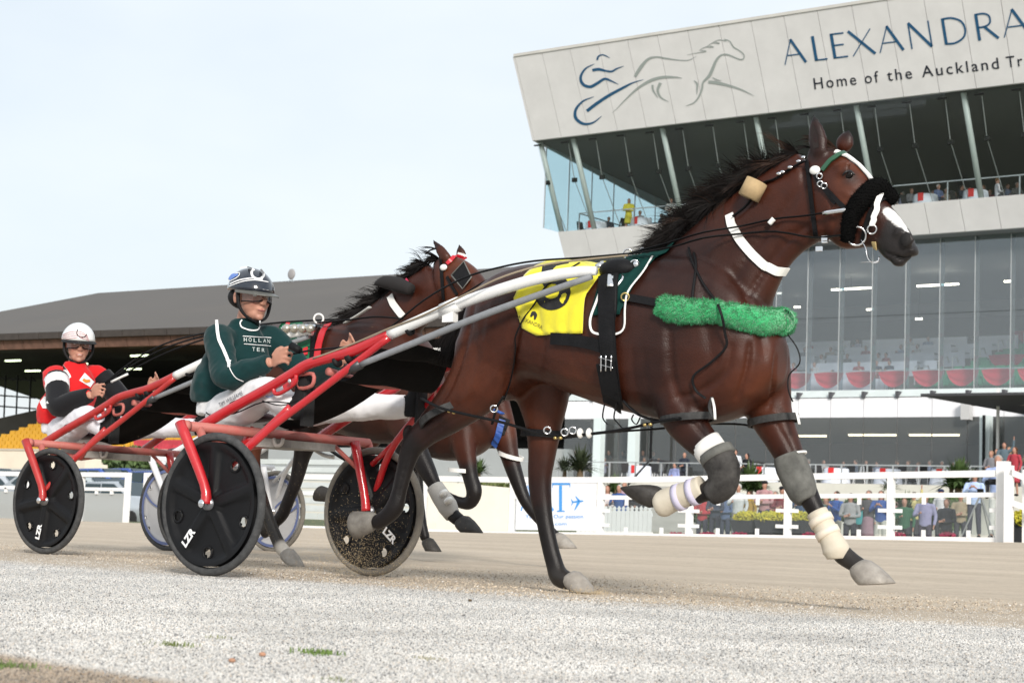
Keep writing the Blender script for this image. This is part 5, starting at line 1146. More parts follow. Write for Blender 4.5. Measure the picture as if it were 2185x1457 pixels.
strap('far_hopple_strap', [P1(*q_) for q_ in ((1200,935,7.1),(1300,922,7.12),(1400,915,7.15),(1500,905,7.2),(1580,905,7.24),(1610,912,7.24))], .026, leather, hr, th=.4)
for px in (1238, 1257): put('white_tape', MB().ell(P1(px,924,6.77), .013, .022, .024, nu=10, nv=6).mesh('t', True), white_l, hr)
for px, py in ((958,877),(968,880),(1185,934),(1196,934),(1376,906),(1388,905)): put('brass_stud', MB().ell(P1(px,py,6.735), .010, .01, .008, nu=8, nv=5).mesh('t', True), brass, hr)
for px, py in ((1168,918),(1205,922),(1222,918)): ringm(P1(px,py,6.75), .016, .004, TOCAM(P1(px,py,6.75)), chrome, hr, 'ring')
blue_s = mat('blue_strap', (.015,.07,.30), .5)
strap('crupper_hanger', [P1(*q_) for q_ in ((1075,845,6.72),(1060,870,6.72),(1050,905,6.73))], .02, leather, hr)
ringm(P1(1054,872,6.71), .016, .004, TOCAM(P1(1054,872,6.71)), chrome, hr, 'buckle_ring')
for q_ in [((1290,862),(1286,890),(1296,905)), ((1316,860),(1310,890),(1318,902),(1330,915)), ((1338,862),(1360,880),(1380,893)), ((1352,884),(1348,895),(1358,905),(1366,890))]:
    strap('dangling_strap', [P1(a, b, 6.80) for a, b in q_], .012, leather, hr)
strap('under_girth', [P1(*q_) for q_ in ((1330,855,6.78),(1355,880,6.8),(1385,893,6.86),(1420,900,6.95))], .03, leather, hr, th=.4)
# ---- bridle
br = thing('bridle', 'bridle with black fleece noseband and white cheek strap on the nearest horse', 'bridle', P1(1850, 430))
RB = lambda nm, pxs, w_, m, off=.006, **k: ribbon_on(S1, nm, pxs, w_, m, br, off=off, **k)
gleam = mat('green_browband', (.01,.07,.03), .3, coat=.5)
RB('crown_piece', [(1722,335),(1728,380),(1732,420),(1738,470),(1742,505)], .020, leather, .006)
RB('browband', [(1756,366),(1772,346),(1790,333),(1808,328),(1822,332)], .020, gleam, .012)
RB('cheekpiece', [(1740,372),(1750,390),(1770,410),(1790,432),(1808,448)], .020, leather, .008)
RB('cheekpiece', [(1745,385),(1765,410),(1785,436)], .014, leather, .010)
RB('face_strap', [(1780,326),(1806,336),(1830,354),(1850,376),(1858,388)], .024, white_l, .010, label='white strap down the face')
q = S1.px(1743,366,.018); put('rosette', MB().ell(q, .026, .012, .020, nu=14, nv=8).mesh('r', True), white_l, br)
for px, py in ((1752,378),(1754,394),(1762,398)): q = S1.px(px,py,.014); ringm(q, .012, .0035, TOCAM(q), chrome, br, 'buckle')
NB = [S1.px(x, y, .026) for x, y in ((1812,510),(1815,480),(1826,450),(1845,425),(1868,408),(1888,404))]; NB = [q for q in NB if q]
f2, _ = S1.near(P1(1903,425,7.06)+V(.05,.04,.03), .02); NB.append(f2)
bf = mat('black_fleece', (.005,.005,.005), .98, bump=.9, bscale=150, spec=.05)
mb = MB(); mb.tube(NB, [.026,.033,.040,.043,.043,.036,.026][:len(NB)], 12, smooth=5); nme = mb.mesh('noseband', True); put('fleece_noseband', nme, bf, br, label='thick black fleece noseband')
fb = MB()
for i in range(3000):
    po = random.choice(nme.polygons)
    if len(po.vertices) != 4: continue
    a = nme.vertices[po.vertices[0]].co; c = nme.vertices[po.vertices[2]].co; p = a+(c-a)*random.random(); n_ = (po.normal+V(random.gauss(0,.5), random.gauss(0,.5), random.gauss(0,.5))).normalized(); sd_ = n_.cross(V(random.random(),1,0)).normalized()*.0014
    fb.add([p-sd_, p+sd_, p+n_*random.uniform(.006,.015)], [(0,1,2)])
put('fleece_pile', fb, bf, br)
RB('lower_noseband', [(1860,445),(1878,428),(1896,420),(1908,424)], .022, leather, .012)
RB('lower_noseband', [(1840,520),(1850,480),(1862,445)], .02, leather, .01)
RB('white_cheek_strap', [(1876,410),(1872,440),(1869,470),(1867,484)], .024, white_l, .034)
for (px, py, r, rt, o) in ((1866,490,.019,.004,.03),(1831,500,.040,.005,.03),(1821,450,.016,.004,.035),(1836,452,.012,.004,.03)):
    q = S1.px(px, py, o); ringm(q, r, rt, TOCAM(q), chrome, br, 'bit_ring')
RB('chin_strap', [(1866,515),(1869,528),(1874,540)], .02, mat('tan_strap', (.5,.38,.18), .5), .006)
strap('bit_shank', [S1.px(1842,505,.03), P1(1848,530,6.93), P1(1852,550,6.93), P1(1862,560,6.95), P1(1874,557,6.97), P1(1876,548,6.98)], .009, chrome, br); strap('bit_bar', [P1(1836,560,6.92), P1(1876,558,6.95)], .007, chrome, br)
# ear plug on a strap: tan block
q = S1.px(1617,412,.03) or P1(1617,412,6.9); put('foam_roll', MB().tube([S1.px(1607,430,.035) or P1(1607,430,6.9), S1.px(1626,395,.04) or P1(1626,395,6.9)], [.05,.05], 14).mesh('f', True), mat('tan_foam', (.42,.30,.16), .85, noise=.15, nscale=30), br, label='tan foam roll on the head check')
strap('head_check', [S1.px(*q_, .012) or P1(*q_, 6.95) for q_ in ((1722,345),(1690,362),(1655,385),(1630,395))]+[S1.px(1600,440,.02) or P1(1600,440,6.92), S1.px(1570,465,.02)or P1(1570,465,6.9)], .022, leather, br)
for px, py in ((1715,345),(1703,352),(1692,362),(1676,372),(1668,376)): q = S1.px(px, py, .026) or P1(px,py,6.93); put('chrome_stud', MB().ell(q, .014, .008, .008, nu=8, nv=5).mesh('c', True), chrome, br)
# reins to the bit (near side)
SX = lambda x, y, o, Y=6.86: S1.px(x, y, o) or P1(x, y, Y)
strap('side_rein', [P1(1345,540,6.86), P1(1420,520,6.80), P1(1500,496,6.80), SX(1580,486,.03), SX(1655,473,.03), SX(1720,462,.03), SX(1768,455,.03)], .018, leather, br, sm=3)
strap('rein_rod', [SX(1765,455,.03), SX(1812,450,.035)], .020, chrome, br, th=1)
strap('rein_tape', [SX(1645,475,.032), SX(1660,472,.032)], .024, white_l, br, th=1)
strap('lower_rein', [P1(1345,542,6.84), P1(1430,528,6.79), P1(1500,508,6.79), SX(1580,503,.03), SX(1660,496,.025), SX(1740,500,.025), SX(1800,498,.03), SX(1818,500,.03)], .020, leather, br, sm=3)
for px, py in ((1768,500),(1775,508),(1745,516)): q = SX(px, py, .032); put('chrome_buckle', MB().box(q-V(.014,.006,.01), q+V(.014,.006,.01)), chrome, br)
# ---- boots
bt = mat('white_boot', (.66,.62,.53), .65, noise=.15, nscale=12, bump=.2, bscale=40, col2=(.45,.38,.28)); gb = mat('grey_boot', (.06,.06,.056), .85, spec=.2, noise=.5, nscale=14, col2=(.19,.19,.175))
bk = mat('black_boot', (.012,.011,.011), .8, spec=.2, noise=.5, nscale=14, col2=(.09,.085,.08))
def boot(root, name, pts, Y, m, label=None, sm=4, half=None, th=.10):
    """shell round a limb; pts (px,py,rp,rl)"""
    mb = MB(); P_, A = spline([P1(q[0], q[1], Y) for q in pts], [q[2] for q in pts], sm); _, B = spline([P1(q[0], q[1], Y) for q in pts], [q[3] for q in pts], sm); rs = []
    for i in range(len(P_)):
        T = (P_[min(i+1, len(P_)-1)]-P_[max(i-1, 0)]).normalized(); rs.append(ring_lim(P_[i], T, A[i], B[i], 20))
        if i == 0: rs.insert(0, ring_lim(P_[0], T, A[0]*.7, B[0]*.7, 20))
    rs.append(ring_lim(P_[-1], T, A[-1]*.6, B[-1]*.6, 20))
    return put(name, mb.rings(rs).mesh(name, True), m, root, label=label)
b1 = thing('leg_boots', 'grey knee boot and long white shin boot on the nearest horses straight foreleg', 'horse boots', P1(1720,1060,7.16))
boot(b1, 'knee_boot', [(1682,972,.070,.062),(1690,995,.076,.068),(1703,1025,.074,.066),(1714,1052,.066,.06),(1722,1068,.045,.04)], 7.14, gb)
boot(b1, 'shin_boot', [(1743,1092,.048,.044),(1758,1122,.05,.046),(1774,1152,.052,.048),(1784,1174,.062,.055),(1786,1192,.045,.04)], 7.145, bt)
for x, y in ((1752,1110),(1766,1137)): boot(b1, 'boot_strap', [(x-3,y-6,.056,.052),(x+4,y+7,.056,.052)], 7.14, mat('boot_strap', (.74,.66,.55), .7), sm=1)
boot(b1, 'white_cuff', [(1693,969,.062,.055),(1694,973,.062,.055)], 7.15, white_l, sm=1)
b2 = thing('leg_boots', 'black knee boot, white cuff and padded white shin boot on the nearest horses folded foreleg', 'horse boots', P1(1500,1020,6.88))
boot(b2, 'white_cuff', [(1505,945,.075,.06),(1520,966,.074,.06)], 6.88, white_l, sm=2)
boot(b2, 'knee_boot', [(1526,968,.076,.064),(1543,1000,.078,.066),(1540,1035,.07,.06),(1515,1055,.05,.045)], 6.88, bk)
boot(b2, 'top_flap', [(1526,962,.082,.07),(1534,978,.084,.07)], 6.88, gb, sm=2)
boot(b2, 'shin_boot', [(1500,1038,.052,.046),(1470,1052,.056,.05),(1435,1064,.058,.052),(1414,1074,.062,.056),(1404,1078,.05,.045)], 6.88, bt)
for x, y in ((1480,1049),(1450,1060)): boot(b2, 'boot_strap', [(x+6,y-2,.062,.056),(x-6,y+2,.062,.056)], 6.88, mat('lilac_tape', (.55,.52,.66), .7), sm=1)
# ================================================================== SULKIES
AX = V(-6.5, 7.02, .36)          # axle centre of the nearest sulky
O = lambda x, y, Y: at_y(x, y, Y)
redp = mat('red_paint', (.46, .012, .018), .32, noise=.12, nscale=12, coat=.5, bump=.05, bscale=60)
redd_ = mat('red_paint_dusty', (.48, .075, .07), .6, noise=.3, nscale=18, bump=.1, bscale=60, col2=(.42, .20, .16))
wp = mat('white_shaft', (.78,.78,.77), .35, noise=.06, nscale=14, coat=.3)
greyt = mat('grey_tape', (.22,.23,.245), .6, noise=.15, nscale=40)
disc_b = mat('disc_black', (.006,.006,.007), .5, spec=.22, noise=.3, nscale=12, bump=.05, bscale=40); tyre = mat('tyre', (.028,.029,.031), .9, spec=.15, noise=.35, nscale=30, bump=.4, bscale=120, col2=(.10,.10,.10))
tyre_d = mat('tyre_dusty', (.13,.12,.105), .95, noise=.35, nscale=40, bump=.4, bscale=120, col2=(.22,.20,.17))
letm = mat('white_print', (.82,.82,.82), .5)
TUB = lambda nm, pts, r, m, par, sm=4, n=12: put(nm, MB().tube(pts, r, n, smooth=sm).mesh(nm, True), m, par)
def wheel(par, c, side, kind='black', rot=0, ty=None, holes=6):
    """disc wheel in the XZ plane; side -1 faces the camera"""
    R_ = .36; root = put('wheel', MB().tube([c+V(0,-.045,0), c+V(0,.045,0)], [.032,.032], 18).mesh('hub', True), chrome if kind == 'grey' else mat('hub_grey', (.2,.2,.21), .35, .8), par)
    mb = MB(); rs = []
    for i in range(73):
        a = 2*math.pi*i/72; d = V(math.cos(a), 0, math.sin(a)); cc = c+d*(R_-.022); rs.append([cc+d*math.cos(b)*.022+V(0,math.sin(b)*.020,0) for b in [2*math.pi*k/8 for k in range(8)]])
    put('tyre', mb.rings(rs, cap=False).mesh('tyre', True), ty or tyre, root)
    # disc: polar grid with spokes as raised ribs and real holes
    nr, na = 20, 120; mb = MB(); hol = []
    if kind == 'black': hol = [(.245, rot+math.radians(36+72*k), .030) for k in range(5)]
    else: hol = [(.285, rot+math.radians(18+72*k-9), .018) for k in range(5)]+[(.285, rot+math.radians(18+72*k+11), .018) for k in range(5)]
    hc = [(c.x+r*math.cos(a), c.z+r*math.sin(a), q) for r, a, q in hol]
    for s_ in (-1, 1):
        k0 = len(mb.v)
        for i in range(nr+1):
            r = .03+(R_-.048-.03)*i/nr
            for j in range(na):
                a = 2*math.pi*j/na; x = r*math.cos(a); z = r*math.sin(a)
                da = min(abs(((a-rot-math.radians(72*k)+math.pi) % (2*math.pi))-math.pi) for k in range(5))*r
                rib = 1-sstep((da-.020)/.022); rim = sstep((r-.262)/.03); hubb = 1-sstep((r-.05)/.04)
                h = .006+.020*max(rib, rim, hubb)
                if kind == 'grey': h = .006+.010*max(rim, hubb)
                mb.v.append((c.x+x, c.y+s_*h, c.z+z))
        for i in range(nr):
            for j in range(na):
                q = (k0+i*na+j, k0+i*na+(j+1) % na, k0+(i+1)*na+(j+1) % na, k0+(i+1)*na+j)
                mx_ = sum(mb.v[t][0] for t in q)/4; mz_ = sum(mb.v[t][2] for t in q)/4
                if any((mx_-hx)**2+(mz_-hz)**2 < hr_*hr_ for hx, hz, hr_ in hc): continue
                mb.f.append(q)
    gm = disc_b if kind == 'black' else mat('disc_grey', (.40,.40,.41), .45, noise=.06, nscale=10)
    d = put('disc', mb.mesh('disc', True), gm, root)
    for hx, hz, hr_ in hc:      # rolled lip round every hole hides the cut
        ringm(V(hx, c.y-.009, hz), hr_*1.0, .0065, V(0,1,0), gm, root, 'hole_rim')
    if kind == 'grey':
        bl_ = mat('disc_blue', (.10,.13,.27), .5)
        for k in range(5):
            a0 = rot+math.radians(72*k); mb = MB(); pts = [(c.x+math.cos(a0+t*.55*(1 if k % 2 else -1))*(.04+.26*t), c.z+math.sin(a0+t*.55*(1 if k % 2 else -1))*(.04+.26*t)) for t in (0,.25,.5,.75,1)]
            stroke(mb, pts, [.010,.008,.008,.010,.016], lambda u, v: V(u, c.y-.021, v), 5); put('blue_spoke', mb, bl_, root)
        mb = MB(); stroke(mb, [(c.x+math.cos(t*math.pi/18)*.30, c.z+math.sin(t*math.pi/18)*.30) for t in range(37)], [.012]*37, lambda u, v: V(u, c.y-.024, v), 0); put('blue_rim', mb, bl_, root)
    return root
def lzr(root, c, ang, m, y=-.034, s='LZR'):
    me = text_mesh(s, .056, bold=.003, space=1.05); ca, sa = math.cos(ang), math.sin(ang); o = c+V(ca, 0, sa)*.15+V(0, y, 0)-V(-sa,0,ca)*.025
    if math.cos(ang) < 0: o = c+V(ca,0,sa)*.265+V(0,y,0)+V(-sa,0,ca)*.025; X = V(-ca,0,-sa); Y_ = V(sa,0,-ca)
    else: X = V(ca,0,sa); Y_ = V(-sa,0,ca)
    xform(me, o, X, Y_); put('lettering', me, letm, root)
def sulky(name_label, dX, dY, near_ty, far_ty, rots, bars, sheet_m, kind='black', white_from=None):
    """builds the vehicle from the nearest one's measured joints, shifted along and across the track"""
    D = V(dX, dY, 0); root = thing('sulky', name_label, 'sulky', AX+D-V(0,0,.36)); Q = lambda x, y, Y: O(x, y, Y)+D
    wn = wheel(root, AX+V(0,-.63,0)+D, -1, kind, rots[0], near_ty); wf = wheel(root, AX+V(.10 if dX == -3.18 else 0,.61,0)+D, -1, kind, rots[1], far_ty)
    hubn, hubf = AX+V(0,-.68,0)+D, AX+V(0,.55,0)+D
    topn = Q(384,905,6.33); topf = Q(757,943,7.57); barn = Q(392,908,6.34); barf = Q(786,945,7.72)
    TUB('cross_bar', [barn, barf], .026, bars[1], root, 0, 14)
    TUB('bar_end', [barn+V(0,0,-.0), barn+V(0,.03,.0)], .030, bars[1], root, 0, 14)
    TUB('fork_tube', [topn+V(0,0,.01), hubn+V(-.02,0,.10), hubn], [.029,.024,.030], bars[0], root); TUB('fork_tube', [topn+V(.02,.11,0), AX+V(0,-.57,.06)+D], .022, bars[1], root, 0)
    TUB('fork_tube', [topf, hubf+V(-.02,0,.10), hubf], [.029,.024,.028], bars[0], root); TUB('fork_tube', [barf, AX+V(0,.68,.06)+D], .022, bars[1], root, 0)
    TUB('fork_gusset', [Q(700,938,7.5), Q(768,1005,7.57)], .013, bars[1], root, 0)
    put('axle_bolt', MB().ell(hubn+V(0,-.03,0), .022,.012,.022, nu=10, nv=6).mesh('b', True), chrome, root)
    TUB('brace', [Q(434,1060,6.36), Q(480,1005,6.42), Q(575,915,6.52), Q(660,850,6.58), Q(745,785,6.62), Q(830,720,6.64)], [.018,.018,.019,.019,.019,.018], bars[0], root)
    TUB('brace', [Q(520,962,6.46), Q(560,925,6.52), Q(620,868,6.57)], .020, bars[0], root)
    m2 = lambda p: V(p.x, 2*(AX.y+dY)-p.y, p.z)
    TUB('brace', [m2(Q(434,1060,6.36)), m2(Q(480,1005,6.42)), m2(Q(575,915,6.52)), m2(Q(745,785,6.62)), m2(Q(830,720,6.64))], .020, bars[0], root)
    TUB('brace', [V(hubf.x+.03, hubf.y, .62), m2(Q(575,915,6.52))], .016, bars[0], root, 0)
    sh = [Q(430,908,6.56), Q(500,868,6.58), Q(560,835,6.60), Q(620,800,6.61), Q(655,778,6.62), Q(700,764,6.63), Q(745,752,6.63), Q(790,733,6.64), Q(832,713,6.65)]
    shw = [Q(832,713,6.65), Q(900,682,6.655), Q(962,655,6.66), Q(1040,627,6.665), Q(1120,602,6.67), Q(1180,588,6.68), Q(1235,580,6.69), Q(1272,578,6.70)]
    for f_ in (lambda p: p, m2):
        TUB('shaft', [f_(p) for p in sh], .027, bars[0], root); TUB('shaft_white', [f_(p) for p in shw], [.028]*6+[.026,.020], wp if white_from is None else white_from, root)
    c_ = Q(962,657,6.66); put('shaft_coupling', MB().tube([c_+V(-.05,0,-.012), c_+V(.05,0,.018)], .036, 12).mesh('c', True), wp, root); put('coupling_lug', MB().box(c_-V(.035,.02,.07), c_+V(.03,.02,.0)), wp, root)
    TUB('inner_rod', [Q(768,778,6.63), Q(900,725,6.64), Q(1050,665,6.65), Q(1262,590,6.69)], [.015,.017,.017,.015], greyt, root)
    put('rod_clamp', MB().tube([Q(738,790,6.63), Q(770,776,6.63)], .026, 10).mesh('c', True), mat('clamp', (.06,.06,.065), .4, .5), root)
    for a, b in (((497,861),(503,858)),((743,757),(752,753)),((871,697),(877,694)),((717,765),(722,762))): TUB('black_band', [Q(a[0],a[1]+8,6.59+(a[0]-497)/5000), Q(b[0],b[1]+8,6.59+(a[0]-497)/5000)], .030, blackm, root, 0)
    # brackets and toe loop
    put('bracket', MB().bar(Q(606,828,6.6), Q(630,812,6.6), .012, .03), bars[0], root); TUB('bracket_hook', [Q(583,820,6.6), Q(586,838,6.6), Q(600,838,6.6), Q(628,818,6.6), Q(632,800,6.6)], .011, bars[0], root)
    put('bolt', MB().ell(Q(618,813,6.565), .012,.008,.012, nu=8, nv=5).mesh('b', True), chrome, root)
    TUB('stirrup', [Q(640,800,6.66), Q(668,798,6.64), Q(666,822,6.64), Q(640,828,6.66), Q(636,808,6.66)], .010, bars[1], root, 3)
    sf = Q(898,812,7.42); TUB('stirrup', [sf, sf+V(.10,0,.02), sf+V(.09,0,-.17), sf+V(-.04,0,-.17), sf], .010, bars[1], root, 3)
    # front cross bar, sheets, seat, undertray
    fa, fb_ = Q(700,792,6.64), m2(Q(700,792,6.64)); TUB('front_bar', [fa, (fa+fb_)/2+V(.0,0,-.035), fb_], .020, bars[1], root, 5)
    def sheet_(nm, A, B, C_, D_, sag, m, nn=10):
        mb = MB()
        for i in range(nn+1):
            for j in range(nn+1):
                u, v = i/nn, j/nn; p = (A*(1-u)+B*u)*(1-v)+(D_*(1-u)+C_*u)*v; p = p+V(0,0,-sag*4*v*(1-v)+.006*math.sin(u*9+v*5)); mb.v.append(tuple(p))
        for i in range(nn):
            for j in range(nn): a = i*(nn+1)+j; mb.f.append((a, a+1, a+nn+2, a+nn+1))
        o = put(nm, mb.mesh(nm, True), m, root); return o
    Yn, Yf = AX.y-.27, AX.y+.10
    sheet_('dust_sheet', fa+V(0,.06,0), fb_+V(0,-.26,0), Q(640,918,Yf+.03), Q(560,905,Yn), .03, sheet_m)
    sheet_('dust_sheet', Q(790,742,6.70), m2(Q(790,742,6.70)), fb_+V(0,-.02,0), fa+V(0,.02,0), .10, sheet_m)
    sheet_('dust_sheet', Q(870,735,6.75), m2(Q(870,735,6.75)), m2(Q(790,745,6.70)), Q(790,745,6.70), .05, sheet_m)
    c_ = Q(512,888,6.98); put('seat', MB().ell(c_, .20,.19,.035, nu=20, nv=8).mesh('seat', True), mat('seat_maroon', (.05,.02,.025), .6, noise=.3), root)
    a, b = Q(470,925,6.75), Q(650,930,7.05); put('undertray', MB().hexa([a+V(0,0,-.06), b+V(0,-.1,-.07), b+V(.0,.25,-.07), a+V(0,.5,-.06), a+V(0,0,-.0), b+V(0,-.1,-.03), b+V(.0,.25,-.03), a+V(0,.5,-.0)]), mat('undertray', (.28,.26,.24), .6, noise=.3, nscale=20), root)
    TUB('under_bar', [Q(450,935,6.6), Q(530,952,6.85), Q(640,930,7.2)], .022, bars[1], root, 3); TUB('seat_stay', [Q(520,955,6.8), Q(545,915,6.85)], .03, bars[0], root, 0)
    TUB('under_loop', [Q(584,935,6.9), Q(588,950,6.9), Q(600,948,6.9), Q(604,935,6.9)], .010, mat('pale_loop', (.5,.46,.42), .5), root, 3)
    return root, wn, wf
sheetm = mat('dust_sheet', (.007,.0065,.0065), .85, spec=.08, noise=.35, nscale=9, bump=.2, bscale=20)
sk1, w1n, w1f = sulky('nearest red racing sulky with two large black disc wheels and white tipped shafts', 0, 0, tyre, tyre_d, (math.radians(232), math.radians(-30)), (redp, redd_), sheetm)
lzr(w1n, AX+V(0,-.63,0), math.radians(232), letm); lzr(w1f, AX+V(0,.61,0), math.radians(-38), mat('worn_print', (.4,.39,.36), .7))
sk2, w2n, w2f = sulky('rear red sulky at the left carrying the driver in red and black silks', -3.18, 1.58, tyre, tyre, (math.radians(262), math.radians(100)), (mat('red_paint_dull', (.40,.022,.02), .4, noise=.2, nscale=12, coat=.3), redd_), sheetm)
lzr(w2n, AX+V(-3.18,.95,0), math.radians(258), letm)
whm = mat('white_sulky', (.66,.66,.67), .45, noise=.15, nscale=9)
sk3, w3n, w3f = sulky('white framed sulky with grey disc wheels, mostly hidden between the two red sulkies', -4.42, 3.86, tyre, tyre_d, (math.radians(190), math.radians(-90)), (whm, whm), sheetm, 'grey')
# flung sand by the far wheel and hooves
gr_ = mat('flung_sand', (.52,.40,.24), .9)
mb = MB()
def fling(n, f):
    for i in range(n):
        p, r = f(); u = V(random.gauss(0,1), random.gauss(0,1), random.gauss(0,1)).normalized()*r; v = u.orthogonal()*.8; w_ = u.cross(v).normalized()*r*.8
        mb.add([p-u, p+u*.6+v*.4, p-v*.6, p+w_], [(0,1,2),(0,1,3),(1,2,3),(0,2,3)])
cw = AX+V(0,.61,0)
def f1():
    a = random.gauss(-.9, .75); r = .36*math.sqrt(random.random()); x = random.gauss(.0,.17); z = abs(random.gauss(0,.17))
    return V(cw.x+x, cw.y-random.uniform(.03,.25), .01+z), random.uniform(.0012,.0034)
fling(3000, f1)
def f3(): return V(cw.x+random.gauss(.1,.35), cw.y-random.uniform(-.3,.5), .02+abs(random.gauss(0,.38))), random.uniform(.001,.0024)
fling(500, f3)
hf = at_z(1245,1266,0)
def f2(): return V(hf.x+random.gauss(.03,.05), hf.y+random.gauss(-.01,.05), abs(random.gauss(0,.014))), random.uniform(.0015,.0035)
fling(900, f2)
hh = at_y(600,1120,8.4)
def f4(): return V(hh.x+random.gauss(0,.3), hh.y+random.gauss(0,.2), abs(random.gauss(.1,.3))), random.uniform(.001,.0026)
fling(700, f4)
put('flung_sand', mb, gr_, kind='stuff', label='spray of sand grains thrown up by the far wheel and hooves', cat='sand')
# ================================================================== DRIVERS
skin = mat('skin', (.42,.20,.14), .5, noise=.08, nscale=25, spec=.4)
def R3(fwd, up):
    f_ = fwd.normalized(); s_ = f_.cross(up).normalized(); u = s_.cross(f_); return Matrix((f_, s_*-1, u)).transposed()   # columns: forward, left, up
def head_shapes(mb, c, M):
    A = lambda x, y, z: c+M@V(x, y, z)
    mb.ell(A(-.012,0,.03), .098,.076,.092, M, 20, 14)           # cranium
    mb.ell(A(.028,0,-.03), .064,.064,.075, M, 18, 12)          # face
    mb.ell(A(.040,0,-.085), .046,.044,.034, M, 14, 10)         # jaw
    mb.ell(A(.074,0,-.102), .018,.020,.016, M)                 # chin
    for s_ in (-1, 1):
        mb.ell(A(.060, s_*.034,-.035), .026,.022,.024, M); mb.ell(A(-.012, s_*.078,-.012), .020,.010,.032, M)   # cheeks, ears
    mb.ell(A(.080,0,.018), .018,.050,.013, M)                  # brow
    mb.tube([A(.088,0,.008), A(.104,0,-.018), A(.116,0,-.034)], [.009,.012,.014], 10); mb.ell(A(.100,0,-.040), .014,.019,.010, M)
    mb.ell(A(.090,0,-.066), .010,.024,.006, M); mb.ell(A(.088,0,-.077), .010,.021,.007, M)
def hand_shapes(mb, w_, fdir, pnorm, thumb, curl=.9, size=1.0, spreadf=.0):
    """w_: wrist; fdir: along the palm; pnorm: out of the back of the hand; thumb side vector"""
    f_ = fdir.normalized(); t = thumb.normalized(); b = pnorm.normalized(); s_ = size; M = Matrix((f_, t, b)).transposed()
    mb.ell(w_+f_*.048*s_, .052*s_, .040*s_, .019*s_, M, 14, 8)
    for k, (off, L_) in enumerate(((.030,.070),(.010,.078),(-.011,.072),(-.030,.058))):
        p = w_+f_*.082*s_+t*off*s_; d = f_; P = [w_+f_*.055*s_+t*off*.8*s_, p]
        for j, fr in enumerate((.42,.32,.26)):
            an = curl*(.55+.35*j)*(1 if k else .75); d = (f_*math.cos(an*(j+1)*.6)-b*math.sin(an*(j+1)*.6)+t*(off*spreadf*8)).normalized(); P.append(P[-1]+d*L_*fr*s_*1.15)
        mb.tube(P, [.0105*s_,.0100*s_,.0092*s_,.0084*s_,.0072*s_], 8)
    mb.tube([w_+f_*.02*s_+t*.022*s_, w_+f_*.048*s_+t*.046*s_-b*.006*s_, w_+f_*.078*s_+t*.052*s_-b*.014*s_, w_+f_*.098*s_+t*.044*s_-b*.020*s_], [.015*s_,.0135*s_,.011*s_,.009*s_], 8)
def tub(mb, pts, r, sm=4, n=14): mb.tube(pts, r, n, smooth=sm)
from mathutils import noise as mnoise
def fold(q):
    a = mnoise.noise(V(q.x*7+q.z*3, q.y*6, q.z*11)); b = mnoise.noise(V(q.x*16, q.y*12+5, q.z*22-q.x*10))
    return .014*(abs(a)-.25)*-1+.005*(abs(b)-.2)*-1
def puff(me, off):
    n_ = [v.normal.copy() for v in me.vertices]; c_ = [v.co.copy() for v in me.vertices]; out_ = []
    for a, b in zip(c_, n_): out_ += list(a+b*fold(a+off))
    me.vertices.foreach_set('co', out_); me.update()
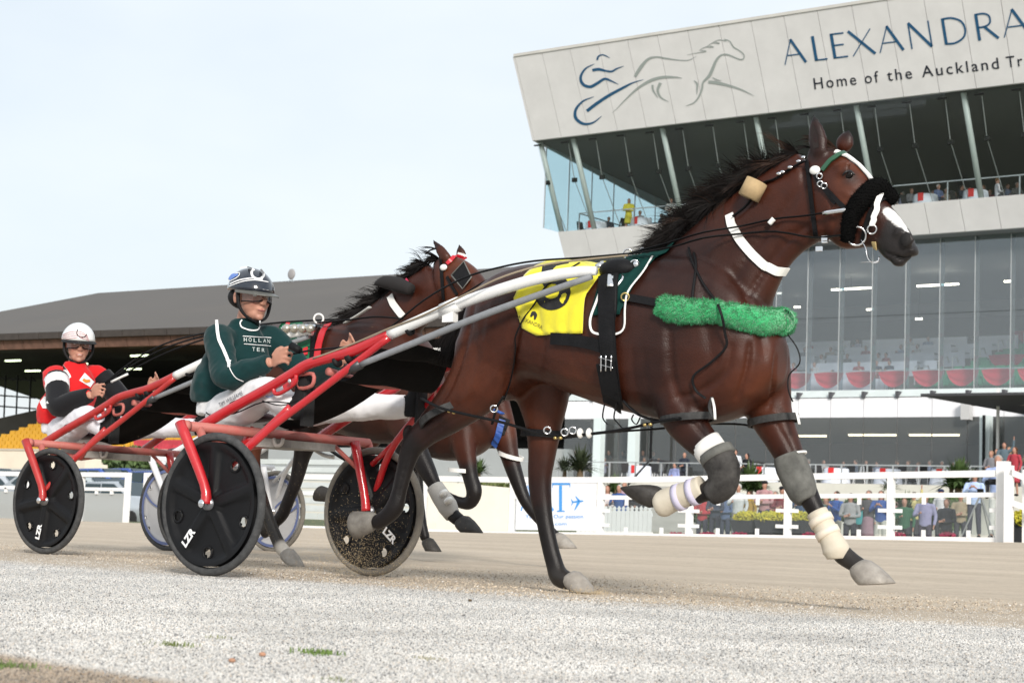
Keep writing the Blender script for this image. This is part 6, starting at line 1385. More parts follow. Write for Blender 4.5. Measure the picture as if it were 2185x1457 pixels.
def driver(label, D, look, jacket, jacket_extra, helmet_m, trouser_m, skin_m, smile=False, lean=V(0,0,0)):
    Q = lambda x, y, Y: O(x, y, Y)+D
    root = thing('person', label, 'person', Q(500, 890, 7.0))
    hc = Q(537,632,7.02)+lean; M = R3(look, V(0,0,1)+look*-.12)*1.18
    pel, chest, neckb = Q(478,868,7.0), Q(510,755,7.02), Q(522,700,7.02)+lean*.6
    sn, sf = Q(466,722,6.83)+lean*.5, Q(575,722,7.20)+lean*.5
    en, ef = Q(483,806,6.70), Q(655,800,7.30)
    wn_, wf_ = Q(578,772,6.74), Q(728,772,7.26)
    hn, hf_ = Q(486,880,6.90), Q(530,884,7.14); kn, kf = Q(572,838,6.72), Q(715,868,7.30); an_, af = Q(630,872,6.70), Q(872,868,7.42)
    body = MB(); head_shapes(body, hc, M)
    tub(body, [neckb-V(0,0,.06), neckb, hc+M@V(-.02,0,-.06)], [.07,.056,.052]); tub(body, [pel, (pel+chest)/2, chest, neckb-V(0,0,.02)], [.13,.13,.14,.08])
    for a, b, c in ((sn, en, wn_), (sf, ef, wf_)): tub(body, [chest+(a-chest)*.6, a, (a+b)/2, b, (b+c)/2, c], [.06,.055,.047,.04,.036,.027])
    for a, b, c in ((hn, kn, an_), (hf_, kf, af)): tub(body, [pel+(a-pel)*.5, a, (a+b)/2, b, (b+c)/2, c], [.09,.085,.075,.06,.05,.038])
    camd = TOCAM(wn_)
    hand_shapes(body, wn_, V(.92,-.15,.30), (camd*.9+V(-.1,0,.5)), V(.15,-.1,1), .75, 1.05, .3)
    hand_shapes(body, wf_, V(.55,.1,.75), V(.2,.9,-.2), V(-.6,-.1,.75), .45, 1.0, .3)
    me = remesh(body, .0065, 3, 'body'); n = len(me.vertices); st_ = [(hc, 's')]
    pts = [(hc+M@V(.098,-.0,-.071), .013, (.42,.13,.11), .8), (hc+M@V(.094,.013,-.072), .010, (.42,.13,.11), .8), (hc+M@V(.094,-.013,-.072), .010, (.42,.13,.11), .8)]
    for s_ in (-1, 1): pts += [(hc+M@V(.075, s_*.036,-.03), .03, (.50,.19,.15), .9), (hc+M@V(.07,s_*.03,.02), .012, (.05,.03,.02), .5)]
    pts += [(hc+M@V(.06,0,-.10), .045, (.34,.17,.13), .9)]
    paint(me, st_, {'s': (.47,.235,.165)}, pts); put('body', me, mat('driver_skin', (.4,.2,.14), .5, attr='coat', noise=.08, nscale=30, spec=.4), root)
    eye_w = mat('eye_white', (.7,.68,.65), .2); iris = mat('iris', (.03,.02,.015), .1)
    for s_ in (-1, 1):
        e = put('eye', MB().ell(hc+M@V(.077, s_*.031, 0), .012,.012,.010, M).mesh('e', True), eye_w, root); put('iris', MB().ell(hc+M@V(.0865, s_*.031, 0), .004,.005,.005, M).mesh('e', True), iris, e)
    mb = MB(); stroke(mb, [(-.022,.002),(-.01,-.002),(.01,-.002),(.022,.002)], [.0008,.002,.002,.0008], lambda u, v: hc+M@V(.1015-abs(u)*.35, u, -.0715+v), 3)
    if smile: put('teeth', MB().ell(hc+M@V(.089,0,-.072), .0112,.016,.0036, M).mesh('t', True), mat('teeth', (.75,.72,.66), .25), root)
    else: put('mouth_line', mb, mat('mouth_line', (.12,.03,.03), .6), root)
    # jacket
    J = MB(); tub(J, [pel+V(-.02,0,.02), pel+V(-.015,0,.10), (pel+chest)/2+V(-.02,0,0), chest, neckb-V(0,0,.0), neckb+V(.0,0,.045)], [.165,.185,.185,.175,.09,.072], 5, 18)
    for a, b, c in ((sn, en, wn_), (sf, ef, wf_)):
        tub(J, [chest+(a-chest)*.55, a, (a+b)/2, b, (b+c)/2, c-(c-b).normalized()*.012], [.085,.082,.076,.070,.062,.045], 5)
    jm = remesh(J, .010, 5, 'jacket')
    puff(jm, V(0,0,0))
    jk = put('jacket', jm, jacket, root); SJ = Surf(jm)
    # trousers: two legs and seat
    T_ = MB(); tub(T_, [pel-V(0,0,.05), pel+V(0,0,.07)], [.15,.15], 2)
    for a, b, c in ((hn, kn, an_), (hf_, kf, af)): tub(T_, [pel+(a-pel)*.4-V(0,0,.02), a, (a+b)/2, b, (b+c)/2, c], [.11,.115,.105,.085,.075,.062], 5)
    tm = remesh(T_, .010, 5, 'trousers')
    puff(tm, V(3,1,2))
    put('trousers', tm, trouser_m, root); ST = Surf(tm)
    bm_ = mat('boot_rubber', (.016,.016,.017), .75, spec=.15, noise=.3, nscale=20, bump=.2, bscale=60)
    for a, Y_ in ((an_, 6.70), (af, 7.42)):
        B_ = MB(); tub(B_, [a+V(-.03,0,.03), a+V(.01,0,.0), a+V(.035,0,-.03)], [.052,.052,.050]); tub(B_, [a+V(.03,0,-.055), a+V(.045,0,.04), a+V(.06,0,.13), a+V(.06,0,.19)], [.050,.046,.050,.030])
        bo = put('boot', remesh(B_, .009, 4, 'boot'), bm_, root); put('sole', MB().hexa([a+V(.075,-.04,-.09), a+V(.075,.04,-.09), a+V(.095,.04,-.09), a+V(.095,-.04,-.09), a+V(.085,-.038,.16), a+V(.085,.038,.16), a+V(.10,.034,.16), a+V(.10,-.034,.16)]), mat('sole', (.022,.022,.023), .85, spec=.15, bump=.5, bscale=50), bo)
    # helmet
    H = MB(); rs = []
    for i in range(13):
        th = math.pi*.5*i/12; ring = []
        for j in range(28):
            ph = 2*math.pi*j/28; x, y, z = -.010+.128*math.cos(th*1.0)*math.cos(ph), .102*math.cos(th)*math.sin(ph), .022+.112*math.sin(th)
            ring.append(hc+M@V(x, y, z-.010*math.cos(ph)*math.cos(th)+(.0)))
        rs.append(ring)
    H.rings(rs); hm_ = H.mesh('helmet', True); hl = put('helmet', hm_, helmet_m[0], root); SH = Surf(hm_)
    mb = MB(); rs = []
    for j in range(15):
        ph = math.radians(-78+156*j/14); r0 = hc+M@V(-.010+.126*math.cos(ph), .101*math.sin(ph), .022-.010*math.cos(ph)); ext = .045*max(0, math.cos(ph))**.8; r1 = hc+M@V(-.010+(.126+ext)*math.cos(ph), (.101+ext*.6)*math.sin(ph), .016-.022*math.cos(ph))
        rs.append([r0, r1, r1-V(0,0,.006), r0-V(0,0,.010)])
    put('peak', mb.rings(rs).mesh('peak'), helmet_m[1], hl)
    put('rear_shell', MB().ell(hc+M@V(-.055,0,-.005), .065,.088,.058, M, 18, 12).mesh('r', True), blackm, hl)
    for s_ in (-1, 1): TUB('chin_strap', [hc+M@V(.02,s_*.088,.01), hc+M@V(.026,s_*.084,-.05), hc+M@V(.045,s_*.055,-.10), hc+M@V(.058,0,-.124)], [.012,.010,.008,.007], blackm, hl, 4, 8)
    # goggles
    mb = MB(); rs = []; fr_ = MB(); lo = []; hi = []
    for j in range(17):
        ph = math.radians(-82+164*j/16); nb = .012*math.exp(-(ph/.22)**2); x, y = .022+.088*math.cos(ph), .078*math.sin(ph)
        a = hc+M@V(x, y, -.034+nb); b = hc+M@V(x+.004, y, .024); rs.append([a, b]); lo.append(a); hi.append(b)
    k = 0
    for r in rs: mb.v += [tuple(r[0]), tuple(r[1])]
    mb.f = [(2*j, 2*j+2, 2*j+3, 2*j+1) for j in range(16)]
    g_ = put('goggles', mb.mesh('g', True), glass_mat('goggle_lens', (.94,.93,.92), .06, .01), root); TUB('goggle_frame', lo, .0042, blackm, g_, 0, 6); TUB('goggle_frame', hi, .0038, mat('lens_shine', (.5,.5,.5), .2, .3), g_, 0, 6)  # upper rim is pale grey: lens shine put into its colour
    return root, SJ, ST, SH, hl, jk, hc, M, wn_, wf_
def soft(name, c1, c2=None): return mat(name, c1, .8, spec=.2, noise=.10, nscale=7, bump=.12, bscale=25, sheen=.1)
green_j = soft('green_jacket', (.0025,.028,.029)); wtr = soft('white_trousers', (.74,.73,.74))
hel_b = mat('helmet_black', (.008,.012,.022), .15, coat=1); hel_g = mat('helmet_peak', (.10,.10,.09), .4)
d1, SJ, ST, SH, hl, jk, hc1, M1, wn1, wf1 = driver('driver in a dark green jacket, black helmet and white trousers on the nearest sulky', V(0,0,0), V(.975,-.22,-.02), green_j, None, (hel_b, hel_g), wtr, skin)
J_ = lambda u, v: (SJ.px(u, v, .006) or at_y(u, v, 6.8)); TT = lambda u, v: (ST.px(u, v, .006) or at_y(u, v, 6.75)); HH = lambda u, v: (SH.px(u, v, .003) or at_y(u, v, 6.95))
wpr = mat('white_piping', (.80,.80,.80), .5)
def jstroke(nm, pts, ws, m, fn, par, sm=5): mb = MB(); stroke(mb, pts, ws, fn, sm); put(nm, mb, m, par)
jstroke('shoulder_stripe', [(462,682),(464,705),(468,726),(476,745),(484,766),(490,784)], [3.2]*6, wpr, J_, jk)
jstroke('sleeve_stripe', [(482,768),(491,772)], [2.4,2.4], wpr, J_, jk); jstroke('sleeve_piping', [(487,775),(494,792),(505,806),(520,812)], [.9]*4, wpr, J_, jk)
jstroke('collar_patch_trim', [(517,683),(513,690),(517,699),(532,705),(548,704),(553,694),(555,684)], [1.3]*7, wpr, J_, jk)
# block lettering on the chest: white tiles with letters as seen
for (x, y, ch) in ((523,722,'H'),(533,722,'O'),(543,723,'L'),(553,723,'L'),(563,724,'A'),(572,725,'N'),(540,742,'T'),(550,743,'E'),(560,744,'R')):
    px_text(ch, (x-3.2,y+7), (x+3.0,y+7.4), (0,-8), J_, 'lettering', mat('chest_print', (.55,.60,.58), .6), jk, bold=.01)
jstroke('tile_line', [(518,718),(540,719),(578,721)], [.7,.7,.7], wpr, J_, jk); jstroke('tile_line', [(520,734),(545,736),(578,738)], [.7,.7,.7], wpr, J_, jk)
jstroke('hem_mark', [(556,800),(553,815)], [3,4], wpr, J_, jk, 0)
px_text('TIM WILLIAMS', (470,868), (520,842), (-2,-8), TT, 'lettering', mat('trouser_print', (.10,.10,.12), .6), d1)
jstroke('blue_badge', [(563,838),(570,846),(580,846),(588,838)], [1,1.5,1.5,1], mat('pale_blue_print', (.35,.50,.80), .6), TT, d1); jstroke('blue_badge', [(560,834),(575,832),(590,834)], [1.2,1.6,1.2], mat('pale_blue_print', (0,0,0)), TT, d1)
# helmet graphics
jstroke('white_line', [(492,606),(505,600),(520,596),(540,594),(560,597)], [1.2]*5, wpr, HH, hl); jstroke('white_line', [(490,611),(505,605),(522,600),(545,598),(572,602)], [.9]*5, wpr, HH, hl)
jstroke('swoosh', [(512,572),(525,570),(537,573),(543,578)], [1.2,1.4,1.8,1.2], wpr, HH, hl)
jstroke('horseshoe_mark', [(541,574),(537,582),(540,591),(550,596),(560,592),(562,583),(556,575)], [2.4]*7, wpr, HH, hl)
jstroke('blue_oval_mark', [(489,597),(497,589),(508,585)], [3,5,3], mat('oval_blue', (.10,.20,.55), .4), HH, hl); jstroke('oval_rim', [(487,600),(490,591),(500,585),(511,583),(510,589),(500,596),(489,601)], [.8]*7, wpr, HH, hl)
# second driver
red_j = soft('red_silks', (.62,.012,.015)); blk_j = soft('black_sleeve', (.008,.008,.010)); hel_w = mat('helmet_white', (.74,.73,.71), .25, coat=.8)
D2 = V(-3.24,1.58,0)
d2, SJ2, ST2, SH2, hl2, jk2, hc2, M2, wn2, wf2 = driver('smiling driver in red and black silks with a white striped helmet on the rear sulky', D2, V(.84,-.54,-.02), red_j, None, (hel_w, blackm), soft('white_trousers2', (.76,.75,.80)), skin, smile=True, lean=V(-.055,0,.0))
Pq = lambda x, y: at_y(x, y, 8.30)
# black sleeves worn under the tabard
Q2 = lambda x, y, Y: O(x, y, Y)+D2
for a, b, c in ((Q2(466,722,6.83), Q2(483,806,6.70), Q2(578,772,6.74)), (Q2(575,722,7.20), Q2(655,800,7.30), Q2(728,772,7.26))):
    mb = MB(); tub(mb, [a+(b-a)*.10, (a+b)/2, b, (b+c)/2, c-(c-b).normalized()*.012], [.090,.084,.078,.070,.052], 5); sl_ = put('sleeve', mb.mesh('sleeve', True), blk_j, d2)
SS = Surf(d2.children[-2].data if d2.children[-2].name.startswith('sleeve') else sl_.data)
sleeves = [c for c in d2.children if c.name.startswith('sleeve')]; SSn = Surf(sleeves[0].data)
onS = lambda u, v: (SSn.px(u, v, .004) or at_y(u, v, 8.2)); onJ2 = lambda u, v: (SJ2.px(u, v, .006) or at_y(u, v, 8.4))
hp_ = thing
mb = MB(); a, b = Q2(466,722,6.83), Q2(483,806,6.70); mb.tube([a+(b-a)*.16, a+(b-a)*.17, a+(b-a)*.42, a+(b-a)*.43], [.08,.0915,.087,.078], 18); put('white_armband', mb.mesh('a', True), wpr, d2)
def hexpatch(pts, fn, m, nm='white_diamond'):
    c = (sum(p[0] for p in pts)/len(pts), sum(p[1] for p in pts)/len(pts)); N_ = 5; mb = MB(); rows = []
    for r in range(N_+1):
        rows.append([fn(c[0]+(p[0]-c[0])*r/N_, c[1]+(p[1]-c[1])*r/N_) for k in range(len(pts)) for p in [pts[k], ((pts[k][0]+pts[(k+1) % len(pts)][0])/2, (pts[k][1]+pts[(k+1) % len(pts)][1])/2)]])
    mb.rings(rows, cap=False); put(nm, mb, m, jk2)
for pts in ([(134,778),(150,800),(152,805),(140,813),(134,800)], [(86,858),(96,846),(106,848),(110,860),(102,872),(92,871)], [(180,796),(200,815),(192,826),(169,812)]): hexpatch(pts, onJ2, wpr)
jstroke('orange_badge', [(176,810),(182,814),(190,813)], [2.5,3,2.5], mat('orange_print', (.75,.22,.02), .5), lambda u, v: (SJ2.px(u, v, .012) or at_y(u, v, 8.4)), jk2)
for k in range(4): jstroke('pink_line', [(131+k,727-k*4),(150,722-k*4.4),(172,721-k*4.2),(190-k,727-k*3)], [.5]*4, mat('helmet_pink', (.45,.15,.17), .5), lambda u, v: (SH2.px(u, v, .003) or at_y(u, v, 8.5)), hl2)
jstroke('horseshoe_mark', [(166,703),(164,712),(170,719),(180,719),(185,713)], [.9]*5, blackm, lambda u, v: (SH2.px(u, v, .003) or at_y(u, v, 8.5)), hl2)
jstroke('red_seam', [(175,905),(195,897),(222,893)], [.6]*3, mat('seam_red', (.35,.03,.05), .6), lambda u, v: (ST2.px(u, v, .006) or at_y(u, v, 8.3)), d2)
# reins in the hands
rn = thing('driving_reins', 'long driving reins from the green drivers hands to the nearest horses saddle', 'reins', wn1)
strap('rein', [wn1+V(.10,-.0,.03), O(660,748,6.8), O(760,735,6.82), O(830,700,6.84), O(905,640,6.80), O(985,595,6.80), O(1060,572,6.80), O(1140,557,6.86), O(1240,550,6.9), O(1345,541,6.9)], .010, leather, rn, th=1)
strap('rein', [O(668,765,6.6), O(750,735,6.62), O(832,700,6.62), O(905,672,6.62), O(1000,625,6.60), O(1080,588,6.64), O(1180,562,6.75), O(1340,545,6.85)], .010, mat('tan_rein', (.26,.21,.15), .7), rn, th=1)
strap('rein', [wf1+V(.05,0,.08), O(830,712,7.1), O(960,645,7.15), O(1100,572,7.1), O(1340,543,7.05)], .009, leather, rn, th=1)
strap('cable', [O(440,880,6.55), O(452,885,6.6), O(500,882,6.60), O(560,858,6.58), O(620,860,6.6)], .007, leather, rn, th=1); strap('cable', [O(560,855,6.56), O(600,865,6.58), O(640,852,6.60)], .006, leather, rn, th=1)
wh = thing('driving_whip', 'black whip grip held in the green drivers near hand', 'whip', wn1+V(.08,0,.03)); put('grip', MB().tube([O(622,738,6.70), O(640,748,6.70)], [.022,.018], 10).mesh('g', True), leather, wh)
rn2 = thing('driving_reins', 'long reins from the red and black drivers hands toward his horse', 'reins', wn2)
for dz in (0, 14, 26): strap('rein', [Q2(620,742-dz*.2,6.8), Q2(720,690-dz,6.82), Q2(830,640-dz,6.84), Q2(985,592-dz*.5,6.80), Q2(1140,557,6.86), Q2(1345,541,6.9)], .012, leather, rn2, th=1)
strap('rein_tip', [Q2(640,735,6.78), Q2(690,712,6.79)], .018, white_l, rn2, th=1)
# ================================================================== HORSES 2 AND 3
def other_horse(label, D, Yc, heads, necks, limbs, hooves, coats, cloth=None, seed=3):
    root = thing('horse', label, 'horse', V(-4.7, 7.02, 0)+D); mb = MB(); st = []
    sect(mb, [(a+D, b+D, w_, c) for a, b, w_, c in trunk1], store=st)
    if necks: sect(mb, [(at_y(a, b, Yc), at_y(c, d, Yc), w_, k) for a, b, c, d, w_, k in necks], store=st)
    if heads: sect(mb, [(at_y(a, b, Yc), at_y(c, d, Yc), w_, k) for a, b, c, d, w_, k in heads], store=st, pw=.9)
    for Y_, pts in limbs: chain(mb, [(at_y(q[0], q[1], Y_), q[2], q[3], q[4]) for q in pts], store=st)
    return root, mb, st
DA = V(-3.18, 1.58, 0)
NA = [(718,705,850,840,.18,'d'),(765,678,865,770,.135,'n'),(815,638,890,712,.105,'n'),(868,598,925,675,.085,'b'),(915,565,950,650,.078,'b')]
HA = [(938,552,950,648,.085,'b'),(975,548,982,672,.095,'r'),(1008,566,1008,678,.085,'r'),(1035,598,1030,680,.066,'b'),(1056,628,1045,692,.055,'n'),(1072,655,1058,705,.052,'m'),(1082,680,1070,708,.042,'m')]
LA = [(8.48, [(560,800,.18,.11,'b'),(548,870,.17,.11,'b'),(538,925,.105,.08,'r'),(537,975,.065,.052,'r'),(543,1020,.055,.045,'b'),(556,1065,.056,.046,'n'),(574,1110,.045,.036,'g'),(590,1148,.044,.036,'g'),(600,1168,.048,.04,'g'),(612,1180,.042,.038,'w')]),
      (8.74, [(640,800,.18,.11,'d'),(655,870,.16,.10,'n'),(655,925,.10,.08,'d'),(644,975,.062,.05,'k'),(632,1025,.05,.04,'k'),(618,1060,.047,.038,'k'),(604,1095,.046,.04,'k'),(590,1112,.04,.036,'k')]),
      (8.48, [(830,800,.16,.10,'b'),(848,870,.14,.095,'b'),(872,925,.09,.07,'d'),(895,970,.068,.056,'k'),(912,1005,.06,.05,'k'),(928,1035,.045,.037,'k'),(948,1072,.042,.035,'k'),(966,1098,.046,.04,'k'),(984,1112,.042,.038,'k')]),
      (8.74, [(880,800,.15,.10,'b'),(880,880,.12,.09,'b'),(868,940,.08,.065,'d'),(858,985,.062,.05,'k'),(835,1010,.045,.036,'k'),(800,1020,.042,.035,'k'),(780,1010,.04,.035,'k')])]
h2, mb, st = other_horse('second bay racehorse with blinkers, red browband and one white hind foot, behind the nearest', DA, 8.6, HA, NA, LA, None, BAY)
for yy, tip, base in ((8.53, (923,510), (952,552)), (8.68, (979,520), (985,548))):
    a = at_y(*base, yy); b = at_y(*tip, yy); chain(mb, [(a, .040, .024, 'b'), (a+(b-a)*.4, .036, .022, 'b'), (a+(b-a)*.75, .018, .014, 'd'), (b, .005, .004, 'k')], store=st)
me2 = remesh(mb, .014, 6, 'horse_body'); S2 = Surf(me2); paint(me2, st, BAY, [(at_y(604,1172,8.48), .07, (.62,.57,.5), .5)]); put('body', me2, coat_mat('bay_coat'), h2)
hoof(h2, at_y(612,1182,8.48), at_y(624,1204,8.48), V(1,0,-.25), .05, .066, 'light', 'pale near hind hoof under the white sock'); hoof(h2, at_y(986,1114,8.48), at_y(1000,1136,8.48), V(1,0,.0), .052, .070, 'dark'); hoof(h2, at_y(585,1118,8.74), at_y(566,1120,8.74), V(0,0,-1), .046, .06, 'dark')
hoof(h2, at_y(776,1008,8.74), at_y(760,995,8.74), V(-1,0,.2), .046, .06, 'dark')
C2 = [at_y(*q, 8.6) for q in ((745,690),(790,655),(840,615),(890,578),(935,548))]
def crest2(t):
    f_ = t*(len(C2)-1); i = min(int(f_), len(C2)-2); p = C2[i]*(1-(f_-i))+C2[i+1]*(f_-i); q, nn = S2.near(p+V(0,random.gauss(-.02,.02),.02), .001); return q, V(-.4,-.2,.8)
hair_part('mane', crest2, 2200, .13, V(-1,-.3,-.1), hair, h2, spread=.4, thick=.0022); hair_part('mane_lower', lambda t: crest2(t*.25), 1000, .2, V(-1,-.4,-.7), hair, h2, spread=.3, thick=.0022)
hair_part('mane_wisps', lambda t: crest2(.3+.65*t), 70, .26, V(-1,0,.3), hair, h2, spread=.3, thick=.0014, curl=.9)
b_2 = thing('bridle', 'black bridle with square blinker and red browband on the second horse', 'bridle', at_y(990,600,8.5))
def R2(nm, pxs, w_, m, off=.008): return ribbon_on(S2, nm, pxs, w_, m, b_2, off=off)
redb = mat('red_browband', (.50,.015,.03), .4)
R2('browband', [(955,565),(965,552),(980,546),(994,550)], .024, redb, .012); R2('crown_piece', [(942,552),(944,580),(946,610),(948,640)], .022, leather); R2('cheekpiece', [(955,590),(965,610),(978,630)], .018, leather)
R2('face_strap', [(978,542),(1000,548),(1015,562),(1028,584)], .022, white_l, .010)
q = S2.px(950,573,.018) or at_y(950,573,8.5); put('rosette', MB().ell(q, .028, .012, .020).mesh('r', True), white_l, b_2)
bq = [S2.px(x, y, .03) or at_y(x, y, 8.5) for x, y in ((968,590),(990,566),(1008,596),(992,618))]; put('blinker', MB().hexa([p for p in bq]+[p+TOCAM(p)*.012 for p in bq]), leather, b_2); TUB('blinker_rim', [p+TOCAM(p)*.014 for p in bq+[bq[0]]], .005, mat('rim_grey', (.12,.12,.11), .5), b_2, 0, 6)
R2('pink_strap', [(868,598),(876,612),(884,626)], .022, mat('pink_strap', (.60,.03,.10), .5), .012)
put('ear_plug', MB().tube([at_y(800,606,8.46), at_y(820,602,8.46), at_y(850,608,8.46), at_y(878,618,8.46)], [.008,.04,.05,.035], 12, smooth=4).mesh('e', True), mat('dark_plug', (.014,.012,.012), .9), b_2)
n2 = thing('harness', 'red trimmed harness with chrome studs worn by the second horse', 'harness', at_y(690,700,8.4))
ribbon_on(S2, 'neck_strap', [(834,632),(840,648),(852,664),(862,676)], .045, white_l, n2, .012)
redh = mat('red_harness', (.55,.02,.03), .5); S2b = S2
ribbon_on(S2, 'saddle_trim', [(708,690),(692,712),(684,740),(680,775),(680,800)], .05, redh, n2, .022); ribbon_on(S2, 'girth_strap', [(672,690),(664,720),(662,760),(664,800)], .09, leather, n2, .016)
for yy in (710, 745, 775): ribbon_on(S2, 'red_tab', [(658,yy),(658,yy+16)], .035, redh, n2, .03)
q = at_y(650,682,8.35); strap('chrome_bar', [at_y(606,702,8.25), at_y(640,700,8.25), at_y(672,700,8.25)], .05, chrome, n2, th=1)
for px in (612,628,646,662): put('chrome_stud', MB().ell(at_y(px,701,8.23), .03,.028,.03, nu=10, nv=6).mesh('s', True), mat('dull_chrome', (.5,.47,.4), .3, .8), n2)
ringm(at_y(680,680,8.4), .03, .007, TOCAM(at_y(680,680,8.4)), white_l, n2, 'rein_ring')
strap('overcheck', [at_y(735,690,8.4), at_y(765,672,8.4), at_y(790,655,8.4)], .035, mat('pale_rein', (.5,.5,.48), .6), n2)
strap('black_rein', [at_y(680,688,8.4), at_y(740,683,8.3), at_y(800,676,8.3), at_y(860,680,8.35)], .03, leather, n2)
gsc = thing('saddlecloth', 'green saddlecloth with red and white shapes on the second horse', 'saddlecloth', at_y(630,720,8.3))
oS2 = lambda u, v: (S2.px(u, v, .02) or at_y(u, v, 8.35))
mb = MB(); rows = []
for i in range(9): rows.append([oS2(598+70*j/8-(i*.6), 692+i*11) for j in range(9)])
mb.rings(rows, close=False); put('cloth', mb.mesh('c', True), mat('green_cloth', (.01,.14,.06), .7), gsc)
oS3 = lambda u, v: (S2.px(u, v, .027) or at_y(u, v, 8.33))
for nm, pts, ws, m_ in (('red_shape', [(603,712),(612,715),(618,708)], [6,9,4], redh), ('white_edge', [(604,706),(612,724),(622,706)], [1.2]*3, white_l), ('white_edge', [(636,745),(640,728),(650,716)], [2,2,1.5], white_l), ('red_shape', [(612,698),(620,700)], [3,3], redh)): mb = MB(); stroke(mb, pts, ws, oS3, 4); put(nm, mb, m_, gsc)
# third horse
DB = V(-4.42, 3.86, 0)
LB = [(10.74, [(960,800,.17,.11,'b'),(975,870,.15,.11,'r'),(985,925,.12,.09,'b'),(995,975,.085,.07,'b'),(1003,1015,.064,.052,'k'),(1012,1050,.066,.056,'k'),(1000,1074,.052,.045,'k'),(968,1066,.042,.036,'k'),(940,1050,.044,.038,'k'),(925,1035,.04,.036,'k')]),
      (11.0, [(1030,800,.17,.11,'b'),(1055,870,.14,.10,'r'),(1075,925,.11,.085,'r'),(1088,975,.075,.062,'n'),(1104,1025,.062,.052,'k'),(1122,1070,.05,.042,'k'),(1150,1108,.04,.035,'k'),(1172,1130,.042,.038,'k'),(1188,1146,.042,.038,'k')]),
      (10.74, [(820,800,.19,.12,'b'),(815,870,.17,.11,'b'),(790,930,.11,.085,'n'),(765,975,.07,.056,'d'),(750,1015,.05,.042,'k'),(738,1042,.05,.042,'k'),(722,1056,.046,.04,'k'),(710,1056,.042,.038,'k')]),
      (11.0, [(860,800,.18,.11,'d'),(875,880,.15,.10,'d'),(882,950,.09,.07,'d'),(888,1010,.06,.048,'k'),(894,1070,.046,.036,'k'),(900,1120,.046,.04,'k'),(908,1150,.042,.038,'k')])]
NB_ = [(970,718,1075,850,.18,'b'),(1010,690,1085,790,.135,'b'),(1060,650,1110,730,.10,'b')]
h3, mb, st = other_horse('third bay racehorse seen behind the nearest horses legs, black knee bent, blue straps', DB, 10.88, None, NB_, LB, None, BAY)
me3 = remesh(mb, .016, 5, 'horse_body'); S3 = Surf(me3); paint(me3, st, BAY, []); put('body', me3, coat_mat('bay_coat'), h3)
hoof(h3, at_y(1190,1148,11.0), at_y(1206,1170,11.0), V(1,0,.05), .05, .07, 'light'); hoof(h3, at_y(706,1056,10.74), at_y(682,1046,10.74), V(-.5,0,-1), .05, .068, 'dark', 'dark near hind hoof kicked up beside the far wheel'); hoof(h3, at_y(912,1156,11.0), at_y(920,1176,11.0), V(1,0,0), .05, .065, 'dark')
n3 = thing('harness', 'white trimmed hopples and blue straps on the third horse', 'harness', at_y(1050,920,10.6))
loop((984,1004), 10.74, .10, .085, .030, white_l, n3, V(.05,0,1)); loop((1090,972), 11.0, .10, .085, .030, white_l, n3, V(.28,0,1))
ribbon_on(S3, 'blue_strap', [(1072,895),(1064,920),(1054,950)], .05, blue_s, n3, .015); strap('blue_band', [at_y(1030,862,10.6), at_y(1050,872,10.6), at_y(1072,882,10.6)], .06, blue_s, n3)
ribbon_on(S3, 'black_girth', [(1078,890),(1062,930),(1045,965)], .09, leather, n3, .008)
TUB('hopple_tube', [at_y(660,952,8.9), at_y(690,970,8.9), at_y(712,975,8.9)], .014, white_l, n3); strap('hopple_strap', [at_y(690,945,8.9), at_y(712,965,8.9), at_y(745,985,8.9), at_y(800,1010,9.2)], .05, leather, n3)
gl_ = thing('leg_boots', 'pale shin boot on the second horses raised near foreleg', 'horse boots', at_y(945,1075,8.48))
mb = MB(); mb.tube([at_y(928,1038,8.48), at_y(940,1058,8.48), at_y(955,1080,8.48), at_y(966,1102,8.48)], [.052,.058,.062,.045], 16, smooth=3); put('shin_boot', mb.mesh('b', True), mat('pale_boot', (.42,.40,.37), .7, noise=.2, nscale=12), gl_)
for x, y in ((947,1052),(957,1068)): mb = MB(); mb.tube([at_y(x-2,y-3,8.42), at_y(x+2,y+3,8.42)], .028, 12); put('boot_strap', mb.mesh('b', True), white_l, gl_)
# red and white saddlecloth of the third horse, seen through the gap
tc = thing('saddlecloth', 'red saddlecloth with black and white stripes seen behind the white shaft', 'saddlecloth', at_y(860,770,10.5))
oS3b = lambda u, v: (S3.px(u, v, .02) or at_y(u, v, 10.6))
for a, b, m_ in ((745,815,redh),(816,880,redh),(881,905,leather),(906,940,white_l)):
    mb = MB(); rows = [[oS3b(a+(b-a)*j/5, 742+i*8) for j in range(6)] for i in range(7)]; mb.rings(rows, close=False); put('cloth_panel', mb.mesh('c', True), m_, tc)
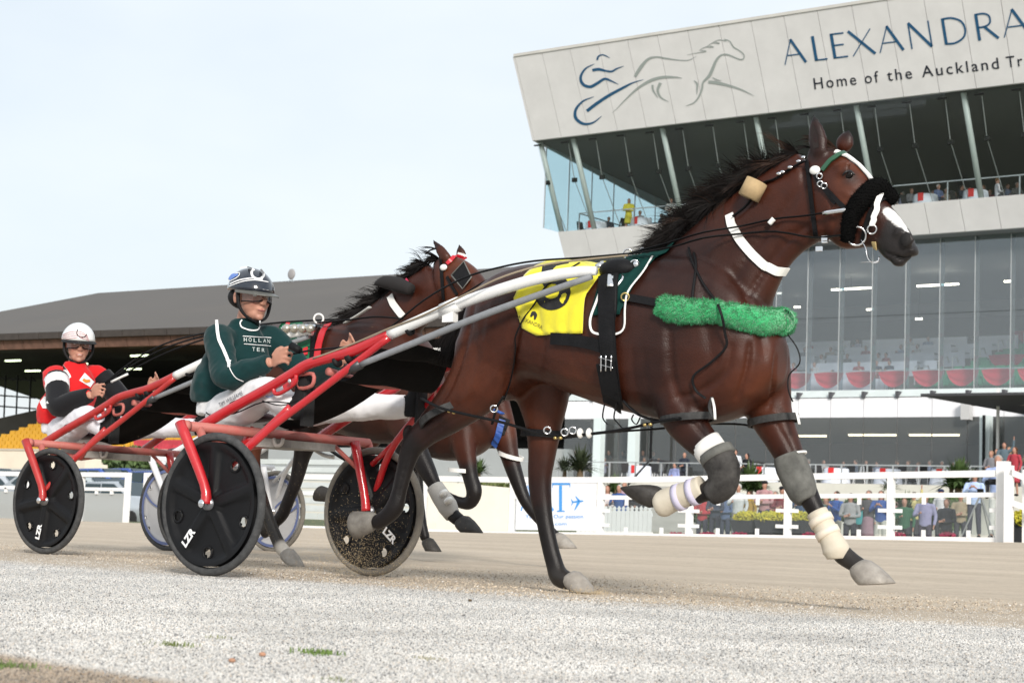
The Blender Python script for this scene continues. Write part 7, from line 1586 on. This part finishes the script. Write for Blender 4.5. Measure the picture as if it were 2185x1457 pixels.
# ================================================================== CROWD
def pal(c, nm): return mat('cloth_%s_%d_%d_%d' % (nm, c[0]*99, c[1]*99, c[2]*99), c, .8, noise=.18, nscale=14, spec=.2)
skin_f = mat('skin_far', (.40,.21,.15), .6, noise=.1, nscale=10)
PROTO = {}
def proto(kind):
    """far figure built at the origin, facing -Y; returns meshes"""
    if kind in PROTO: return PROTO[kind]
    sit = kind.startswith('sit'); h = -.42 if sit else 0
    sh = {-1: V(-.20,0,1.42+h), 1: V(.20,0,1.42+h)}
    el = {-1: V(-.27,.02,1.14+h), 1: V(.27,.02,1.14+h)}; ha = {-1: V(-.25,-.10,.88+h), 1: V(.25,-.10,.88+h)}
    if kind in ('fold', 'sit'): el = {-1: V(-.27,-.05,1.13+h), 1: V(.27,-.05,1.13+h)}; ha = {-1: V(.02,-.24,1.16+h), 1: V(-.03,-.26,1.11+h)}
    if kind in ('camera', 'sit_cup'): el = {-1: V(-.26,-.14,1.18+h), 1: V(.26,-.14,1.18+h)}; ha = {-1: V(-.06,-.30,1.34+h), 1: V(.07,-.30,1.34+h)}
    if kind == 'wave': el[1] = V(.33,-.02,1.58); ha[1] = V(.36,-.05,1.88); el[-1] = V(-.27,-.08,1.14); ha[-1] = V(-.04,-.26,1.12)
    if kind == 'phone': el[-1] = V(-.27,-.08,1.15); ha[-1] = V(-.08,-.26,1.22)
    hip = {s_: V(s_*.095,0,.92+h) for s_ in (-1,1)}
    if sit: kn = {s_: V(s_*.13,-.42,.48) for s_ in (-1,1)}; ft = {s_: V(s_*.13,-.44,.06) for s_ in (-1,1)}
    else: kn = {s_: V(s_*.11,-.02,.50) for s_ in (-1,1)}; ft = {s_: V(s_*.13,.01,.06) for s_ in (-1,1)}
    b = MB(); b.ell((0,-.005,1.63+h), .078,.098,.115, nu=14, nv=10); b.ell((0,-.05,1.58+h), .05,.05,.06, nu=10, nv=8); b.ell((0,-.105,1.61+h), .014,.02,.02, nu=8, nv=6)
    b.tube([(0,0,1.40+h), (0,0,1.56+h)], [.062,.055], 10); b.tube([(0,0,.92+h), (0,0,1.15+h), (0,0,1.40+h)], [.13,.12,.13], 12, smooth=2, flat=.7)
    for s_ in (-1, 1):
        b.tube([sh[s_]*.7+V(0,0,1.38+h)*.3, sh[s_], el[s_], ha[s_]], [.045,.045,.036,.026], 8, smooth=2); b.ell(ha[s_]+(ha[s_]-el[s_]).normalized()*.05, .03,.04,.045, nu=8, nv=6)
        b.tube([hip[s_], kn[s_], ft[s_]], [.075,.052,.036], 8, smooth=2); b.ell(ft[s_]+V(0,-.06,-.02), .04,.11,.035, nu=8, nv=6)
    body = remesh(b, .022, 3, 'crowd_body', .4)
    s = MB(); s.tube([(0,0,.88+h), (0,0,1.05+h), (0,0,1.25+h), (0,0,1.43+h), (0,0,1.50+h)], [.165,.165,.175,.16,.07], 14, smooth=2, flat=.72)
    for s_ in (-1, 1): s.tube([V(s_*.10,0,1.40+h), sh[s_], (sh[s_]+el[s_])/2, el[s_], el[s_]+(ha[s_]-el[s_])*.85], [.07,.068,.058,.052,.042], 8, smooth=2)
    shirt = remesh(s, .022, 3, 'crowd_shirt', .4)
    t = MB(); t.tube([(0,0,.86+h), (0,0,.98+h)], [.14,.145], 12, flat=.8)
    for s_ in (-1, 1): t.tube([hip[s_], kn[s_], ft[s_]+V(0,0,.04)], [.098,.075,.062], 8, smooth=2)
    trous = remesh(t, .024, 3, 'crowd_trousers', .4)
    k = MB(); k.tube([(0,0,1.02+h), (0,0,.80+h), (0,-.01,.48+h*.3)], [.15,.19,.22], 14, smooth=3, flat=.8); skirt = k.mesh('skirt', True)
    q = MB(); q.ell((0,.022,1.665+h), .088,.098,.092, nu=14, nv=8); hairm = q.mesh('hair', True)
    q = MB(); q.ell((0,.03,1.655+h), .092,.10,.10, nu=14, nv=8); q.ell((0,.055,1.53+h), .085,.05,.14, nu=12, nv=8); long_ = q.mesh('hair_long', True)
    q = MB(); q.ell((0,.0,1.70+h), .092,.112,.062, nu=14, nv=6); q.hexa([(-.07,-.08,1.69+h), (.07,-.08,1.69+h), (.055,-.19,1.675+h), (-.055,-.19,1.675+h), (-.07,-.08,1.70+h), (.07,-.08,1.70+h), (.055,-.19,1.685+h), (-.055,-.19,1.685+h)]); cap = q.mesh('cap', True)
    q = MB(); q.ell((0,0,1.71+h), .09,.10,.075, nu=14, nv=6); q.ell((0,0,1.685+h), .17,.18,.012, nu=18, nv=4); hat = q.mesh('hat', True)
    q = MB(); [q.ell(ft[s_]+V(0,-.065,-.02), .05,.125,.045, nu=10, nv=6) for s_ in (-1,)]; sho = q.mesh('shoe', True)
    q2 = MB(); q2.ell(ft[1]+V(0,-.065,-.02), .05,.125,.045, nu=10, nv=6); sho2 = q2.mesh('shoe2', True)
    for m_ in (body,): m_.materials.append(skin_f)
    for m_ in (shirt, trous, skirt, hairm, long_, cap, hat, sho, sho2): m_.materials.append(blackm)
    PROTO[kind] = dict(body=body, shirt=shirt, trousers=trous, skirt=skirt, hair=hairm, long=long_, cap=cap, hat=hat, shoe=sho, shoe2=sho2); return PROTO[kind]
def person(kind, loc, rz, label, shirt, low, hair_c=(.05,.03,.02), head='hair', legs='trousers', sc=1.0, group='racegoers watching the race', extra=None, small=False):
    P_ = proto(kind); root = thing('person', label, 'person', loc, group); root.rotation_euler = (0,0,rz); root.scale = (sc,sc,sc)
    def add(nm, me, m):
        o = bpy.data.objects.new(nm, me); COL.objects.link(o); o.parent = root
        if m: o.material_slots[0].link = 'OBJECT'; o.material_slots[0].material = m
        return o
    add('body', P_['body'], None); add('shirt' if legs != 'skirt' else 'dress_top', P_['shirt'], pal(shirt, 's')); add(legs, P_[legs], pal(low, 't'))
    if head == 'cap': add('cap', P_['cap'], pal(hair_c, 'h'))
    elif head == 'hat': add('hat', P_['hat'], pal(hair_c, 'h'))
    elif head == 'long': add('hair', P_['long'], pal(hair_c, 'h'))
    elif head != 'bald': add('hair', P_['hair'], pal(hair_c, 'h'))
    if not small: add('shoe', P_['shoe'], blackm); add('shoe', P_['shoe2'], blackm)
    return root
def stand(px, py_top, Y, h=1.74, **k):
    """standing figure whose head top appears at the pixel"""
    p = at_y(px, py_top, Y); return V(p.x, Y, p.z-1.77*h/1.74)
CR_ = [ # px, head top y, Y, kind, label, shirt, low, hair, head, legs
 (1632,1024,46,'fold','spectator in a black cap and pink plaid shirt with folded arms behind the fence post',(.42,.24,.25),(.03,.04,.09),(.015,.015,.018),'cap','trousers'),
 (1700+10,1036,45,'phone','bulky spectator in a dark blue shirt holding a drink right of the plaid shirt man',(.035,.07,.14),(.22,.22,.23),(.05,.03,.03),'hair','trousers'),
 (1716,1024,50,'fold','spectator in a black brimmed hat behind the dark blue shirt man',(.55,.55,.56),(.05,.05,.06),(.012,.012,.012),'hat','trousers'),
 (1785,1046,46,'camera','clapping spectator in a bright blue jumper left of the tripod',(.03,.09,.32),(.35,.33,.28),(.06,.04,.03),'hair','trousers'),
 (1975,1050,44,'phone','spectator in a lilac polo shirt beside the tripod',(.28,.27,.42),(.06,.05,.07),(.25,.22,.20),'bald','trousers'),
 (2080,1006,46,'camera','man in a pale blue shirt with a camera strap left of the photographer',(.42,.52,.75),(.05,.05,.07),(.03,.02,.02),'hair','trousers'),
 (2130,968,36,'camera','tall grey haired photographer holding a black camera beside the gate post',(.34,.42,.66),(.60,.60,.58),(.33,.31,.29),'hair','trousers'),
 (1880,1045,46,'camera','woman in a blue and white cardigan standing left of the lilac polo',(.05,.10,.30),(.45,.45,.42),(.10,.06,.04),'long','trousers'),
 (1815,1050,45,'fold','woman in a black and white striped cardigan behind the fence',(.30,.30,.31),(.03,.03,.04),(.03,.02,.02),'long','trousers'),
 (1854,1044,46,'phone','woman in a grey cardigan over a pink dress holding white papers',(.09,.085,.09),(.30,.20,.24),(.20,.16,.14),'hair','skirt'),
 (1762,1055,47,'fold','spectator with auburn hair partly hidden by the straight foreleg',(.08,.12,.10),(.05,.06,.05),(.18,.06,.03),'long','trousers'),
 (1669,1036,47,'fold','spectator in a black cap and dark red top left of the straight foreleg',(.20,.05,.06),(.08,.07,.07),(.012,.012,.014),'cap','trousers'),
 (1576,1030,45,'phone','grey haired man in a pale grey shirt between the horses forelegs',(.50,.52,.53),(.20,.20,.21),(.45,.44,.42),'hair','trousers'),
 (1528,1040,46,'fold','spectator in a dark jacket left of the grey shirt man',(.06,.07,.10),(.05,.05,.07),(.05,.04,.03),'hair','trousers'),
 (1549,1046,48,'fold','spectator in a blue denim shirt under the folded foreleg',(.10,.14,.24),(.05,.06,.09),(.10,.07,.05),'hair','trousers'),
 (1296,1034,46,'fold','woman with brown hair and a white top behind the picket fence',(.62,.55,.56),(.40,.38,.40),(.10,.04,.02),'long','trousers'),
 (1322,1032,45,'phone','grey haired man in a blue jumper behind the picket fence',(.03,.08,.25),(.30,.36,.45),(.42,.41,.39),'hair','trousers'),
 (1333,1026,50,'fold','balding man in a pink collar behind the grey haired man',(.45,.30,.35),(.08,.08,.10),(.4,.3,.25),'bald','trousers'),
 (1360,1040,49,'fold','spectator in black behind the folded hoof',(.02,.02,.025),(.03,.03,.04),(.03,.03,.03),'hair','trousers'),
 (1930,1060,47,'phone','spectator in a green fleece behind the dark blue shirt man',(.04,.12,.07),(.04,.04,.05),(.08,.05,.03),'hair','trousers'),
 (2020,1062,47,'fold','seated looking spectator in a dark coat near the tripod',(.05,.05,.06),(.06,.05,.05),(.15,.1,.07),'hair','trousers'),

 (1655,1046,52,'fold','spectator in a maroon jumper behind the black capped pair',(.22,.04,.06),(.05,.05,.06),(.2,.17,.15),'hair','trousers'),
 (1600,1046,51,'phone','spectator in a mustard jacket behind the grey shirt man',(.35,.22,.05),(.05,.05,.06),(.05,.03,.02),'hair','trousers'),
 (1500,1050,49,'fold','spectator in a red jacket beside the fence post under the knee',(.40,.05,.06),(.06,.06,.08),(.03,.02,.02),'hair','trousers'),
 (1740,1052,50,'fold','spectator in white shirt behind the auburn haired spectator',(.60,.60,.62),(.1,.1,.12),(.3,.28,.26),'hair','trousers'),
 (1835,1056,50,'phone','spectator in turquoise behind the cardigan women',(.05,.28,.30),(.05,.05,.06),(.12,.08,.05),'hair','trousers'),
 (1900,1050,51,'fold','spectator in a pink blouse behind the fence post',(.55,.28,.32),(.1,.1,.12),(.25,.15,.06),'long','trousers'),
 (1950,1048,51,'wave','spectator in pale yellow raising one arm behind the lilac polo',(.55,.48,.22),(.05,.05,.06),(.05,.03,.02),'hair','trousers'),
 (2050,1050,50,'fold','spectator in a beige coat behind the man with the camera strap',(.32,.26,.18),(.05,.05,.06),(.35,.33,.3),'hair','trousers'),
 (2008,1042,52,'fold','spectator in a navy cap and white polo near the large spiky plant',(.6,.6,.62),(.05,.05,.06),(.02,.03,.08),'cap','trousers'),
]
for (px, py, Y, kind, lab, sh_, lo_, hc_, hd_, lg_) in CR_:
    p = stand(px, py, Y); person(kind, (p.x, Y, p.z), random.uniform(-.35,.45), lab, sh_, lo_, hc_, hd_, lg_)
# photographer's camera and the tripod
p = at_y(2118, 1028, 35.5); cm_ = thing('camera', 'black camera with a long lens held by the photographer at the gate post', 'camera', p)
put('camera_body', MB().box(p-V(.08,.04,.055), p+V(.08,.05,.06)), blackm, cm_); put('lens', MB().tube([p+V(0,-.04,0), p+V(-.03,-.22,-.02)], [.045,.055], 12), blackm, cm_)
tr = at_y(2092, 1146, 35); tp = thing('tripod', 'tall grey tripod standing on the grass beside the gate post', 'tripod', tr); top_ = at_y(2092, 1055, 35)
for dx, dy in ((-.32,-.2), (.34,-.1), (.05,.4)): put('leg', MB().tube([top_, V(tr.x+dx, 35+dy, tr.z)], [.022,.014], 6), mat('tripod_grey', (.25,.25,.25), .5), tp)
put('head', MB().box(top_-V(.05,.05,.0), top_+V(.05,.05,.12)), blackm, tp)
# suit jackets, people on the terrace
TZ = 2.65
for (px, py, Y, kind, lab, sh_, lo_, hc_, hd_, lg_) in [
 (1461,964,70.6,'fold','man in a dark suit with a tie on the terrace left of the raised knee',(.03,.035,.05),(.03,.03,.04),(.20,.15,.12),'bald','trousers'),
 (1440,986,69.6,'fold','man in a lilac blue shirt at the stair rail on the terrace',(.30,.34,.58),(.02,.02,.025),(.02,.015,.015),'hair','trousers'),
 (1570,958,71.0,'phone','waiter in a white shirt and black waistcoat beside the raised knee',(.60,.62,.66),(.02,.02,.02),(.03,.02,.02),'hair','trousers'),
 (1594,966,71.2,'fold','dark dressed woman beside the waiter on the terrace',(.015,.015,.018),(.015,.015,.018),(.015,.012,.012),'long','skirt'),
 (2165,952,62,'phone','woman in a red patterned sleeveless dress on the terrace steps',(.40,.05,.07),(.40,.05,.07),(.10,.04,.02),'long','skirt'),
 (2143,942,64,'wave','man in a grey blue shirt waving one arm on the terrace steps',(.10,.14,.17),(.04,.04,.05),(.03,.02,.02),'hair','trousers'),
 (2127,956,65,'fold','dark haired woman in white behind the waving man',(.12,.12,.13),(.05,.05,.06),(.02,.012,.01),'long','trousers'),
 (2115,960,63,'fold','woman in a black and white striped top above the photographer',(.20,.20,.22),(.03,.03,.04),(.30,.18,.12),'hair','trousers'),
 (2153,952,66,'fold','fair haired woman beside the red dress on the terrace steps',(.16,.12,.12),(.05,.05,.05),(.30,.2,.1),'long','skirt'),
 (2200,950,64,'camera','spectator in a cream top at the right edge of the terrace steps',(.5,.45,.35),(.05,.05,.06),(.08,.05,.03),'hair','trousers')]:
    p = stand(px, py, Y); person(kind, (p.x, Y, p.z), random.uniform(-.3,.3), lab, sh_, lo_, hc_, hd_, lg_, group='people standing on the terrace')
# seated diners on the ground floor behind glass
rnd = random.Random(5)
cols_ = [((.6,.62,.66),'white'),((.05,.06,.09),'dark navy'),((.25,.3,.45),'pale blue'),((.12,.12,.12),'charcoal'),((.35,.30,.25),'beige'),((.30,.07,.09),'dark red'),((.5,.5,.52),'light grey'),((.07,.10,.16),'blue'),((.4,.4,.55),'lilac')]
hairs = [((.45,.44,.42),'white hair'),((.04,.03,.02),'dark hair'),((.22,.2,.18),'grey hair'),((.14,.07,.03),'brown hair')]
used = set()
def lab_seat(where):
    for _ in range(60):
        c, cn = rnd.choice(cols_); h, hn = rnd.choice(hairs); t = '%s, %s top, seated %s' % (hn, cn, where)
        if t not in used: used.add(t); return t, c, h
    return t+' again', c, h
GF = [1250,1290,1345,1375,1405,1690,1725,1758,1800,1826,1848,1872,1915,1938,1960,1985,2010,2035,2062]
for i, px in enumerate(GF):
    Y = 75.2+(i % 3)*.8; p = at_y(px, 980, Y); t, c, h = lab_seat('on the ground floor, %s' % ('left of the forelegs' if px < 1500 else 'mid window' if px < 1880 else 'right end'))
    kind = ('sit', 'sit_cup')[i % 2]; person(kind, (p.x, Y, TZ+.02), rnd.uniform(-1.2,1.2), 'diner with '+t, c, (.05,.05,.06), h, 'hair', small=True, group='diners seated on the ground floor')
for i, px in enumerate([1204,1228,1300,1330,1372,1395]):
    Y = 76.5+(i % 2)*.7; p = at_y(px, 960, Y); person(('fold','phone')[i % 2], (p.x, Y, TZ+.02), rnd.uniform(-.5,.5), 'dim figure standing inside the ground floor glass, %s from the left' % ords[i], (.05,.055,.065), (.04,.04,.04), (.05,.04,.03), 'hair', small=True, group='dim figures inside the ground floor')
# seated diners of the middle storey (tiers)
FF = [(1690,775,1),(1735,775,1),(1750,760,2),(1773,785,0),(1805,760,2),(1830,765,1),(1868,765,1),(1886,768,0),(1895,760,1),(1870,780,0),(1832,790,0),(1876,793,0),(1714,755,3),(1770,745,3),(1795,735,4),(1828,722,4),(1845,745,3),(1872,745,2),(1888,745,2),(1920,740,3),(1940,732,4),(1955,740,3),(1978,728,4),(1725,735,4),(1665,760,2)]
for i, (px, py, k) in enumerate(FF):
    y, z = TIER[k]; p = at_y(px, py, y+1.2); t, c, h = lab_seat('on the %s tier, middle storey' % ords[k])
    person(('sit', 'sit_cup')[i % 2], (p.x, y+1.35, z), rnd.uniform(-.5,.5), 'diner with '+t, c, (.05,.05,.06), h, 'hair', small=True, group='diners on the middle storey tiers')
# upper storey
p = at_y(1342, 436, 74.2); person('fold', (p.x, 74.2, 15.12), .5, 'woman with long dark hair in a bright yellow dress in the upper storey', (.58,.52,.05), (.58,.52,.05), (.02,.012,.01), 'long', 'skirt', group='people in the upper storey')
for i, px in enumerate([1300, 1388, 1412, 1925, 1958, 1990, 2018, 2038, 2070, 2098, 2112, 2150, 2170]):
    Y = 76.2+(i % 3)*1.1; p = at_y(px, 440, Y); t, c, h = lab_seat('in the upper storey')
    person(('sit', 'sit_cup', 'phone')[i % 3], (p.x, Y, 15.12), rnd.uniform(-1,1), 'diner with '+t, c, (.04,.04,.05), h, 'hair', small=True, group='people in the upper storey')
for i, (px, Y, kind, sh_, lab) in enumerate([(1366,75.3,'sit',(.35,.35,.38),'grey clothed woman seated right of the yellow dress in the upper storey'),(1432,75,'fold',(.62,.60,.58),'person in white standing at the rail behind the mane'),(1468,76,'sit',(.5,.45,.4),'person seated in beige behind the mane in the upper storey'),
     (1945,75.6,'sit',(.2,.2,.22),'dark clothed person seated left of the red runner by the horse muzzle'),(2002,75.2,'sit',(.12,.16,.30),'person in blue seated right of the muzzle table in the upper storey'),(2052,75.8,'sit_cup',(.04,.045,.07),'person in navy seated behind the right hand upper table'),(2062,76.5,'sit',(.5,.45,.42),'person in cream seated at the back of the right hand upper table'),
     (2128,75.0,'sit',(.62,.62,.66),'man in a white shirt seated at the right end of the upper storey')]):
    p = at_y(px, 440, Y); person(kind, (p.x, Y, 15.12), .3*i, lab, sh_, (.04,.04,.05), hairs[i % 4][0], 'hair', small=True, group='people in the upper storey')
bpy.data.scenes.remove(TS)
